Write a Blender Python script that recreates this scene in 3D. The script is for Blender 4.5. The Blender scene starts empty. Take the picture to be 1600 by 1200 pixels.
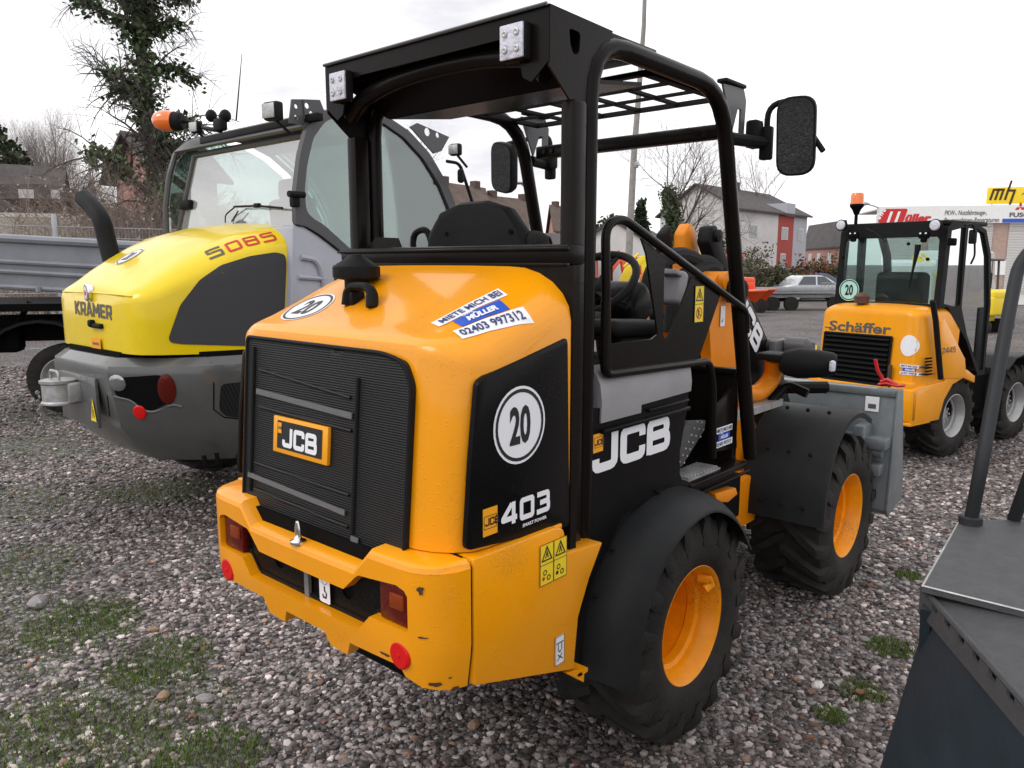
import bpy, bmesh, math, random
import numpy as np
from mathutils import Vector, Matrix
from mathutils.geometry import delaunay_2d_cdt
from mathutils.bvhtree import BVHTree
random.seed(7); rng = np.random.default_rng(7)
S = bpy.context.scene; C = S.collection
# ------------------------------------------------------------------ camera
FPX, CAMH = 1215.0, 1.62
PITCH, YAW = math.radians(8.8), math.radians(41.3)
CAM = Vector((0, 0, CAMH))
FW = Vector((math.cos(YAW)*math.cos(PITCH), math.sin(YAW)*math.cos(PITCH), -math.sin(PITCH)))
RT = FW.cross(Vector((0, 0, 1))).normalized(); UP = RT.cross(FW)
cd = bpy.data.cameras.new('camera'); cam = bpy.data.objects.new('camera', cd); C.objects.link(cam)
cd.sensor_width = 36; cd.lens = 36*FPX/1600; cd.clip_end = 3000; cd.clip_start = 0.02
m = Matrix((RT, UP, -FW)).transposed().to_4x4(); m.translation = CAM; cam.matrix_world = m
S.camera = cam
S.render.resolution_x, S.render.resolution_y = 1024, 768
# ------------------------------------------------------------------ world, sun, exposure
SUN_EL, SUN_AZ = math.radians(42), math.radians(150)
W = bpy.data.worlds.new('World'); S.world = W; W.use_nodes = True
nt = W.node_tree; N = nt.nodes; L = nt.links
for n in list(N): N.remove(n)
out = N.new('ShaderNodeOutputWorld'); bg = N.new('ShaderNodeBackground'); L.new(bg.outputs[0], out.inputs[0])
sky = N.new('ShaderNodeTexSky'); sky.sky_type = 'NISHITA'; sky.sun_disc = False
sky.sun_elevation = SUN_EL; sky.sun_rotation = math.radians(90)-SUN_AZ
hs = N.new('ShaderNodeHueSaturation'); hs.inputs['Saturation'].default_value = 0.12; L.new(sky.outputs[0], hs.inputs['Color'])
tc = N.new('ShaderNodeTexCoord'); mp = N.new('ShaderNodeMapping'); mp.inputs['Scale'].default_value = (1, 1, 3.2)
L.new(tc.outputs['Generated'], mp.inputs[0])
nz = N.new('ShaderNodeTexNoise'); nz.inputs['Scale'].default_value = 2.0; nz.inputs['Detail'].default_value = 6; nz.inputs['Roughness'].default_value = .55
L.new(mp.outputs[0], nz.inputs[0])
rp = N.new('ShaderNodeValToRGB'); rp.color_ramp.elements[0].position = .34; rp.color_ramp.elements[1].position = .55
rp.color_ramp.elements[0].color = (7.3, 7.3, 7.7, 1); rp.color_ramp.elements[1].color = (13.0, 12.9, 13.0, 1)
L.new(nz.outputs[0], rp.inputs[0])
mx = N.new('ShaderNodeMix'); mx.data_type = 'RGBA'; mx.inputs[0].default_value = .9
L.new(hs.outputs[0], mx.inputs[6]); L.new(rp.outputs[0], mx.inputs[7])
L.new(mx.outputs[2], bg.inputs[0]); bg.inputs[1].default_value = 0.125
sd = bpy.data.lights.new('sun', 'SUN'); sd.energy = 0.9; sd.angle = math.radians(22); sd.color = (1, .97, .93)
so = bpy.data.objects.new('sun', sd); C.objects.link(so)
sdir = Vector((math.cos(SUN_EL)*math.cos(SUN_AZ), math.cos(SUN_EL)*math.sin(SUN_AZ), math.sin(SUN_EL)))
so.rotation_euler = sdir.to_track_quat('Z', 'Y').to_euler()
S.view_settings.view_transform = 'Standard'; S.view_settings.look = 'None'; S.view_settings.exposure = 0.0; S.view_settings.gamma = 1
S.render.engine = 'CYCLES'
S.cycles.max_bounces = 8; S.cycles.transparent_max_bounces = 16; S.cycles.caustics_reflective = False; S.cycles.caustics_refractive = False

# ------------------------------------------------------------------ photo measuring helpers (pixel of the 1600x1200 photo -> point on a real plane)
def ray(x, y): return FW + RT*((x-800)/FPX) - UP*((y-600)/FPX)
class Frame:
    def __init__(s, ox=0, oy=0, yaw=0, oz=0):
        s.M = Matrix.Translation((ox, oy, oz)) @ Matrix.Rotation(math.radians(yaw), 4, 'Z'); s.I = s.M.inverted(); s.loc = (ox, oy, oz); s.yaw = math.radians(yaw)
    def hit(s, x, y, ax, v):
        c = s.I @ CAM; r = s.I.to_3x3() @ ray(x, y); return c + r*((v-c[ax])/r[ax])
    def X(s, v, *p): return [s.hit(a, b, 0, v) for a, b in p]
    def Y(s, v, *p): return [s.hit(a, b, 1, v) for a, b in p]
    def Z(s, v, *p): return [s.hit(a, b, 2, v) for a, b in p]
WF = Frame()
def at(x, y, d):
    r = ray(x, y); return CAM + r*(d/math.hypot(r.x, r.y))
def gz(x, y):
    d = math.hypot(x, y); t = min(1, max(0, (d-12)/30)); return -0.04-0.36*t*t*(3-2*t)
def onground(x, y, d):
    p = at(x, y, d); return Vector((p.x, p.y, gz(p.x, p.y)))

# ------------------------------------------------------------------ materials
MATS = {}
def mat(name, col, rough=.6, metal=0, coat=0, bump=0, bscale=300, var=0, vscale=6, col2=None, emit=0, drops=0, spec=None, trans=0, ior=1.45, dirt=0, perf=0):
    m = bpy.data.materials.new(name); m.use_nodes = True; nt = m.node_tree; N = nt.nodes; L = nt.links; b = N['Principled BSDF']
    b.inputs['Base Color'].default_value = (*col, 1); b.inputs['Roughness'].default_value = rough; b.inputs['Metallic'].default_value = metal
    b.inputs['Coat Weight'].default_value = coat; b.inputs['Coat Roughness'].default_value = .08; b.inputs['IOR'].default_value = ior
    if spec is not None: b.inputs['Specular IOR Level'].default_value = spec
    if trans: b.inputs['Transmission Weight'].default_value = trans
    if emit: b.inputs['Emission Color'].default_value = (*col, 1); b.inputs['Emission Strength'].default_value = emit
    tc = N.new('ShaderNodeTexCoord')
    if var or col2:
        n = N.new('ShaderNodeTexNoise'); n.inputs['Scale'].default_value = vscale; n.inputs['Detail'].default_value = 6; n.inputs['Roughness'].default_value = .65
        L.new(tc.outputs['Object'], n.inputs[0]); mx = N.new('ShaderNodeMix'); mx.data_type = 'RGBA'
        rp = N.new('ShaderNodeMapRange'); rp.inputs[1].default_value = .32; rp.inputs[2].default_value = .68; L.new(n.outputs[0], rp.inputs[0]); L.new(rp.outputs[0], mx.inputs[0])
        c2 = col2 or tuple(c*(1-var) for c in col); c1 = col if col2 else tuple(min(1, c*(1+var*.6)) for c in col)
        mx.inputs[6].default_value = (*c1, 1); mx.inputs[7].default_value = (*c2, 1); L.new(mx.outputs[2], b.inputs['Base Color'])
        r2 = N.new('ShaderNodeMapRange'); r2.inputs[3].default_value = rough*.85; r2.inputs[4].default_value = min(1, rough*1.25); L.new(n.outputs[0], r2.inputs[0]); L.new(r2.outputs[0], b.inputs['Roughness'])
    if dirt:
        src = b.inputs['Base Color'].links[0].from_socket if b.inputs['Base Color'].links else None
        n = N.new('ShaderNodeTexNoise'); n.inputs['Scale'].default_value = 150; n.inputs['Detail'].default_value = 4; n.inputs['Roughness'].default_value = .75; L.new(tc.outputs['Object'], n.inputs[0])
        n3 = N.new('ShaderNodeTexNoise'); n3.inputs['Scale'].default_value = 5; n3.inputs['Detail'].default_value = 4; L.new(tc.outputs['Object'], n3.inputs[0])
        ml = N.new('ShaderNodeMath'); ml.operation = 'MULTIPLY'; L.new(n.outputs[0], ml.inputs[0]); L.new(n3.outputs[0], ml.inputs[1])
        r3 = N.new('ShaderNodeMapRange'); r3.inputs[1].default_value = .30; r3.inputs[2].default_value = .42; r3.inputs[4].default_value = dirt; L.new(ml.outputs[0], r3.inputs[0])
        m3 = N.new('ShaderNodeMix'); m3.data_type = 'RGBA'; L.new(r3.outputs[0], m3.inputs[0]); m3.inputs[7].default_value = (.17, .10, .05, 1)
        if src: L.new(src, m3.inputs[6])
        else: m3.inputs[6].default_value = (*col, 1)
        L.new(m3.outputs[2], b.inputs['Base Color'])
    last = None
    if perf:
        sx = N.new('ShaderNodeSeparateXYZ'); L.new(tc.outputs['Object'], sx.inputs[0]); hs_ = []
        for ax_ in ('Y', 'Z'):
            q = N.new('ShaderNodeMath'); q.operation = 'MULTIPLY'; q.inputs[1].default_value = 6.2832/.0065; L.new(sx.outputs[ax_], q.inputs[0]); s_ = N.new('ShaderNodeMath'); s_.operation = 'SINE'; L.new(q.outputs[0], s_.inputs[0]); hs_.append(s_)
        q = N.new('ShaderNodeMath'); q.operation = 'MULTIPLY'; L.new(hs_[0].outputs[0], q.inputs[0]); L.new(hs_[1].outputs[0], q.inputs[1])
        q2 = N.new('ShaderNodeMath'); q2.operation = 'ADD'; L.new(q.outputs[0], q2.inputs[0]); L.new(hs_[1].outputs[0], q2.inputs[1])
        bp = N.new('ShaderNodeBump'); bp.inputs['Strength'].default_value = .45; bp.inputs['Distance'].default_value = .0015; L.new(q2.outputs[0], bp.inputs['Height']); last = bp
    if bump:
        n = N.new('ShaderNodeTexNoise'); n.inputs['Scale'].default_value = bscale; n.inputs['Detail'].default_value = 3; L.new(tc.outputs['Object'], n.inputs[0])
        bp = N.new('ShaderNodeBump'); bp.inputs['Strength'].default_value = bump; bp.inputs['Distance'].default_value = .01; L.new(n.outputs[0], bp.inputs['Height']); last = bp
    if drops:
        v = N.new('ShaderNodeTexVoronoi'); v.inputs['Scale'].default_value = 95; L.new(tc.outputs['Object'], v.inputs['Vector'])
        mr = N.new('ShaderNodeMapRange'); mr.inputs[1].default_value = .0; mr.inputs[2].default_value = .3; mr.inputs[3].default_value = 1; mr.inputs[4].default_value = 0; L.new(v.outputs['Distance'], mr.inputs[0])
        sp = N.new('ShaderNodeSeparateColor'); L.new(v.outputs['Color'], sp.inputs[0])
        gt = N.new('ShaderNodeMath'); gt.operation = 'GREATER_THAN'; gt.inputs[1].default_value = .62; L.new(sp.outputs[0], gt.inputs[0])
        ml = N.new('ShaderNodeMath'); ml.operation = 'MULTIPLY'; L.new(mr.outputs[0], ml.inputs[0]); L.new(gt.outputs[0], ml.inputs[1])
        bp = N.new('ShaderNodeBump'); bp.inputs['Strength'].default_value = drops; bp.inputs['Distance'].default_value = .0015; L.new(ml.outputs[0], bp.inputs['Height'])
        if last: L.new(last.outputs[0], bp.inputs['Normal'])
        last = bp
    if last: L.new(last.outputs[0], b.inputs['Normal'])
    MATS[name] = m; return m
def glassmat(name, tint, refl=.12, film=0, filmcol=(.8, .85, .85)):
    m = bpy.data.materials.new(name); m.use_nodes = True; nt = m.node_tree; N = nt.nodes; L = nt.links
    for n in list(N): N.remove(n)
    o = N.new('ShaderNodeOutputMaterial'); t = N.new('ShaderNodeBsdfTransparent'); t.inputs[0].default_value = (*tint, 1)
    g = N.new('ShaderNodeBsdfGlossy'); g.inputs['Roughness'].default_value = .02
    lw = N.new('ShaderNodeLayerWeight'); lw.inputs[0].default_value = .35
    mr = N.new('ShaderNodeMapRange'); mr.inputs[3].default_value = refl; mr.inputs[4].default_value = .95; L.new(lw.outputs['Fresnel'], mr.inputs[0])
    mx = N.new('ShaderNodeMixShader'); L.new(mr.outputs[0], mx.inputs[0]); L.new(t.outputs[0], mx.inputs[1]); L.new(g.outputs[0], mx.inputs[2])
    last = mx
    if film:
        d = N.new('ShaderNodeBsdfDiffuse'); d.inputs[0].default_value = (*filmcol, 1); m2 = N.new('ShaderNodeMixShader'); m2.inputs[0].default_value = film
        L.new(mx.outputs[0], m2.inputs[1]); L.new(d.outputs[0], m2.inputs[2]); last = m2
    L.new(last.outputs[0], o.inputs[0]); MATS[name] = m; return m
M = MATS
YEL = (.86, .325, .001)
mat('loader_yellow', YEL, .34, coat=.45, spec=.3, drops=.6, var=.05, vscale=3, dirt=.22)
mat('loader_yellow_arm', (.78, .24, .002), .4, spec=.35, var=.08)
mat('rim_yellow', (.84, .295, .001), .38, spec=.35, dirt=.8, var=.12, vscale=14)
mat('kramer_yellow', (.80, .58, .002), .30, coat=.45, spec=.3, dirt=.2, drops=.3, var=.04)
mat('schaffer_yellow', (.86, .33, .003), .34, coat=.25, spec=.3, drops=.2, var=.06)
mat('gloss_black', (.007, .0065, .0065), .24, spec=.10, drops=.5, var=.2)
mat('frame_black', (.009, .007, .006), .24, spec=.12, bump=.03, bscale=60, drops=.25, var=.2)
mat('plastic_black', (.012, .012, .013), .5, spec=.11, bump=.12, bscale=500, var=.15)
mat('fender_plastic', (.019, .020, .021), .42, spec=.15, bump=.22, bscale=700, drops=.4, var=.25, vscale=4)
mat('mesh_black', (.009, .009, .010), .38, spec=.3, perf=1)
mat('deep_black', (.004, .004, .004), .8, spec=.1)
mat('rubber', (.017, .0165, .016), .75, spec=.2, bump=.3, bscale=120, var=.3, vscale=9, col2=(.034, .030, .027))
mat('grey_panel', (.27, .26, .27), .5, bump=.15, bscale=600, var=.12)
mat('worn_metal', (.42, .42, .42), .42, .6, bump=.1, bscale=90, var=.3, vscale=18)
mat('strip_grey', (.14, .14, .145), .5, .3, bump=.4, bscale=900)
mat('chrome', (.75, .75, .75), .18, 1)
mat('white_decal', (.80, .80, .83), .4)
mat('white_paint', (.78, .78, .77), .5, var=.05)
mat('blue_decal', (.02, .09, .50), .4)
mat('black_decal', (.012, .012, .014), .45)
mat('navy_decal', (.03, .05, .16), .45)
mat('red_decal', (.55, .02, .02), .45)
mat('orange_decal', (.88, .36, .01), .4)
mat('safety_yellow', (.85, .62, .02), .45)
mat('charcoal_decal', (.10, .09, .08), .45)
mat('red_lens', (.62, .008, .008), .3, spec=.3)
mat('dark_lens', (.10, .008, .005), .15, spec=.3, bump=.3, bscale=70)
mat('amber_dark', (.22, .035, .006), .15, spec=.3, bump=.3, bscale=70)
mat('amber_lens', (.85, .17, .01), .12, coat=1)
mat('clear_lens', (.62, .62, .70), .25, spec=.4, bump=.7, bscale=60)
mat('lamp_chrome', (.35, .36, .37), .15, .8, bump=.5, bscale=40)
mat('kramer_grey', (.085, .086, .085), .30, coat=.5, bump=.05, bscale=200, var=.12)
mat('silver_grey', (.36, .37, .42), .45, coat=.3, bump=.1, bscale=400, var=.06)
mat('kramer_mesh', (.045, .045, .05), .7, bump=.4, bscale=500)
mat('cab_frame_grey', (.085, .085, .09), .38, spec=.35)
mat('bucket_grey', (.15, .17, .18), .38, .2, coat=.3, drops=.4, var=.2, vscale=9)
mat('slate_steel', (.024, .036, .047), .5, spec=.3, bump=.05, bscale=30, drops=.5, var=.25, vscale=5)
mat('platform_grey', (.066, .067, .071), .55, bump=.5, bscale=420, drops=.6, var=.15, vscale=30)
mat('rail_grey', (.028, .030, .033), .5, spec=.25, bump=.15, bscale=200)
mat('fabric_black', (.012, .012, .013), .9, bump=.6, bscale=160)
mat('orange_paint', (.75, .085, .015), .4, coat=.4, var=.15)
mat('pole_concrete', (.30, .29, .27), .85, var=.2)
mat('galvanised', (.36, .37, .38), .45, .5, var=.15)
mat('tipper_grey', (.25, .26, .29), .4, .1, var=.15, vscale=3)
mat('mirror', (.13, .14, .14), .01, 1)
mat('mint_decal', (.42, .72, .66), .4)
mat('brown_plastic', (.10, .05, .035), .45)
mat('silver_rim', (.38, .38, .38), .4, .3, var=.15)
mat('rust', (.07, .035, .02), .8)
glassmat('cab_glass', (.80, .90, .88), .08)
glassmat('cab_glass_sky_veil', (.85, .90, .90), .38, .20, (.85, .87, .9))  # whitish sky reflection is painted into the pane as a white diffuse film
glassmat('cab_glass_green', (.70, .84, .80), .11, .04, (.30, .42, .42))
mat('car_glass', (.03, .04, .05), .08, coat=1)
mat('house_glass', (.08, .09, .10), .15, coat=.5)

# ------------------------------------------------------------------ mesh builder
class MB:
    def __init__(s): s.v = []; s.f = []; s.mi = []; s.m = 0
    def add(s, verts, faces, mi=None):
        o = len(s.v); s.v += [Vector(p) for p in verts]; s.f += [tuple(i+o for i in f) for f in faces]; s.mi += [s.m if mi is None else mi]*len(faces); return s
    def addbm(s, bm):
        bm.verts.index_update(); s.add([v.co.copy() for v in bm.verts], [[v.index for v in f.verts] for f in bm.faces]); bm.free(); return s
    def box(s, c, d, bev=0, rot=None, seg=2):
        bm = bmesh.new(); bmesh.ops.create_cube(bm, size=1); bmesh.ops.scale(bm, vec=Vector(d), verts=bm.verts)
        if bev: bmesh.ops.bevel(bm, geom=list(bm.edges), offset=bev, segments=seg, affect='EDGES', profile=.5)
        if rot is not None: bmesh.ops.transform(bm, matrix=rot.to_4x4(), verts=bm.verts)
        bmesh.ops.translate(bm, vec=Vector(c), verts=bm.verts); return s.addbm(bm)
    def b2(s, lo, hi, bev=0): return s.box([(a+b)/2 for a, b in zip(lo, hi)], [abs(b-a) for a, b in zip(lo, hi)], bev)
    def poly(s, pts, thick, n=None, bev=0, both=False):
        """planar 3-D polygon extruded by thick along its normal n"""
        pts = [Vector(p) for p in pts]
        if n is None:
            n = Vector((0, 0, 0))
            for i in range(len(pts)): n += pts[i-1].cross(pts[i])
        n = Vector(n).normalized(); bm = bmesh.new()
        o = -n*thick/2 if both else Vector((0, 0, 0))
        vs = [bm.verts.new(p+o) for p in pts]; f = bm.faces.new(vs)
        r = bmesh.ops.extrude_face_region(bm, geom=[f]); nv = [e for e in r['geom'] if isinstance(e, bmesh.types.BMVert)]
        bmesh.ops.translate(bm, vec=n*thick, verts=nv); bmesh.ops.recalc_face_normals(bm, faces=bm.faces)
        if bev: bmesh.ops.bevel(bm, geom=list(bm.edges), offset=bev, segments=2, affect='EDGES', profile=.5)
        bmesh.ops.triangulate(bm, faces=[f for f in bm.faces if len(f.verts) > 4]); return s.addbm(bm)
    def prism(s, pts2, ax, lo, hi, bev=0):
        """2-D polygon extruded along axis ax from lo to hi; 2-D coords are the two other axes in order"""
        o = [i for i in range(3) if i != ax]; P = []
        for a, b in pts2:
            p = [0, 0, 0]; p[o[0]] = a; p[o[1]] = b; p[ax] = lo; P.append(p)
        n = [0, 0, 0]; n[ax] = 1; return s.poly(P, hi-lo, n, bev)
    def tube(s, pts, r, seg=12, closed=False, cap=True, smooth=0, flat=None):
        pts = [Vector(p) for p in pts]
        if smooth: pts = rounded(pts, smooth, closed)
        n = len(pts); R = r if isinstance(r, (list, tuple)) else [r]*n
        if len(R) != n: R = [R[0]+(R[-1]-R[0])*i/(n-1) for i in range(n)]
        rings = []; prev = None
        for i, p in enumerate(pts):
            if closed: t = (pts[(i+1) % n]-pts[i-1])
            else: t = (pts[min(i+1, n-1)]-pts[max(i-1, 0)])
            t.normalize()
            if prev is None:
                a = Vector((0, 0, 1)) if abs(t.z) < .9 else Vector((1, 0, 0)); u = t.cross(a).normalized()
            else: u = (prev - t*prev.dot(t)).normalized()
            prev = u; w = t.cross(u)
            rings.append([p + (u*math.cos(2*math.pi*k/seg)+w*math.sin(2*math.pi*k/seg)*(flat or 1))*R[i] for k in range(seg)])
        vs = [q for g in rings for q in g]; fs = []
        for i in range(n if closed else n-1):
            j = (i+1) % n
            for k in range(seg): fs.append((i*seg+k, i*seg+(k+1) % seg, j*seg+(k+1) % seg, j*seg+k))
        if cap and not closed: fs.append(tuple(range(seg))[::-1]); fs.append(tuple((n-1)*seg+k for k in range(seg)))
        return s.add(vs, fs)
    def lathe(s, prof, o, axis=(0, 0, 1), seg=32, cap=True):
        """prof: list of (radius, along)"""
        a = Vector(axis).normalized(); u = a.orthogonal().normalized(); w = a.cross(u); o = Vector(o)
        vs = []; fs = []
        for r, h in prof:
            for k in range(seg):
                t = 2*math.pi*k/seg; vs.append(o + a*h + (u*math.cos(t)+w*math.sin(t))*max(r, 1e-5))
        for i in range(len(prof)-1):
            for k in range(seg): fs.append((i*seg+k, i*seg+(k+1) % seg, (i+1)*seg+(k+1) % seg, (i+1)*seg+k))
        if cap: fs.append(tuple(range(seg))[::-1]); fs.append(tuple((len(prof)-1)*seg+k for k in range(seg)))
        return s.add(vs, fs)
    def ball(s, c, r, seg=16):
        r = r if isinstance(r, (tuple, list)) else (r, r, r); bm = bmesh.new(); bmesh.ops.create_uvsphere(bm, u_segments=seg, v_segments=max(6, seg//2), radius=1)
        bmesh.ops.scale(bm, vec=Vector(r), verts=bm.verts); bmesh.ops.translate(bm, vec=Vector(c), verts=bm.verts); return s.addbm(bm)
    def loft(s, secs, cap=True):
        n = len(secs[0]); vs = [p for g in secs for p in g]; fs = []
        for i in range(len(secs)-1):
            for k in range(n): fs.append((i*n+k, i*n+(k+1) % n, (i+1)*n+(k+1) % n, (i+1)*n+k))
        if cap: fs.append(tuple(range(n))[::-1]); fs.append(tuple((len(secs)-1)*n+k for k in range(n)))
        return s.add(vs, fs)
    def mirror(s, yc):
        n = len(s.v); s.v += [Vector((p.x, 2*yc-p.y, p.z)) for p in s.v]; s.f += [tuple(i+n for i in f[::-1]) for f in s.f]; s.mi += s.mi[:]; return s
    def xf(s, mtx): s.v = [mtx @ p for p in s.v]; return s
    def mesh(s, name, off=(0, 0, 0), angle=32, fix=True):
        me = bpy.data.meshes.new(name); off = Vector(off); me.from_pydata([tuple(p-off) for p in s.v], [], s.f)
        bm = bmesh.new(); bm.from_mesh(me)
        for f, mi in zip(bm.faces, s.mi): f.material_index = mi; f.smooth = True
        if fix: bmesh.ops.recalc_face_normals(bm, faces=bm.faces)
        lim = math.radians(angle)
        for e in bm.edges:
            if len(e.link_faces) == 2: e.smooth = e.calc_face_angle(0) < lim
            else: e.smooth = False
        bm.to_mesh(me); bm.free(); return me
    def build(s, name, mats, parent=None, off=None, angle=32, label=None, fix=True):
        if not isinstance(mats, (list, tuple)): mats = [mats]
        if off is None: off = tuple(getroot(parent).get('_off', (0, 0, 0))) if parent else (0, 0, 0)
        me = s.mesh(name, off, angle, fix)
        for q in mats: me.materials.append(M[q] if isinstance(q, str) else q)
        o = bpy.data.objects.new(name, me); C.objects.link(o)
        if parent: o.parent = parent
        if label: o['label'] = label
        return o
def getroot(o):
    while o.parent: o = o.parent
    return o
OFFS = {}
def thing(name, label, cat, loc=(0, 0, 0), yaw=0, group=None, off=(0, 0, 0)):
    o = bpy.data.objects.new(name, None); C.objects.link(o); o.location = loc; o.rotation_euler = (0, 0, yaw); o.empty_display_size = .2
    tag(o, label, cat, group)
    if off != (0, 0, 0): o['_off'] = off
    return o
def tag(o, label, cat, group=None, kind=None):
    if label: o['label'] = label
    if cat: o['category'] = cat
    if group: o['group'] = group
    if kind: o['kind'] = kind
    return o
def rounded(pts, r, closed=False, seg=5):
    n = len(pts); o = []
    for i in range(n):
        if not closed and i in (0, n-1): o.append(pts[i]); continue
        p, a, b = pts[i], pts[i-1], pts[(i+1) % n]; da, db = (a-p), (b-p); q = min(r, da.length*.49, db.length*.49)
        if da.length < 1e-6 or db.length < 1e-6: continue
        A = p+da.normalized()*q; B = p+db.normalized()*q
        for k in range(seg+1):
            t = k/seg; o.append(A*(1-t)**2+p*2*t*(1-t)+B*t*t)
    return o
def round2(pts, r, seg=4):
    return [(v.x, v.y) for v in rounded([Vector((a, b, 0)) for a, b in pts], r, True, seg)]
def inside(p, poly):
    c = False; x, y = p; j = len(poly)-1
    for i in range(len(poly)):
        xi, yi = poly[i]; xj, yj = poly[j]
        if (yi > y) != (yj > y) and x < (xj-xi)*(y-yi)/(yj-yi)+xi: c = not c
        j = i
    return c
def cdt(poly, holes=(), step=0):
    """triangulate a polygon with holes, optional interior grid points"""
    vs = []; es = []
    for loop in [poly]+list(holes):
        if step:
            l2 = []
            for i, p in enumerate(loop):
                q = loop[(i+1) % len(loop)]; d = math.dist(p, q); k = max(1, int(d/step)); l2 += [(p[0]+(q[0]-p[0])*t/k, p[1]+(q[1]-p[1])*t/k) for t in range(k)]
            loop = l2
        o = len(vs); vs += [Vector(p) for p in loop]; es += [(o+i, o+(i+1) % len(loop)) for i in range(len(loop))]
    if step:
        xs = [p[0] for p in poly]; ys = [p[1] for p in poly]; x = min(xs)+step*.5
        while x < max(xs):
            y = min(ys)+step*.5
            while y < max(ys):
                if inside((x, y), poly) and not any(inside((x, y), h) for h in holes): vs.append(Vector((x, y)))
                y += step
            x += step
    r = delaunay_2d_cdt(vs, es, [], 0, 1e-6); V2 = [tuple(v) for v in r[0]]; F = []
    for f in r[2]:
        cx = sum(V2[i][0] for i in f)/len(f); cy = sum(V2[i][1] for i in f)/len(f)
        if inside((cx, cy), poly) and not any(inside((cx, cy), h) for h in holes): F.append(tuple(f))
    return V2, F
def shell(mb, poly, holes, fn, thick, step=0):
    """2-D region mapped by fn(u,v)->(pos,normal) and thickened inward (against normal)"""
    V2, F = cdt(poly, holes, step); n = len(V2); P = [fn(*p) for p in V2]
    vs = [p for p, q in P]+[p-q*thick for p, q in P]; fs = list(F)+[tuple(i+n for i in f[::-1]) for f in F]
    cnt = {}
    for f in F:
        for a, b in zip(f, f[1:]+f[:1]): cnt[(a, b)] = 1
    for (a, b) in cnt:
        if (b, a) not in cnt: fs.append((b, a, a+n, b+n))
    mb.add(vs, fs); return mb
def plane_fn(o, u, v, n=None):
    o, u, v = Vector(o), Vector(u).normalized(), Vector(v).normalized(); n = Vector(n) if n is not None else u.cross(v)
    return lambda a, b: (o+u*a+v*b, n)
def axis_fn(ax, val, sign=1):
    o = [i for i in range(3) if i != ax]; n = Vector((0, 0, 0)); n[ax] = sign
    def f(a, b):
        p = Vector((0, 0, 0)); p[o[0]] = a; p[o[1]] = b; p[ax] = val; return p, n
    return f
# ------------------------------------------------------------------ lettering
def stroke2(lines, w):
    """thick polylines -> quads in 2-D"""
    V2, F = [], []
    for ln in lines:
        closed = ln[0] == ln[-1] and len(ln) > 3; P = [Vector(p) for p in (ln[:-1] if closed else ln)]; n = len(P); base = len(V2)
        for i, p in enumerate(P):
            a = P[i-1] if (i > 0 or closed) else None; b = P[(i+1) % n] if (i < n-1 or closed) else None
            da = (p-a).normalized() if a is not None else None; db = (b-p).normalized() if b is not None else None
            if da is None: da = db
            if db is None: db = da
            na = Vector((-da.y, da.x)); nb = Vector((-db.y, db.x)); q = (na+nb)
            if q.length < .2: q = na
            q.normalize(); k = w/2/max(.35, q.dot(na)); V2 += [tuple(p+q*k), tuple(p-q*k)]
        for i in range(n if closed else n-1):
            j = (i+1) % n; F.append((base+2*i, base+2*i+1, base+2*j+1, base+2*j))
    es = []
    for f in F: es += list(zip(f, f[1:]+f[:1]))
    quads = [[V2[i] for i in f] for f in F]
    r = delaunay_2d_cdt([Vector(p) for p in V2], es, [], 0, 1e-7); W2 = [tuple(v) for v in r[0]]; G = []
    for f in r[2]:
        c = (sum(W2[i][0] for i in f)/len(f), sum(W2[i][1] for i in f)/len(f))
        if any(inside(c, q) for q in quads): G.append(tuple(f))
    return W2, G
a, b, c_, d_ = .1, .9, .72, .5
GL = {'J': (.82, [[(.1, .36), (.1, .1), (.70, .1), (.70, 1)]]), 'C': (.86, [[(.76, .64), (.76, .9), (.1, .9), (.1, .1), (.76, .1), (.76, .36)]]),
      'B': (.90, [[(.1, .0), (.1, .9), (.74, .9), (.74, .53), (.1, .51)], [(.2, .5), (.78, .5), (.78, .1), (.1, .1)]]),
      '4': (.96, [[(.72, 0), (.72, .99)], [(.62, .92), (.12, .34), (.12, .27), (.92, .27)]]), '0': (.86, [[(.1, .1), (.1, .9), (.76, .9), (.76, .1), (.1, .1)]]),
      '3': (.86, [[(.06, .9), (.74, .9), (.74, .52), (.24, .5)], [(.6, .5), (.76, .48), (.76, .1), (.04, .1)]]), '5': (.86, [[(.8, .9), (.1, .9), (.1, .55), (.76, .55), (.76, .1), (.04, .1)]]),
      '8': (.86, [[(.1, .1), (.1, .9), (.76, .9), (.76, .1), (.1, .1)], [(.1, .5), (.76, .5)]]), '2': (.84, [[(.08, .72), (.08, .9), (.74, .9), (.74, .56), (.1, .3), (.1, .1), (.8, .1)]]),
      'K': (.78, [[(.1, 0), (.1, 1)], [(.7, 1), (.2, .5), (.72, 0)]]), 'R': (.82, [[(.1, 0), (.1, .9), (.7, .9), (.7, .42), (.1, .42)], [(.42, .42), (.72, 0)]]),
      'A': (.84, [[(.05, 0), (.38, .95), (.46, .95), (.79, 0)], [(.2, .28), (.64, .28)]]), 'M': (.98, [[(.1, 0), (.12, .94), (.49, .35), (.86, .94), (.88, 0)]]),
      'E': (.74, [[(.72, .9), (.1, .9), (.1, .1), (.72, .1)], [(.1, .5), (.66, .5)]]), ' ': (.4, [])}
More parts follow.
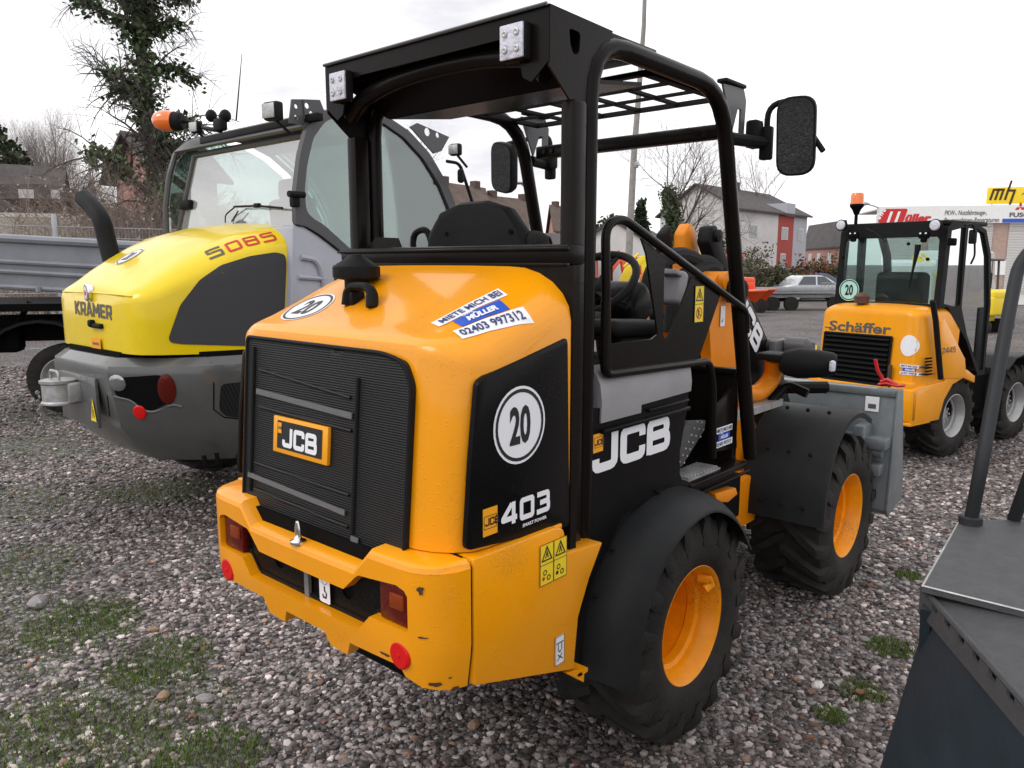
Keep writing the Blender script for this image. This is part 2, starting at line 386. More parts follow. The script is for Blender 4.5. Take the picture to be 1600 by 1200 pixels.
def letters(txt, h, w=.2, xs=1.0, gap=.12, rr=.1):
    """stroke lettering, returns 2-D verts, faces, total width; height h"""
    V2, F = [], []; x = 0
    for ch in txt:
        wd, lines = GL[ch]; L2 = []
        for ln in lines:
            cl = ln[0] == ln[-1] and len(ln) > 3; P = [Vector((p[0]*xs, p[1], 0)) for p in (ln[:-1] if cl else ln)]
            if rr: P = rounded(P, rr, cl, 3)
            q = [(v.x, v.y) for v in P]; L2.append(q+[q[0]] if cl else q)
        v, f = stroke2(L2, w); o = len(V2); V2 += [((p[0]+x)*h, p[1]*h) for p in v]; F += [tuple(i+o for i in g) for g in f]; x += wd*xs+gap
    return V2, F, (x-gap)*h
_tc = {}
def text2(txt, h, bold=0, xs=1.0, shear=0, space=1.0):
    k = (txt, bold, shear, space)
    if k not in _tc:
        cu = bpy.data.curves.new('t', 'FONT'); cu.body = txt; cu.size = 1; cu.offset = bold; cu.shear = shear; cu.space_character = space; cu.resolution_u = 3
        ob = bpy.data.objects.new('t', cu); C.objects.link(ob); bpy.context.view_layer.update()
        dg = bpy.context.evaluated_depsgraph_get(); me = bpy.data.meshes.new_from_object(ob.evaluated_get(dg))
        _tc[k] = ([tuple(v.co[:2]) for v in me.vertices], [tuple(p.vertices) for p in me.polygons])
        bpy.data.objects.remove(ob); bpy.data.curves.remove(cu); bpy.data.meshes.remove(me)
    V, F = _tc[k]; x0 = min(p[0] for p in V); x1 = max(p[0] for p in V); y0 = min(p[1] for p in V); y1 = max(p[1] for p in V)
    s = h/(y1-y0); return [((p[0]-x0)*s*xs, (p[1]-y0)*s) for p in V], F, (x1-x0)*s*xs
def disc2(r, cx=0, cy=0, seg=36, r0=0):
    if r0: 
        V = [(cx+q*math.cos(2*math.pi*k/seg), cy+q*math.sin(2*math.pi*k/seg)) for q in (r0, r) for k in range(seg)]
        return V, [(k, (k+1) % seg, seg+(k+1) % seg, seg+k) for k in range(seg)]
    V = [(cx, cy)]+[(cx+r*q*math.cos(2*math.pi*k/seg), cy+r*q*math.sin(2*math.pi*k/seg)) for q in (.5, 1) for k in range(seg)]
    return V, [(0, 1+k, 1+(k+1) % seg) for k in range(seg)]+[(1+k, 1+seg+k, 1+seg+(k+1) % seg, 1+(k+1) % seg) for k in range(seg)]
def rect2(x0, y0, x1, y1, n=1, m_=1):
    V = [(x0+(x1-x0)*i/n, y0+(y1-y0)*j/m_) for j in range(m_+1) for i in range(n+1)]
    return V, [(j*(n+1)+i, j*(n+1)+i+1, (j+1)*(n+1)+i+1, (j+1)*(n+1)+i) for j in range(m_) for i in range(n)]
class Decal:
    """flat stickers in a u,v plane, optionally dropped onto a target mesh"""
    def __init__(s, o, u, v, n=None, target=None, base=.0015, lay=.0009):
        s.lay = lay
        s.o, s.u = Vector(o), Vector(u).normalized(); s.v = Vector(v); s.n = (Vector(n) if n is not None else s.u.cross(s.v)).normalized(); s.v = s.v.normalized()
        s.mb = MB(); s.base = base; s.t = target
    def put(s, V2, F, mi, layer=0, dx=0, dy=0, rot=0, shear=0):
        if s.t:
            T3 = [(V2[f[0]], V2[f[i]], V2[f[i+1]]) for f in F for i in range(1, len(f)-1)]
            for _ in range(4):
                N3 = []
                for t in T3:
                    if max(math.dist(t[i], t[i-1]) for i in range(3)) > .022:
                        m_ = [((t[i][0]+t[(i+1) % 3][0])/2, (t[i][1]+t[(i+1) % 3][1])/2) for i in range(3)]; N3 += [(t[0], m_[0], m_[2]), (m_[0], t[1], m_[1]), (m_[2], m_[1], t[2]), (m_[0], m_[1], m_[2])]
                    else: N3.append(t)
                T3 = N3
            V2 = [p for t in T3 for p in t]; F = [(3*i, 3*i+1, 3*i+2) for i in range(len(T3))]
        cr, sr = math.cos(rot), math.sin(rot); P = []
        for (x, y) in V2:
            x = x+shear*y; X = x*cr-y*sr+dx; Y = x*sr+y*cr+dy; p = s.o+s.u*X+s.v*Y; off = s.base+layer*s.lay
            if s.t:
                h = s.t.ray_cast(p+s.n*.3, -s.n, .8)
                if h[0] is not None: p = h[0]
            P.append(p+s.n*off)
        s.mb.add(P, F, mi); return s
def bvh(mb): return BVHTree.FromPolygons([tuple(v) for v in mb.v], mb.f)
# ------------------------------------------------------------------ shared machine pieces
def arc2(cx, cy, r, a0, a1, n):
    return [(cx+r*math.cos(math.radians(a0+(a1-a0)*i/n)), cy+r*math.sin(math.radians(a0+(a1-a0)*i/n))) for i in range(n+1)]
def tyre_mb(R, W, rr, lugs=18, lug_h=.03):
    b = MB(); t = R-lug_h; h = W/2
    prof = [(rr, h*.80), (rr+.012, h*.90), (rr+(t-rr)*.35, h*1.0), (rr+(t-rr)*.65, h*1.0), (t-.035, h*.95), (t-.008, h*.86), (t, h*.70), (t+.004, 0)]
    prof = prof+[(r, -y) for r, y in prof[-2::-1]]
    b.lathe(prof, (0, 0, 0), (0, 1, 0), seg=64, cap=False)
    def P(ang, r, y): return Vector((math.cos(ang)*r, y, math.sin(ang)*r))
    for sgn in (1, -1):
        for k in range(lugs):
            a0 = 2*math.pi*(k+(.5 if sgn < 0 else 0))/lugs; st = []
            for (y, da, dr, wd) in ((-.06, -.02, 0, .018), (.15, .05, 0, .024), (.5, .20, 0, .027), (.84, .34, -.003, .03), (.99, .38, -.03, .028), (1.02, .39, -.075, .02)):
                r1 = R+dr; r0 = r1-lug_h-.015; w = wd/R*(R/.39); a = a0+da*(.39/R if R < .5 else .8)
                st.append([P(a-w*1.25, r0, y*h*sgn), P(a+w*1.25, r0, y*h*sgn), P(a+w*.8, r1, y*h*sgn), P(a-w*.8, r1, y*h*sgn)])
            b.loft(st)
    return b
def rim_mb(rr, W, depth, side=-1):
    """deep dished steel rim, open towards side*Y"""
    h = W/2*.84; f = rr+.018; b = MB()
    prof = [(f, h), (f, h+.008), (f-.008, h+.012), (rr, h+.004), (rr-.006, h-.02), (rr-.02, h-.035), (rr-.022, h-.06), (rr-.038, h-.068), (rr-.040, h-.10), (rr-.030, h-.108), (rr-.032, h-depth), (rr-.06, h-depth-.012), (rr*.45, h-depth-.005), (rr*.42, h-depth+.01), (.001, h-depth+.012)]
    b.lathe([(r, y*side) for r, y in prof], (0, 0, 0), (0, 1, 0), seg=56, cap=False)
    b.lathe([(f-.004, (h+.010)*side), (f-.004, -h*side)], (0, 0, 0), (0, 1, 0), seg=40, cap=False)
    return b
_wc = {}
def wheel(parent, c, side, R, W, rr, depth, rimmat, lugs=18, lug_h=.03, spin=0, yaw=0):
    k = (R, W, rr, depth, side)
    if k not in _wc:
        t = tyre_mb(R, W, rr, lugs, lug_h).mesh('tyre', fix=True, angle=40); t.materials.append(M['rubber'])
        r = rim_mb(rr, W, depth, side).mesh('rim', angle=50, fix=False); r.materials.append(M[rimmat])
        hb = MB(); h = W/2*.84-depth; hb.lathe([(rr*.40, (h-.01)*side), (rr*.40, (h+.016)*side), (rr*.36, (h+.026)*side), (.001, (h+.026)*side)], (0, 0, 0), (0, 1, 0), seg=32)
        for i in range(6):
            a = i*math.pi/3; hb.lathe([(.011, (h+.01)*side), (.011, (h+.045)*side), (.001, (h+.045)*side)], (math.cos(a)*rr*.30, 0, math.sin(a)*rr*.30), (0, 1, 0), seg=6)
        hm = hb.mesh('hub', fix=True); hm.materials.append(M[rimmat]); _wc[k] = (t, r, hm)
    t, r, hm = _wc[k]; off = Vector(getroot(parent).get('_off', (0, 0, 0)))
    w = bpy.data.objects.new('wheel', hm); C.objects.link(w); w.parent = parent; w.location = Vector(c)-off; w.rotation_euler = (0, spin, yaw)
    for n, me in (('tyre', t), ('rim', r)):
        o = bpy.data.objects.new(n, me); C.objects.link(o); o.parent = w
    return w
def sec(x, w, t, bt, r, crown, yc, rw=1.5, n=6):
    P = [(yc-w, bt), (yc-w, bt+(t-r-bt)*.5)]
    P += [(yc-w+r*rw*(1-math.cos(math.pi/2*i/n)), t-r+r*math.sin(math.pi/2*i/n)) for i in range(n+1)]
    P += [(yc-(w-r*rw)*.5, t+crown*.8), (yc, t+crown)]
    Q = [(2*yc-y, z) for y, z in P[-2::-1]]
    return [Vector((x, y, z)) for y, z in P+Q]
def round20(d, r, dark='black_decal', cx=0, cy=0, mats=(0, 1), rot=0, lay=0, xs=.78):
    d.put(*disc2(r, cx, cy), mats[0], lay); d.put(*disc2(r*.93, cx, cy, r0=r*.84), mats[1], lay+1)
    V, F, w = text2('20', r*1.0, .035, xs); d.put([(x-w/2, y-r*.5) for x, y in V], F, mats[1], lay+1, cx, cy, rot)
def miete(d, w, lay=0, hk=1, sub=8):
    """three-strip hire sticker, centred on 0,0; mats 0 white 1 blue 2 text blue"""
    h = w*.17*hk; gap = w*.19*hk
    for i, (txt, y) in enumerate((('MIETE MICH BEI', gap), ('M\u00dcLLER', 0), ('02403 997312', -gap))):
        if i == 1: V, F = rect2(-w*.33, y-h*.52, w*.33, y+h*.52, sub, 2); d.put(V, F, 1, lay)
        else:
            V, F = rect2(-w/2+(.0 if i == 0 else w*.03), y-h/2, w/2-(.03*w if i == 0 else 0), y+h/2, sub, 2); d.put(V, F, 0, lay)
        V, F, tw = text2(txt, h*.62, .02 if i != 1 else .05, 1, .25 if i == 1 else 0); k = min(1, (w*.86 if i != 1 else w*.42)/tw)
        if i == 1: k = w*.42/tw
        d.put([(x*k-tw*k/2, yy+y-h*.31) for x, yy in V], F, 0 if i == 1 else 2, lay+1)
    V, F, tw = text2('UWE', h*.22, .02); d.put([(x-w*.20, yy+h*.36) for x, yy in V], F, 0, lay+1)
def camhit(bv, x, y):
    r = ray(x, y); h = bv.ray_cast(CAM, r)
    if h[0] is None:
        h = min((bv.find_nearest(CAM+r*t*.1) for t in range(5, 140)), key=lambda q: q[3] + 0*1)
    return h[0], h[1]
def frame_from(bv, c, ux, vx):
    """decal frame on a surface: centre pixel, pixel to the right, pixel up"""
    p, n = camhit(bv, *c); pu, _ = camhit(bv, *ux); pv, _ = camhit(bv, *vx)
    n = n if (p-CAM).dot(n) < 0 else -n
    u = (pu-p); u = (u-n*u.dot(n)).normalized(); v = (pv-p); v = v-n*v.dot(n); v = (v-u*v.dot(u)).normalized(); return p, u, v, n
def warn_sign(d, x, y, s, mi_bg, mi_ink, lay=0, low='circle', mi_red=None):
    """two-field pictogram sticker: triangle above, picture below"""
    d.put(*rect2(x-s*.5, y-s, x+s*.5, y+s), mi_bg, lay)
    def ln(pts, w): V, F = stroke2([pts], w); d.put(V, F, mi_ink, lay+1)
    ln([(x-s*.5, y-s), (x+s*.5, y-s), (x+s*.5, y+s), (x-s*.5, y+s), (x-s*.5, y-s)], s*.03); ln([(x-s*.5, y), (x+s*.5, y)], s*.03)
    T = [(x-s*.36, y+s*.2), (x+s*.36, y+s*.2), (x, y+s*.85), (x-s*.36, y+s*.2)]; ln(T, s*.07)
    ln([(x-s*.1, y+s*.3), (x, y+s*.6), (x+s*.1, y+s*.3)], s*.07)
    if low == 'circle':
        d.put(*disc2(s*.33, x, y-s*.5, 24, s*.26), mi_red if mi_red is not None else mi_ink, lay+1); ln([(x-s*.12, y-s*.72), (x+.0, y-s*.45), (x-s*.08, y-s*.3)], s*.09); ln([(x-s*.22, y-s*.3), (x+s*.2, y-s*.7)], s*.05)
    else:
        for q in (-.14, .14): d.put(*disc2(s*.14, x+s*q, y-s*(.4 if q < 0 else .7), 16, s*.09), mi_ink, lay+1)
        d.put(*disc2(s*.1, x-s*.25, y-s*.68, 12), mi_red if mi_red is not None else mi_ink, lay+1)

# ================================================================== THE NEAR WHEEL LOADER (yellow and black)
YC = 1.77; OFF = (2.4, YC, 0)
T = thing('wheel_loader', 'yellow and black wheel loader with open canopy and black rear grille, nearest machine of all', 'wheel loader', OFF, off=OFF)
Y = WF.Y; X = WF.X
# --- bumper shell: plan curve
HW, RC, XR = .537, .115, 1.13
def plan(s):
    sg = 1 if s >= 0 else -1; a = abs(s); fl = HW-RC
    if a <= fl: p = Vector((XR+.02*(a/fl)**2*.5, YC-s, 0)); n = Vector((-1, 0, 0))
    elif a <= fl+RC*math.pi/2:
        t = (a-fl)/RC; p = Vector((XR+.01+RC*(1-math.cos(t)), YC-sg*(fl+RC*math.sin(t)), 0)); n = Vector((-math.cos(t), -sg*math.sin(t), 0))
    else: p = Vector((XR+.01+RC+(a-fl-RC*math.pi/2), YC-sg*HW, 0)); n = Vector((0, -sg, 0))
    return p, n
SE = HW-RC+RC*math.pi/2
def bf(s, z):
    p, n = plan(s); lean = max(0, .70-z)*.25
    return p+Vector((0, 0, z))-n*lean*.6, n
def sym(P): return P+[(-a, b) for a, b in P[::-1]]
b = MB()
outl = [(-SE, .60), (-.50, .615), (-.44, .632), (-.43, .650), (-.20, .655), (-.18, .612), (-.10, .608), (-.08, .648), (.10, .648), (.12, .612), (.19, .608), (.21, .65), (.40, .652), (.415, .628), (.47, .612), (SE, .60), (SE, .905), (.30, .905), (.245, .848), (-.245, .848), (-.30, .905), (-SE, .905)]
hole = [(.0, .797), (.20, .797), (.25, .842), (.262, .85), (.40, .862), (.428, .855), (.438, .842), (.438, .76), (.432, .752), (.30, .752), (.255, .705), (0, .705)]
hole = hole+[(-a, b_) for a, b_ in hole[-2:0:-1]]
shell(b, outl, [hole], bf, .035, .035)
# top ledge strips
def ztop(s):
    a = abs(s); t = min(1, max(0, (a-.245)/.055)); return .867+(.925-.867)*t
ss = sorted(set([i*.02 for i in range(0, 27)]+[.245, .30, SE])); ss = [s for s in ss if s <= SE+1e-6]; ss = [-s for s in ss[::-1] if s > 0]+ss
rows = []
for s in ss:
    p, n = plan(s); z = ztop(s); dep = .05 if abs(s) < .28 else .10
    rows.append([p+Vector((0, 0, z-.02)), p-n*.004+Vector((0, 0, z-.008)), p-n*.016+Vector((0, 0, z)), p-n*dep+Vector((0, 0, z+.003)), p-n*dep+Vector((0, 0, z-.05))])
vs = [q for r in rows for q in r]; fs = []
for i in range(len(rows)-1):
    for k in range(4): fs.append((i*5+k, (i+1)*5+k, (i+1)*5+k+1, i*5+k+1))
b.add(vs, fs)
bump = b.build('counterweight', 'loader_yellow', T, fix=False)
b = MB(); b.b2((1.175, YC-.44, .66), (1.6, YC+.44, .905)); b.build('counterweight_recess', 'deep_black', bump)
# grey lip along the lower edge of the opening
b = MB(); lip = [(.438, .757), (.30, .757), (.255, .710), (-.255, .710), (-.30, .757), (-.438, .757)]
for (s0, z0), (s1, z1) in zip(lip, lip[1:]):
    p0 = plan(s0)[0]; p1 = plan(s1)[0]; b.poly([p0+Vector((.03, 0, z0+.006)), p1+Vector((.03, 0, z1+.006)), p1+Vector((.075, 0, z1+.016)), p0+Vector((.075, 0, z0+.016))], .012)
b.build('recess_lip', 'plastic_black', bump)
b = MB()   # inner plates with round holes
for sg in (1, -1):
    pl, h = round2([(.03, .70), (.30, .70), (.30, .86), (.03, .86)], .01), arc2(.16, .775, .026, 0, 345, 23)
    shell(b, [(sg*p, q) for p, q in pl], [[(sg*p, q) for p, q in h]], lambda s, z: (Vector((1.168, YC-s-.01, z)), Vector((-1, 0, 0))), .006)
b.build('tow_plate', 'gloss_black', bump)
b = MB(); b.b2((1.160, YC-.002, .66), (1.170, YC+.018, .80)); pin = b.build('tow_bar', 'bucket_grey', bump)
b = MB(); q = Vector((1.145, 1.785, .868)); b.lathe([(.022, -.004), (.022, .003), (.012, .008), (.008, .016)], q, seg=20); b.tube([q+Vector(v) for v in ((0, -.006, .01), (0, -.008, .03), (0, 0, .062), (0, .008, .03), (0, .006, .01))], .0045, 8, smooth=.012)
b.build('lynch_pin', 'chrome', bump)
b = MB(); q = Vector((1.17, 1.82, .60)); b.tube([q+Vector(v) for v in ((0, 0, .05), (0, -.012, .01), (0, -.006, -.02), (0, .01, -.02), (0, .014, .01), (0, .002, .04))], .003, 8, smooth=.01); b.build('pin_clip', 'chrome', bump)
for sg, pos in ((-1, 'right'), (1, 'left')):
    y = YC+sg*.375; b = MB(); b.box((1.165, y, .803), (.03, .105, .10), .008); lt = b.build('tail_light', 'dark_lens', T)
    b = MB(); b.box((1.148, y-.018, .815), (.010, .052, .040), .005); b.build('indicator_lens', 'amber_dark' if 'amber_dark' in M else 'dark_lens', lt)
    p, n = bf(-sg*.405, .684); p = p-n*.006; b = MB(); b.lathe([(.036, 0), (.036, .006), (.030, .010), (.006, .010), (.005, .013), (.001, .013)], p, n, 32); rf = b.build('reflector', 'red_lens', T)
# hook sticker
D = Decal((1.160, 1.69, .762), (0, -1, 0), (0, 0, 1), (-1, 0, 0)); D.put([(p[0], p[1]) for p in round2([(-.024, -.048), (.024, -.048), (.024, .048), (-.024, .048)], .008)], [tuple(range(20))], 0)
V, F = stroke2([[(0, .0), (0, -.012), (.009, -.02), (.006, -.032), (-.006, -.032), (-.008, -.024)]], .005); D.put(V, F, 1, 1); D.put(*disc2(.014, 0, .018, 20, .0125), 2, 1)
D.mb.build('hook_sticker', ['white_decal', 'black_decal', 'worn_metal'], bump, fix=False)
# counterweight side plates
side = Y(1.222, (722, 884), (870, 826), (886, 826), (889, 866), (946, 848), (925, 905), (908, 965), (901, 1043), (905, 1047), (722, 1088))
P2 = [(max(p.x, 1.263), p.z) for p in side]
P2 = P2[:2]+[(v.x, v.y) for v in rounded([Vector((*P2[1], 0)), Vector((*P2[2], 0)), Vector((*P2[3], 0))], .02)][1:-1]+P2[3:]
for sg in (-1, 1):
    b = MB(); y0 = YC-HW; b.prism(P2, 1, y0-.003, y0+.07, .006)
    if sg > 0: b.v = [Vector((p.x, 2*YC-p.y, p.z)) for p in b.v]
    sp = b.build('counterweight_side', 'loader_yellow', T)
    if sg < 0:
        q = Y(1.233, (903, 1046), (913, 1052), (912, 1066), (885, 1052)); b = MB(); b.poly(q, .03, (0, 1, 0)); b.b2((1.69, 1.233, .44), (1.74, 1.30, .452)); b.build('step_tab', 'loader_yellow', sp)
        # under-ledge between side plate and bonnet
b = MB(); b.b2((1.26, YC-.53, .906), (1.62, YC+.53, .921), .004); b.build('counterweight_ledge', 'loader_yellow', bump)
b = MB(); b.tube([bf(SE-.004, z)[0]+Vector((.007, .004, 0)) for z in (.60, .70, .80, .905)]+[bf(SE-.004, .905)[0]+Vector((.003, .03, .02)), bf(SE-.004, .905)[0]+Vector((.003, .08, .021))], .0035, 6); b.build('panel_seam', 'deep_black', bump)
# scuffs on the corner
D = Decal((0, 0, 0), (0, -1, 0), (0, 0, 1), (-1, 0, 0)); mb = MB()
def blot(s, z, rx, rz, seed, mb=mb):
    r = random.Random(seed); n = 14; c0 = bf(s, z); V = [c0[0]+c0[1]*.0015]
    for i in range(n):
        a = 2*math.pi*i/n; k = .55+r.random()*.6; p, nn = bf(s+math.cos(a)*rx*k, z+math.sin(a)*rz*k); V.append(p+nn*.0015)
    mb.add(V, [(0, 1+i, 1+(i+1) % n) for i in range(n)])
blot(.475, .865, .010, .012, 1); blot(.478, .748, .014, .003, 2); blot(.51, .625, .022, .008, 4); blot(.56, .606, .014, .006, 5); blot(.35, .668, .02, .005, 6); blot(.385, .655, .008, .006, 8); blot(.545, .64, .006, .003, 9)
mb.build('paint_chip', 'rust', bump, fix=False)
# --- bonnet
def lean(p): k = max(0, 1-(p.x-1.21)/.4); return Vector((p.x+(p.z-.9)*.085*k, p.y, p.z))
st = [(1.205, .378, 1.410, .02, .0), (1.209, .400, 1.424, .030, .001), (1.222, .440, 1.434, .045, .002), (1.25, .480, 1.444, .065, .003), (1.285, .508, 1.455, .085, .003), (1.33, .517, 1.471, .098, .003), (1.42, .521, 1.512, .118, .003), (1.54, .521, 1.566, .135, .003), (1.66, .521, 1.614, .145, .003)]
b = MB(); b.loft([[lean(p) for p in sec(x, w, t, .93, r, c, YC)] for x, w, t, r, c in st]); HOOD = bvh(b); bon = b.build('bonnet', 'loader_yellow', T, angle=28)
# black side panels with the round 20
q = Y(1.249, (745, 598), (756, 588), (886, 526), (889, 822), (727, 861), (735, 720)); PP = [(p.x, p.z) for p in q]
for sg in (-1, 1):
    b = MB(); b.prism(round2(PP, .02), 1, 1.246, 1.262, .002)
    if sg > 0: b.v = [Vector((p.x, 2*YC-p.y, p.z)) for p in b.v]
    sp = b.build('side_panel', 'gloss_black', T)
    if sg < 0:
        c = WF.hit(812, 664, 1, 1.246); D = Decal(c, (1, 0, 0), (0, 0, 1), (0, -1, 0)); round20(D, .099, xs=.62); D.mb.build('speed_sticker', ['white_decal', 'black_decal'], sp, fix=False)
        c = WF.hit(754, 840, 1, 1.246); D = Decal(c, (1, 0, 0), (0, 0, 1), (0, -1, 0)); D.put(*rect2(.0, 0, .052, .07), 1)
        V, F, w = letters('JCB', .020, .2, gap=.08); D.put([(x*.9+.008, y+.025) for x, y in V], F, 2, 1); V, F = stroke2([[(.004, .018), (.048, .018), (.048, .05), (.004, .05), (.004, .018)]], .0015); D.put(V, F, 2, 1)
        V, F, w = letters('403', .058, .24, xs=1.15, gap=.14); c2 = WF.hit(782, 825, 1, 1.246)-c; D.put([(x+c2.x, y+c2.z) for x, y in V], F, 0)
        V, F, w = text2('SMART POWER', .009, .03, 1.2); c3 = WF.hit(816, 824, 1, 1.246)-c; D.put([(x+c3.x, y+c3.z) for x, y in V], F, 0); D.mb.build('model_lettering', ['white_decal', 'orange_decal', 'black_decal'], sp, fix=False)
# stickers on the bonnet
p, u, v, n = frame_from(HOOD, (752, 490), (812, 468), (739, 465)); D = Decal(p, u, v, n, HOOD, base=.002, lay=.002); miete(D, .215, hk=1.3)
D.mb.build('hire_sticker', ['white_decal', 'blue_decal', 'navy_decal'], bon, fix=False)
p, n = camhit(HOOD, 482, 481); u = Vector((0, -1, 0)); n = n if n.z > 0 else -n; v = Vector((1, 0, .3)); D = Decal(p, u, v, n, HOOD); D.v = (v-n*v.dot(n)).normalized(); round20(D, .088, xs=.7)
D.mb.build('round_sticker', ['white_decal', 'black_decal'], bon, fix=False)
# bonnet handle
p = camhit(HOOD, 570, 472)[0]; b = MB(); hy = [(0, .055), (0, .055), (0, -.055)]
b.tube([p+Vector(v) for v in ((-.02, .058, -.01), (-.015, .055, .030), (-.012, .035, .045), (-.012, -.03, .045), (-.015, -.055, .030), (-.03, -.070, -.012))], .013, 10, smooth=.02, flat=1.5)
b.box(p+Vector((.0, .045, .010)), (.05, .035, .04), .006); b.build('bonnet_handle', 'plastic_black', bon)
# pre-cleaner cap on its stem, in a recess of the bonnet
p = camhit(HOOD, 575, 440)[0]; c = WF.hit(556, 405, 0, p.x+.06); c = Vector((1.50, 1.955, 1.535)); KS = 1.25
b = MB(); b.lathe([(r_*KS, h_) for r_, h_ in [(.030, 0), (.030, .035), (.052, .040), (.056, .044), (.056, .075), (.050, .082), (.022, .105), (.016, .112), (.001, .114)]], c, seg=24); pc = b.build('air_pre_cleaner', 'plastic_black', T)
b = MB(); b.lathe([(.0725, .043), (.073, .05), (.073, .070), (.0725, .076)], c, seg=12, cap=False); b.build('pre_cleaner_band', 'plastic_black', pc)
# --- radiator grille
b = MB(); g = [(-.375, .895), (.352, .875), (.372, .90), (.372, 1.33), (.34, 1.385), (.26, 1.40), (-.372, 1.402), (-.377, 1.39)]
gp = lambda s, z: (Vector((1.195+(z-.9)*.085-.006+(.10*max(0, s-.22)**1.6 if s > .22 else 0)*.8, YC-s, z)), Vector((-1, 0, .085)).normalized())
shell(b, round2(g, .018), [], gp, .03, .04); gr = b.build('radiator_grille', 'mesh_black', T)
b = MB(); ribs = [((-.33, 1.375), (-.33, .94)), ((.17, 1.33), (.17, .92)), ((.37, 1.30), (.37, .93))]
for (s0, z0), (s1, z1) in ribs: b.tube([gp(s0, z0)[0]+Vector((-.002, 0, 0)), gp(s1, z1)[0]+Vector((-.002, 0, 0))], .006, 8)
fr = [gp(*q)[0] for q in round2([(a*.99, z) for a, z in g], .03)]; b.tube(fr, .006, 8, closed=True)
b.build('grille_frame', 'plastic_black', gr)
b = MB()
for s0, z0, s1, z1, h in ((-.305, 1.238, .155, 1.222, .016), (-.34, .983, .14, .965, .014), (.17, .905, .20, .903, .014)):
    p0 = gp(s0, z0)[0]+Vector((-.006, 0, 0)); p1 = gp(s1, z1)[0]+Vector((-.006, 0, 0)); b.poly([p0, p1, p1+Vector((.0015, 0, h)), p0+Vector((.0015, 0, h))], .004, (-1, 0, 0), both=True)
b.build('grille_strip', 'strip_grey', gr)
# horizontal creases of the grille
b = MB()
for s0, z0, s1, z1 in ((-.30, 1.31, .14, 1.275), (-.30, 1.20, .15, 1.19), (-.31, 1.03, .15, 1.02), (-.31, .95, .15, .935)):
    p0 = gp(s0, z0)[0]; p1 = gp(s1, z1)[0]; b.tube([p0+Vector((-.001, 0, 0)), p1+Vector((-.001, 0, 0))], .005, 6)
b.build('grille_crease', 'mesh_black', gr)
c0 = X(1.205, (433, 648), (517, 672), (512, 730), (430, 697)); cc = sum(c0, Vector())/4; zc = cc.z
o = gp(YC-cc.y, zc)[0]+Vector((-.006, 0, 0)); b = MB(); b.box(o, (.012, .262, .104), .002, Matrix.Rotation(.085, 3, 'Y')); bd = b.build('badge', 'orange_decal', gr)
D = Decal(o+Vector((-.0065, 0, 0)), (0, -1, 0), Vector((.085, 0, 1)), (-1, 0, .085), base=.001); D.put(*rect2(-.108, -.038, .108, .042), 1)
V, F, w = letters('JCB', .055, .24, xs=1.1, gap=.10); D.put([(x-w/2+.004, y-.030) for x, y in V], F, 0, 1); D.put(*rect2(-.104, .006, -.086, .036), 2, 1); V, F, w = letters('JCB', .007, .2, gap=.08); D.put([(x-.103, y+.018) for x, y in V], F, 1, 2)
D.mb.build('badge_lettering', ['white_decal', 'black_decal', 'orange_decal'], bd, fix=False)
# --- rear bulkhead and cross member under the open window
b = MB(); b.b2((1.662, YC-.525, .80), (1.69, YC+.525, 1.615)); b.build('bulkhead', 'frame_black', T)
b = MB(); b.b2((1.675, YC-.50, 1.617), (1.75, YC+.50, 1.672), .008); b.b2((1.655, YC-.50, 1.612), (1.68, YC+.50, 1.622), .003); b.b2((1.66, YC-.50, 1.655), (1.68, YC+.50, 1.664), .003)
b.poly([(1.745, YC+.44, 1.67), (1.745, YC+.25, 1.67), (1.745, YC+.27, 1.705), (1.745, YC+.38, 1.71)], .006, (-1, 0, 0))
b.build('rear_cross_member', 'frame_black', T)
# --- canopy frame
for sg in (-1, 1):
    yy = YC+sg*.455; b = MB(); b.box((1.737, yy+sg*.010, 1.425), (.062, .048, 1.25), .010); b.build('rear_post', 'frame_black', T)
    b = MB(); yt = YC+sg*.462; b.tube([(1.805, yt, .82), (1.805, yt, 2.225), (2.585, yt, 2.215), (2.96, yt, .84)], .0275, 16, smooth=.17); b.build('roll_bar', 'frame_black', T)
b = MB(); b.b2((1.63, YC-.46, 2.232), (2.16, YC+.46, 2.262), .006)
b.poly([(1.66, YC-.44, 2.22), (1.66, YC+.44, 2.22), (1.84, YC+.42, 2.13), (1.84, YC-.42, 2.13)], .012)
b.poly([(1.84, YC-.42, 2.13), (1.84, YC+.42, 2.13), (2.14, YC+.42, 2.17), (2.14, YC-.42, 2.17)], .012)
b.build('roof', 'frame_black', T)
b = MB(); fas = [(-.49, 2.265), (-.49, 2.13), (-.43, 2.085), (-.40, 2.10), (-.375, 2.19), (-.34, 2.208), (.34, 2.208), (.375, 2.19), (.40, 2.10), (.43, 2.085), (.49, 2.13), (.49, 2.265)]
shell(b, fas[::-1], [], lambda s, z: (Vector((1.618, YC-s*.965, z)), Vector((-1, 0, 0))), .006); rp_ = b.build('roof_rear_panel', 'frame_black', T); b = MB(); b.tube([Vector((1.675, YC-.42, 2.11)), Vector((1.675, YC-.36, 2.165)), Vector((1.675, YC-.2, 2.19)), Vector((1.675, YC, 2.196)), Vector((1.675, YC+.2, 2.185)), Vector((1.675, YC+.36, 2.15)), Vector((1.675, YC+.42, 2.10))], .026, 14, smooth=.12); b.build('rear_roof_tube', 'frame_black', rp_)
b = MB(); b.tube([Vector((1.611, YC+.47, 2.264)), Vector((1.611, YC-.47, 2.264))], .005, 6); b.build('lit_panel_edge', 'cab_frame_grey', rp_)  # paler grey tube imitates light caught along the black panel's edge
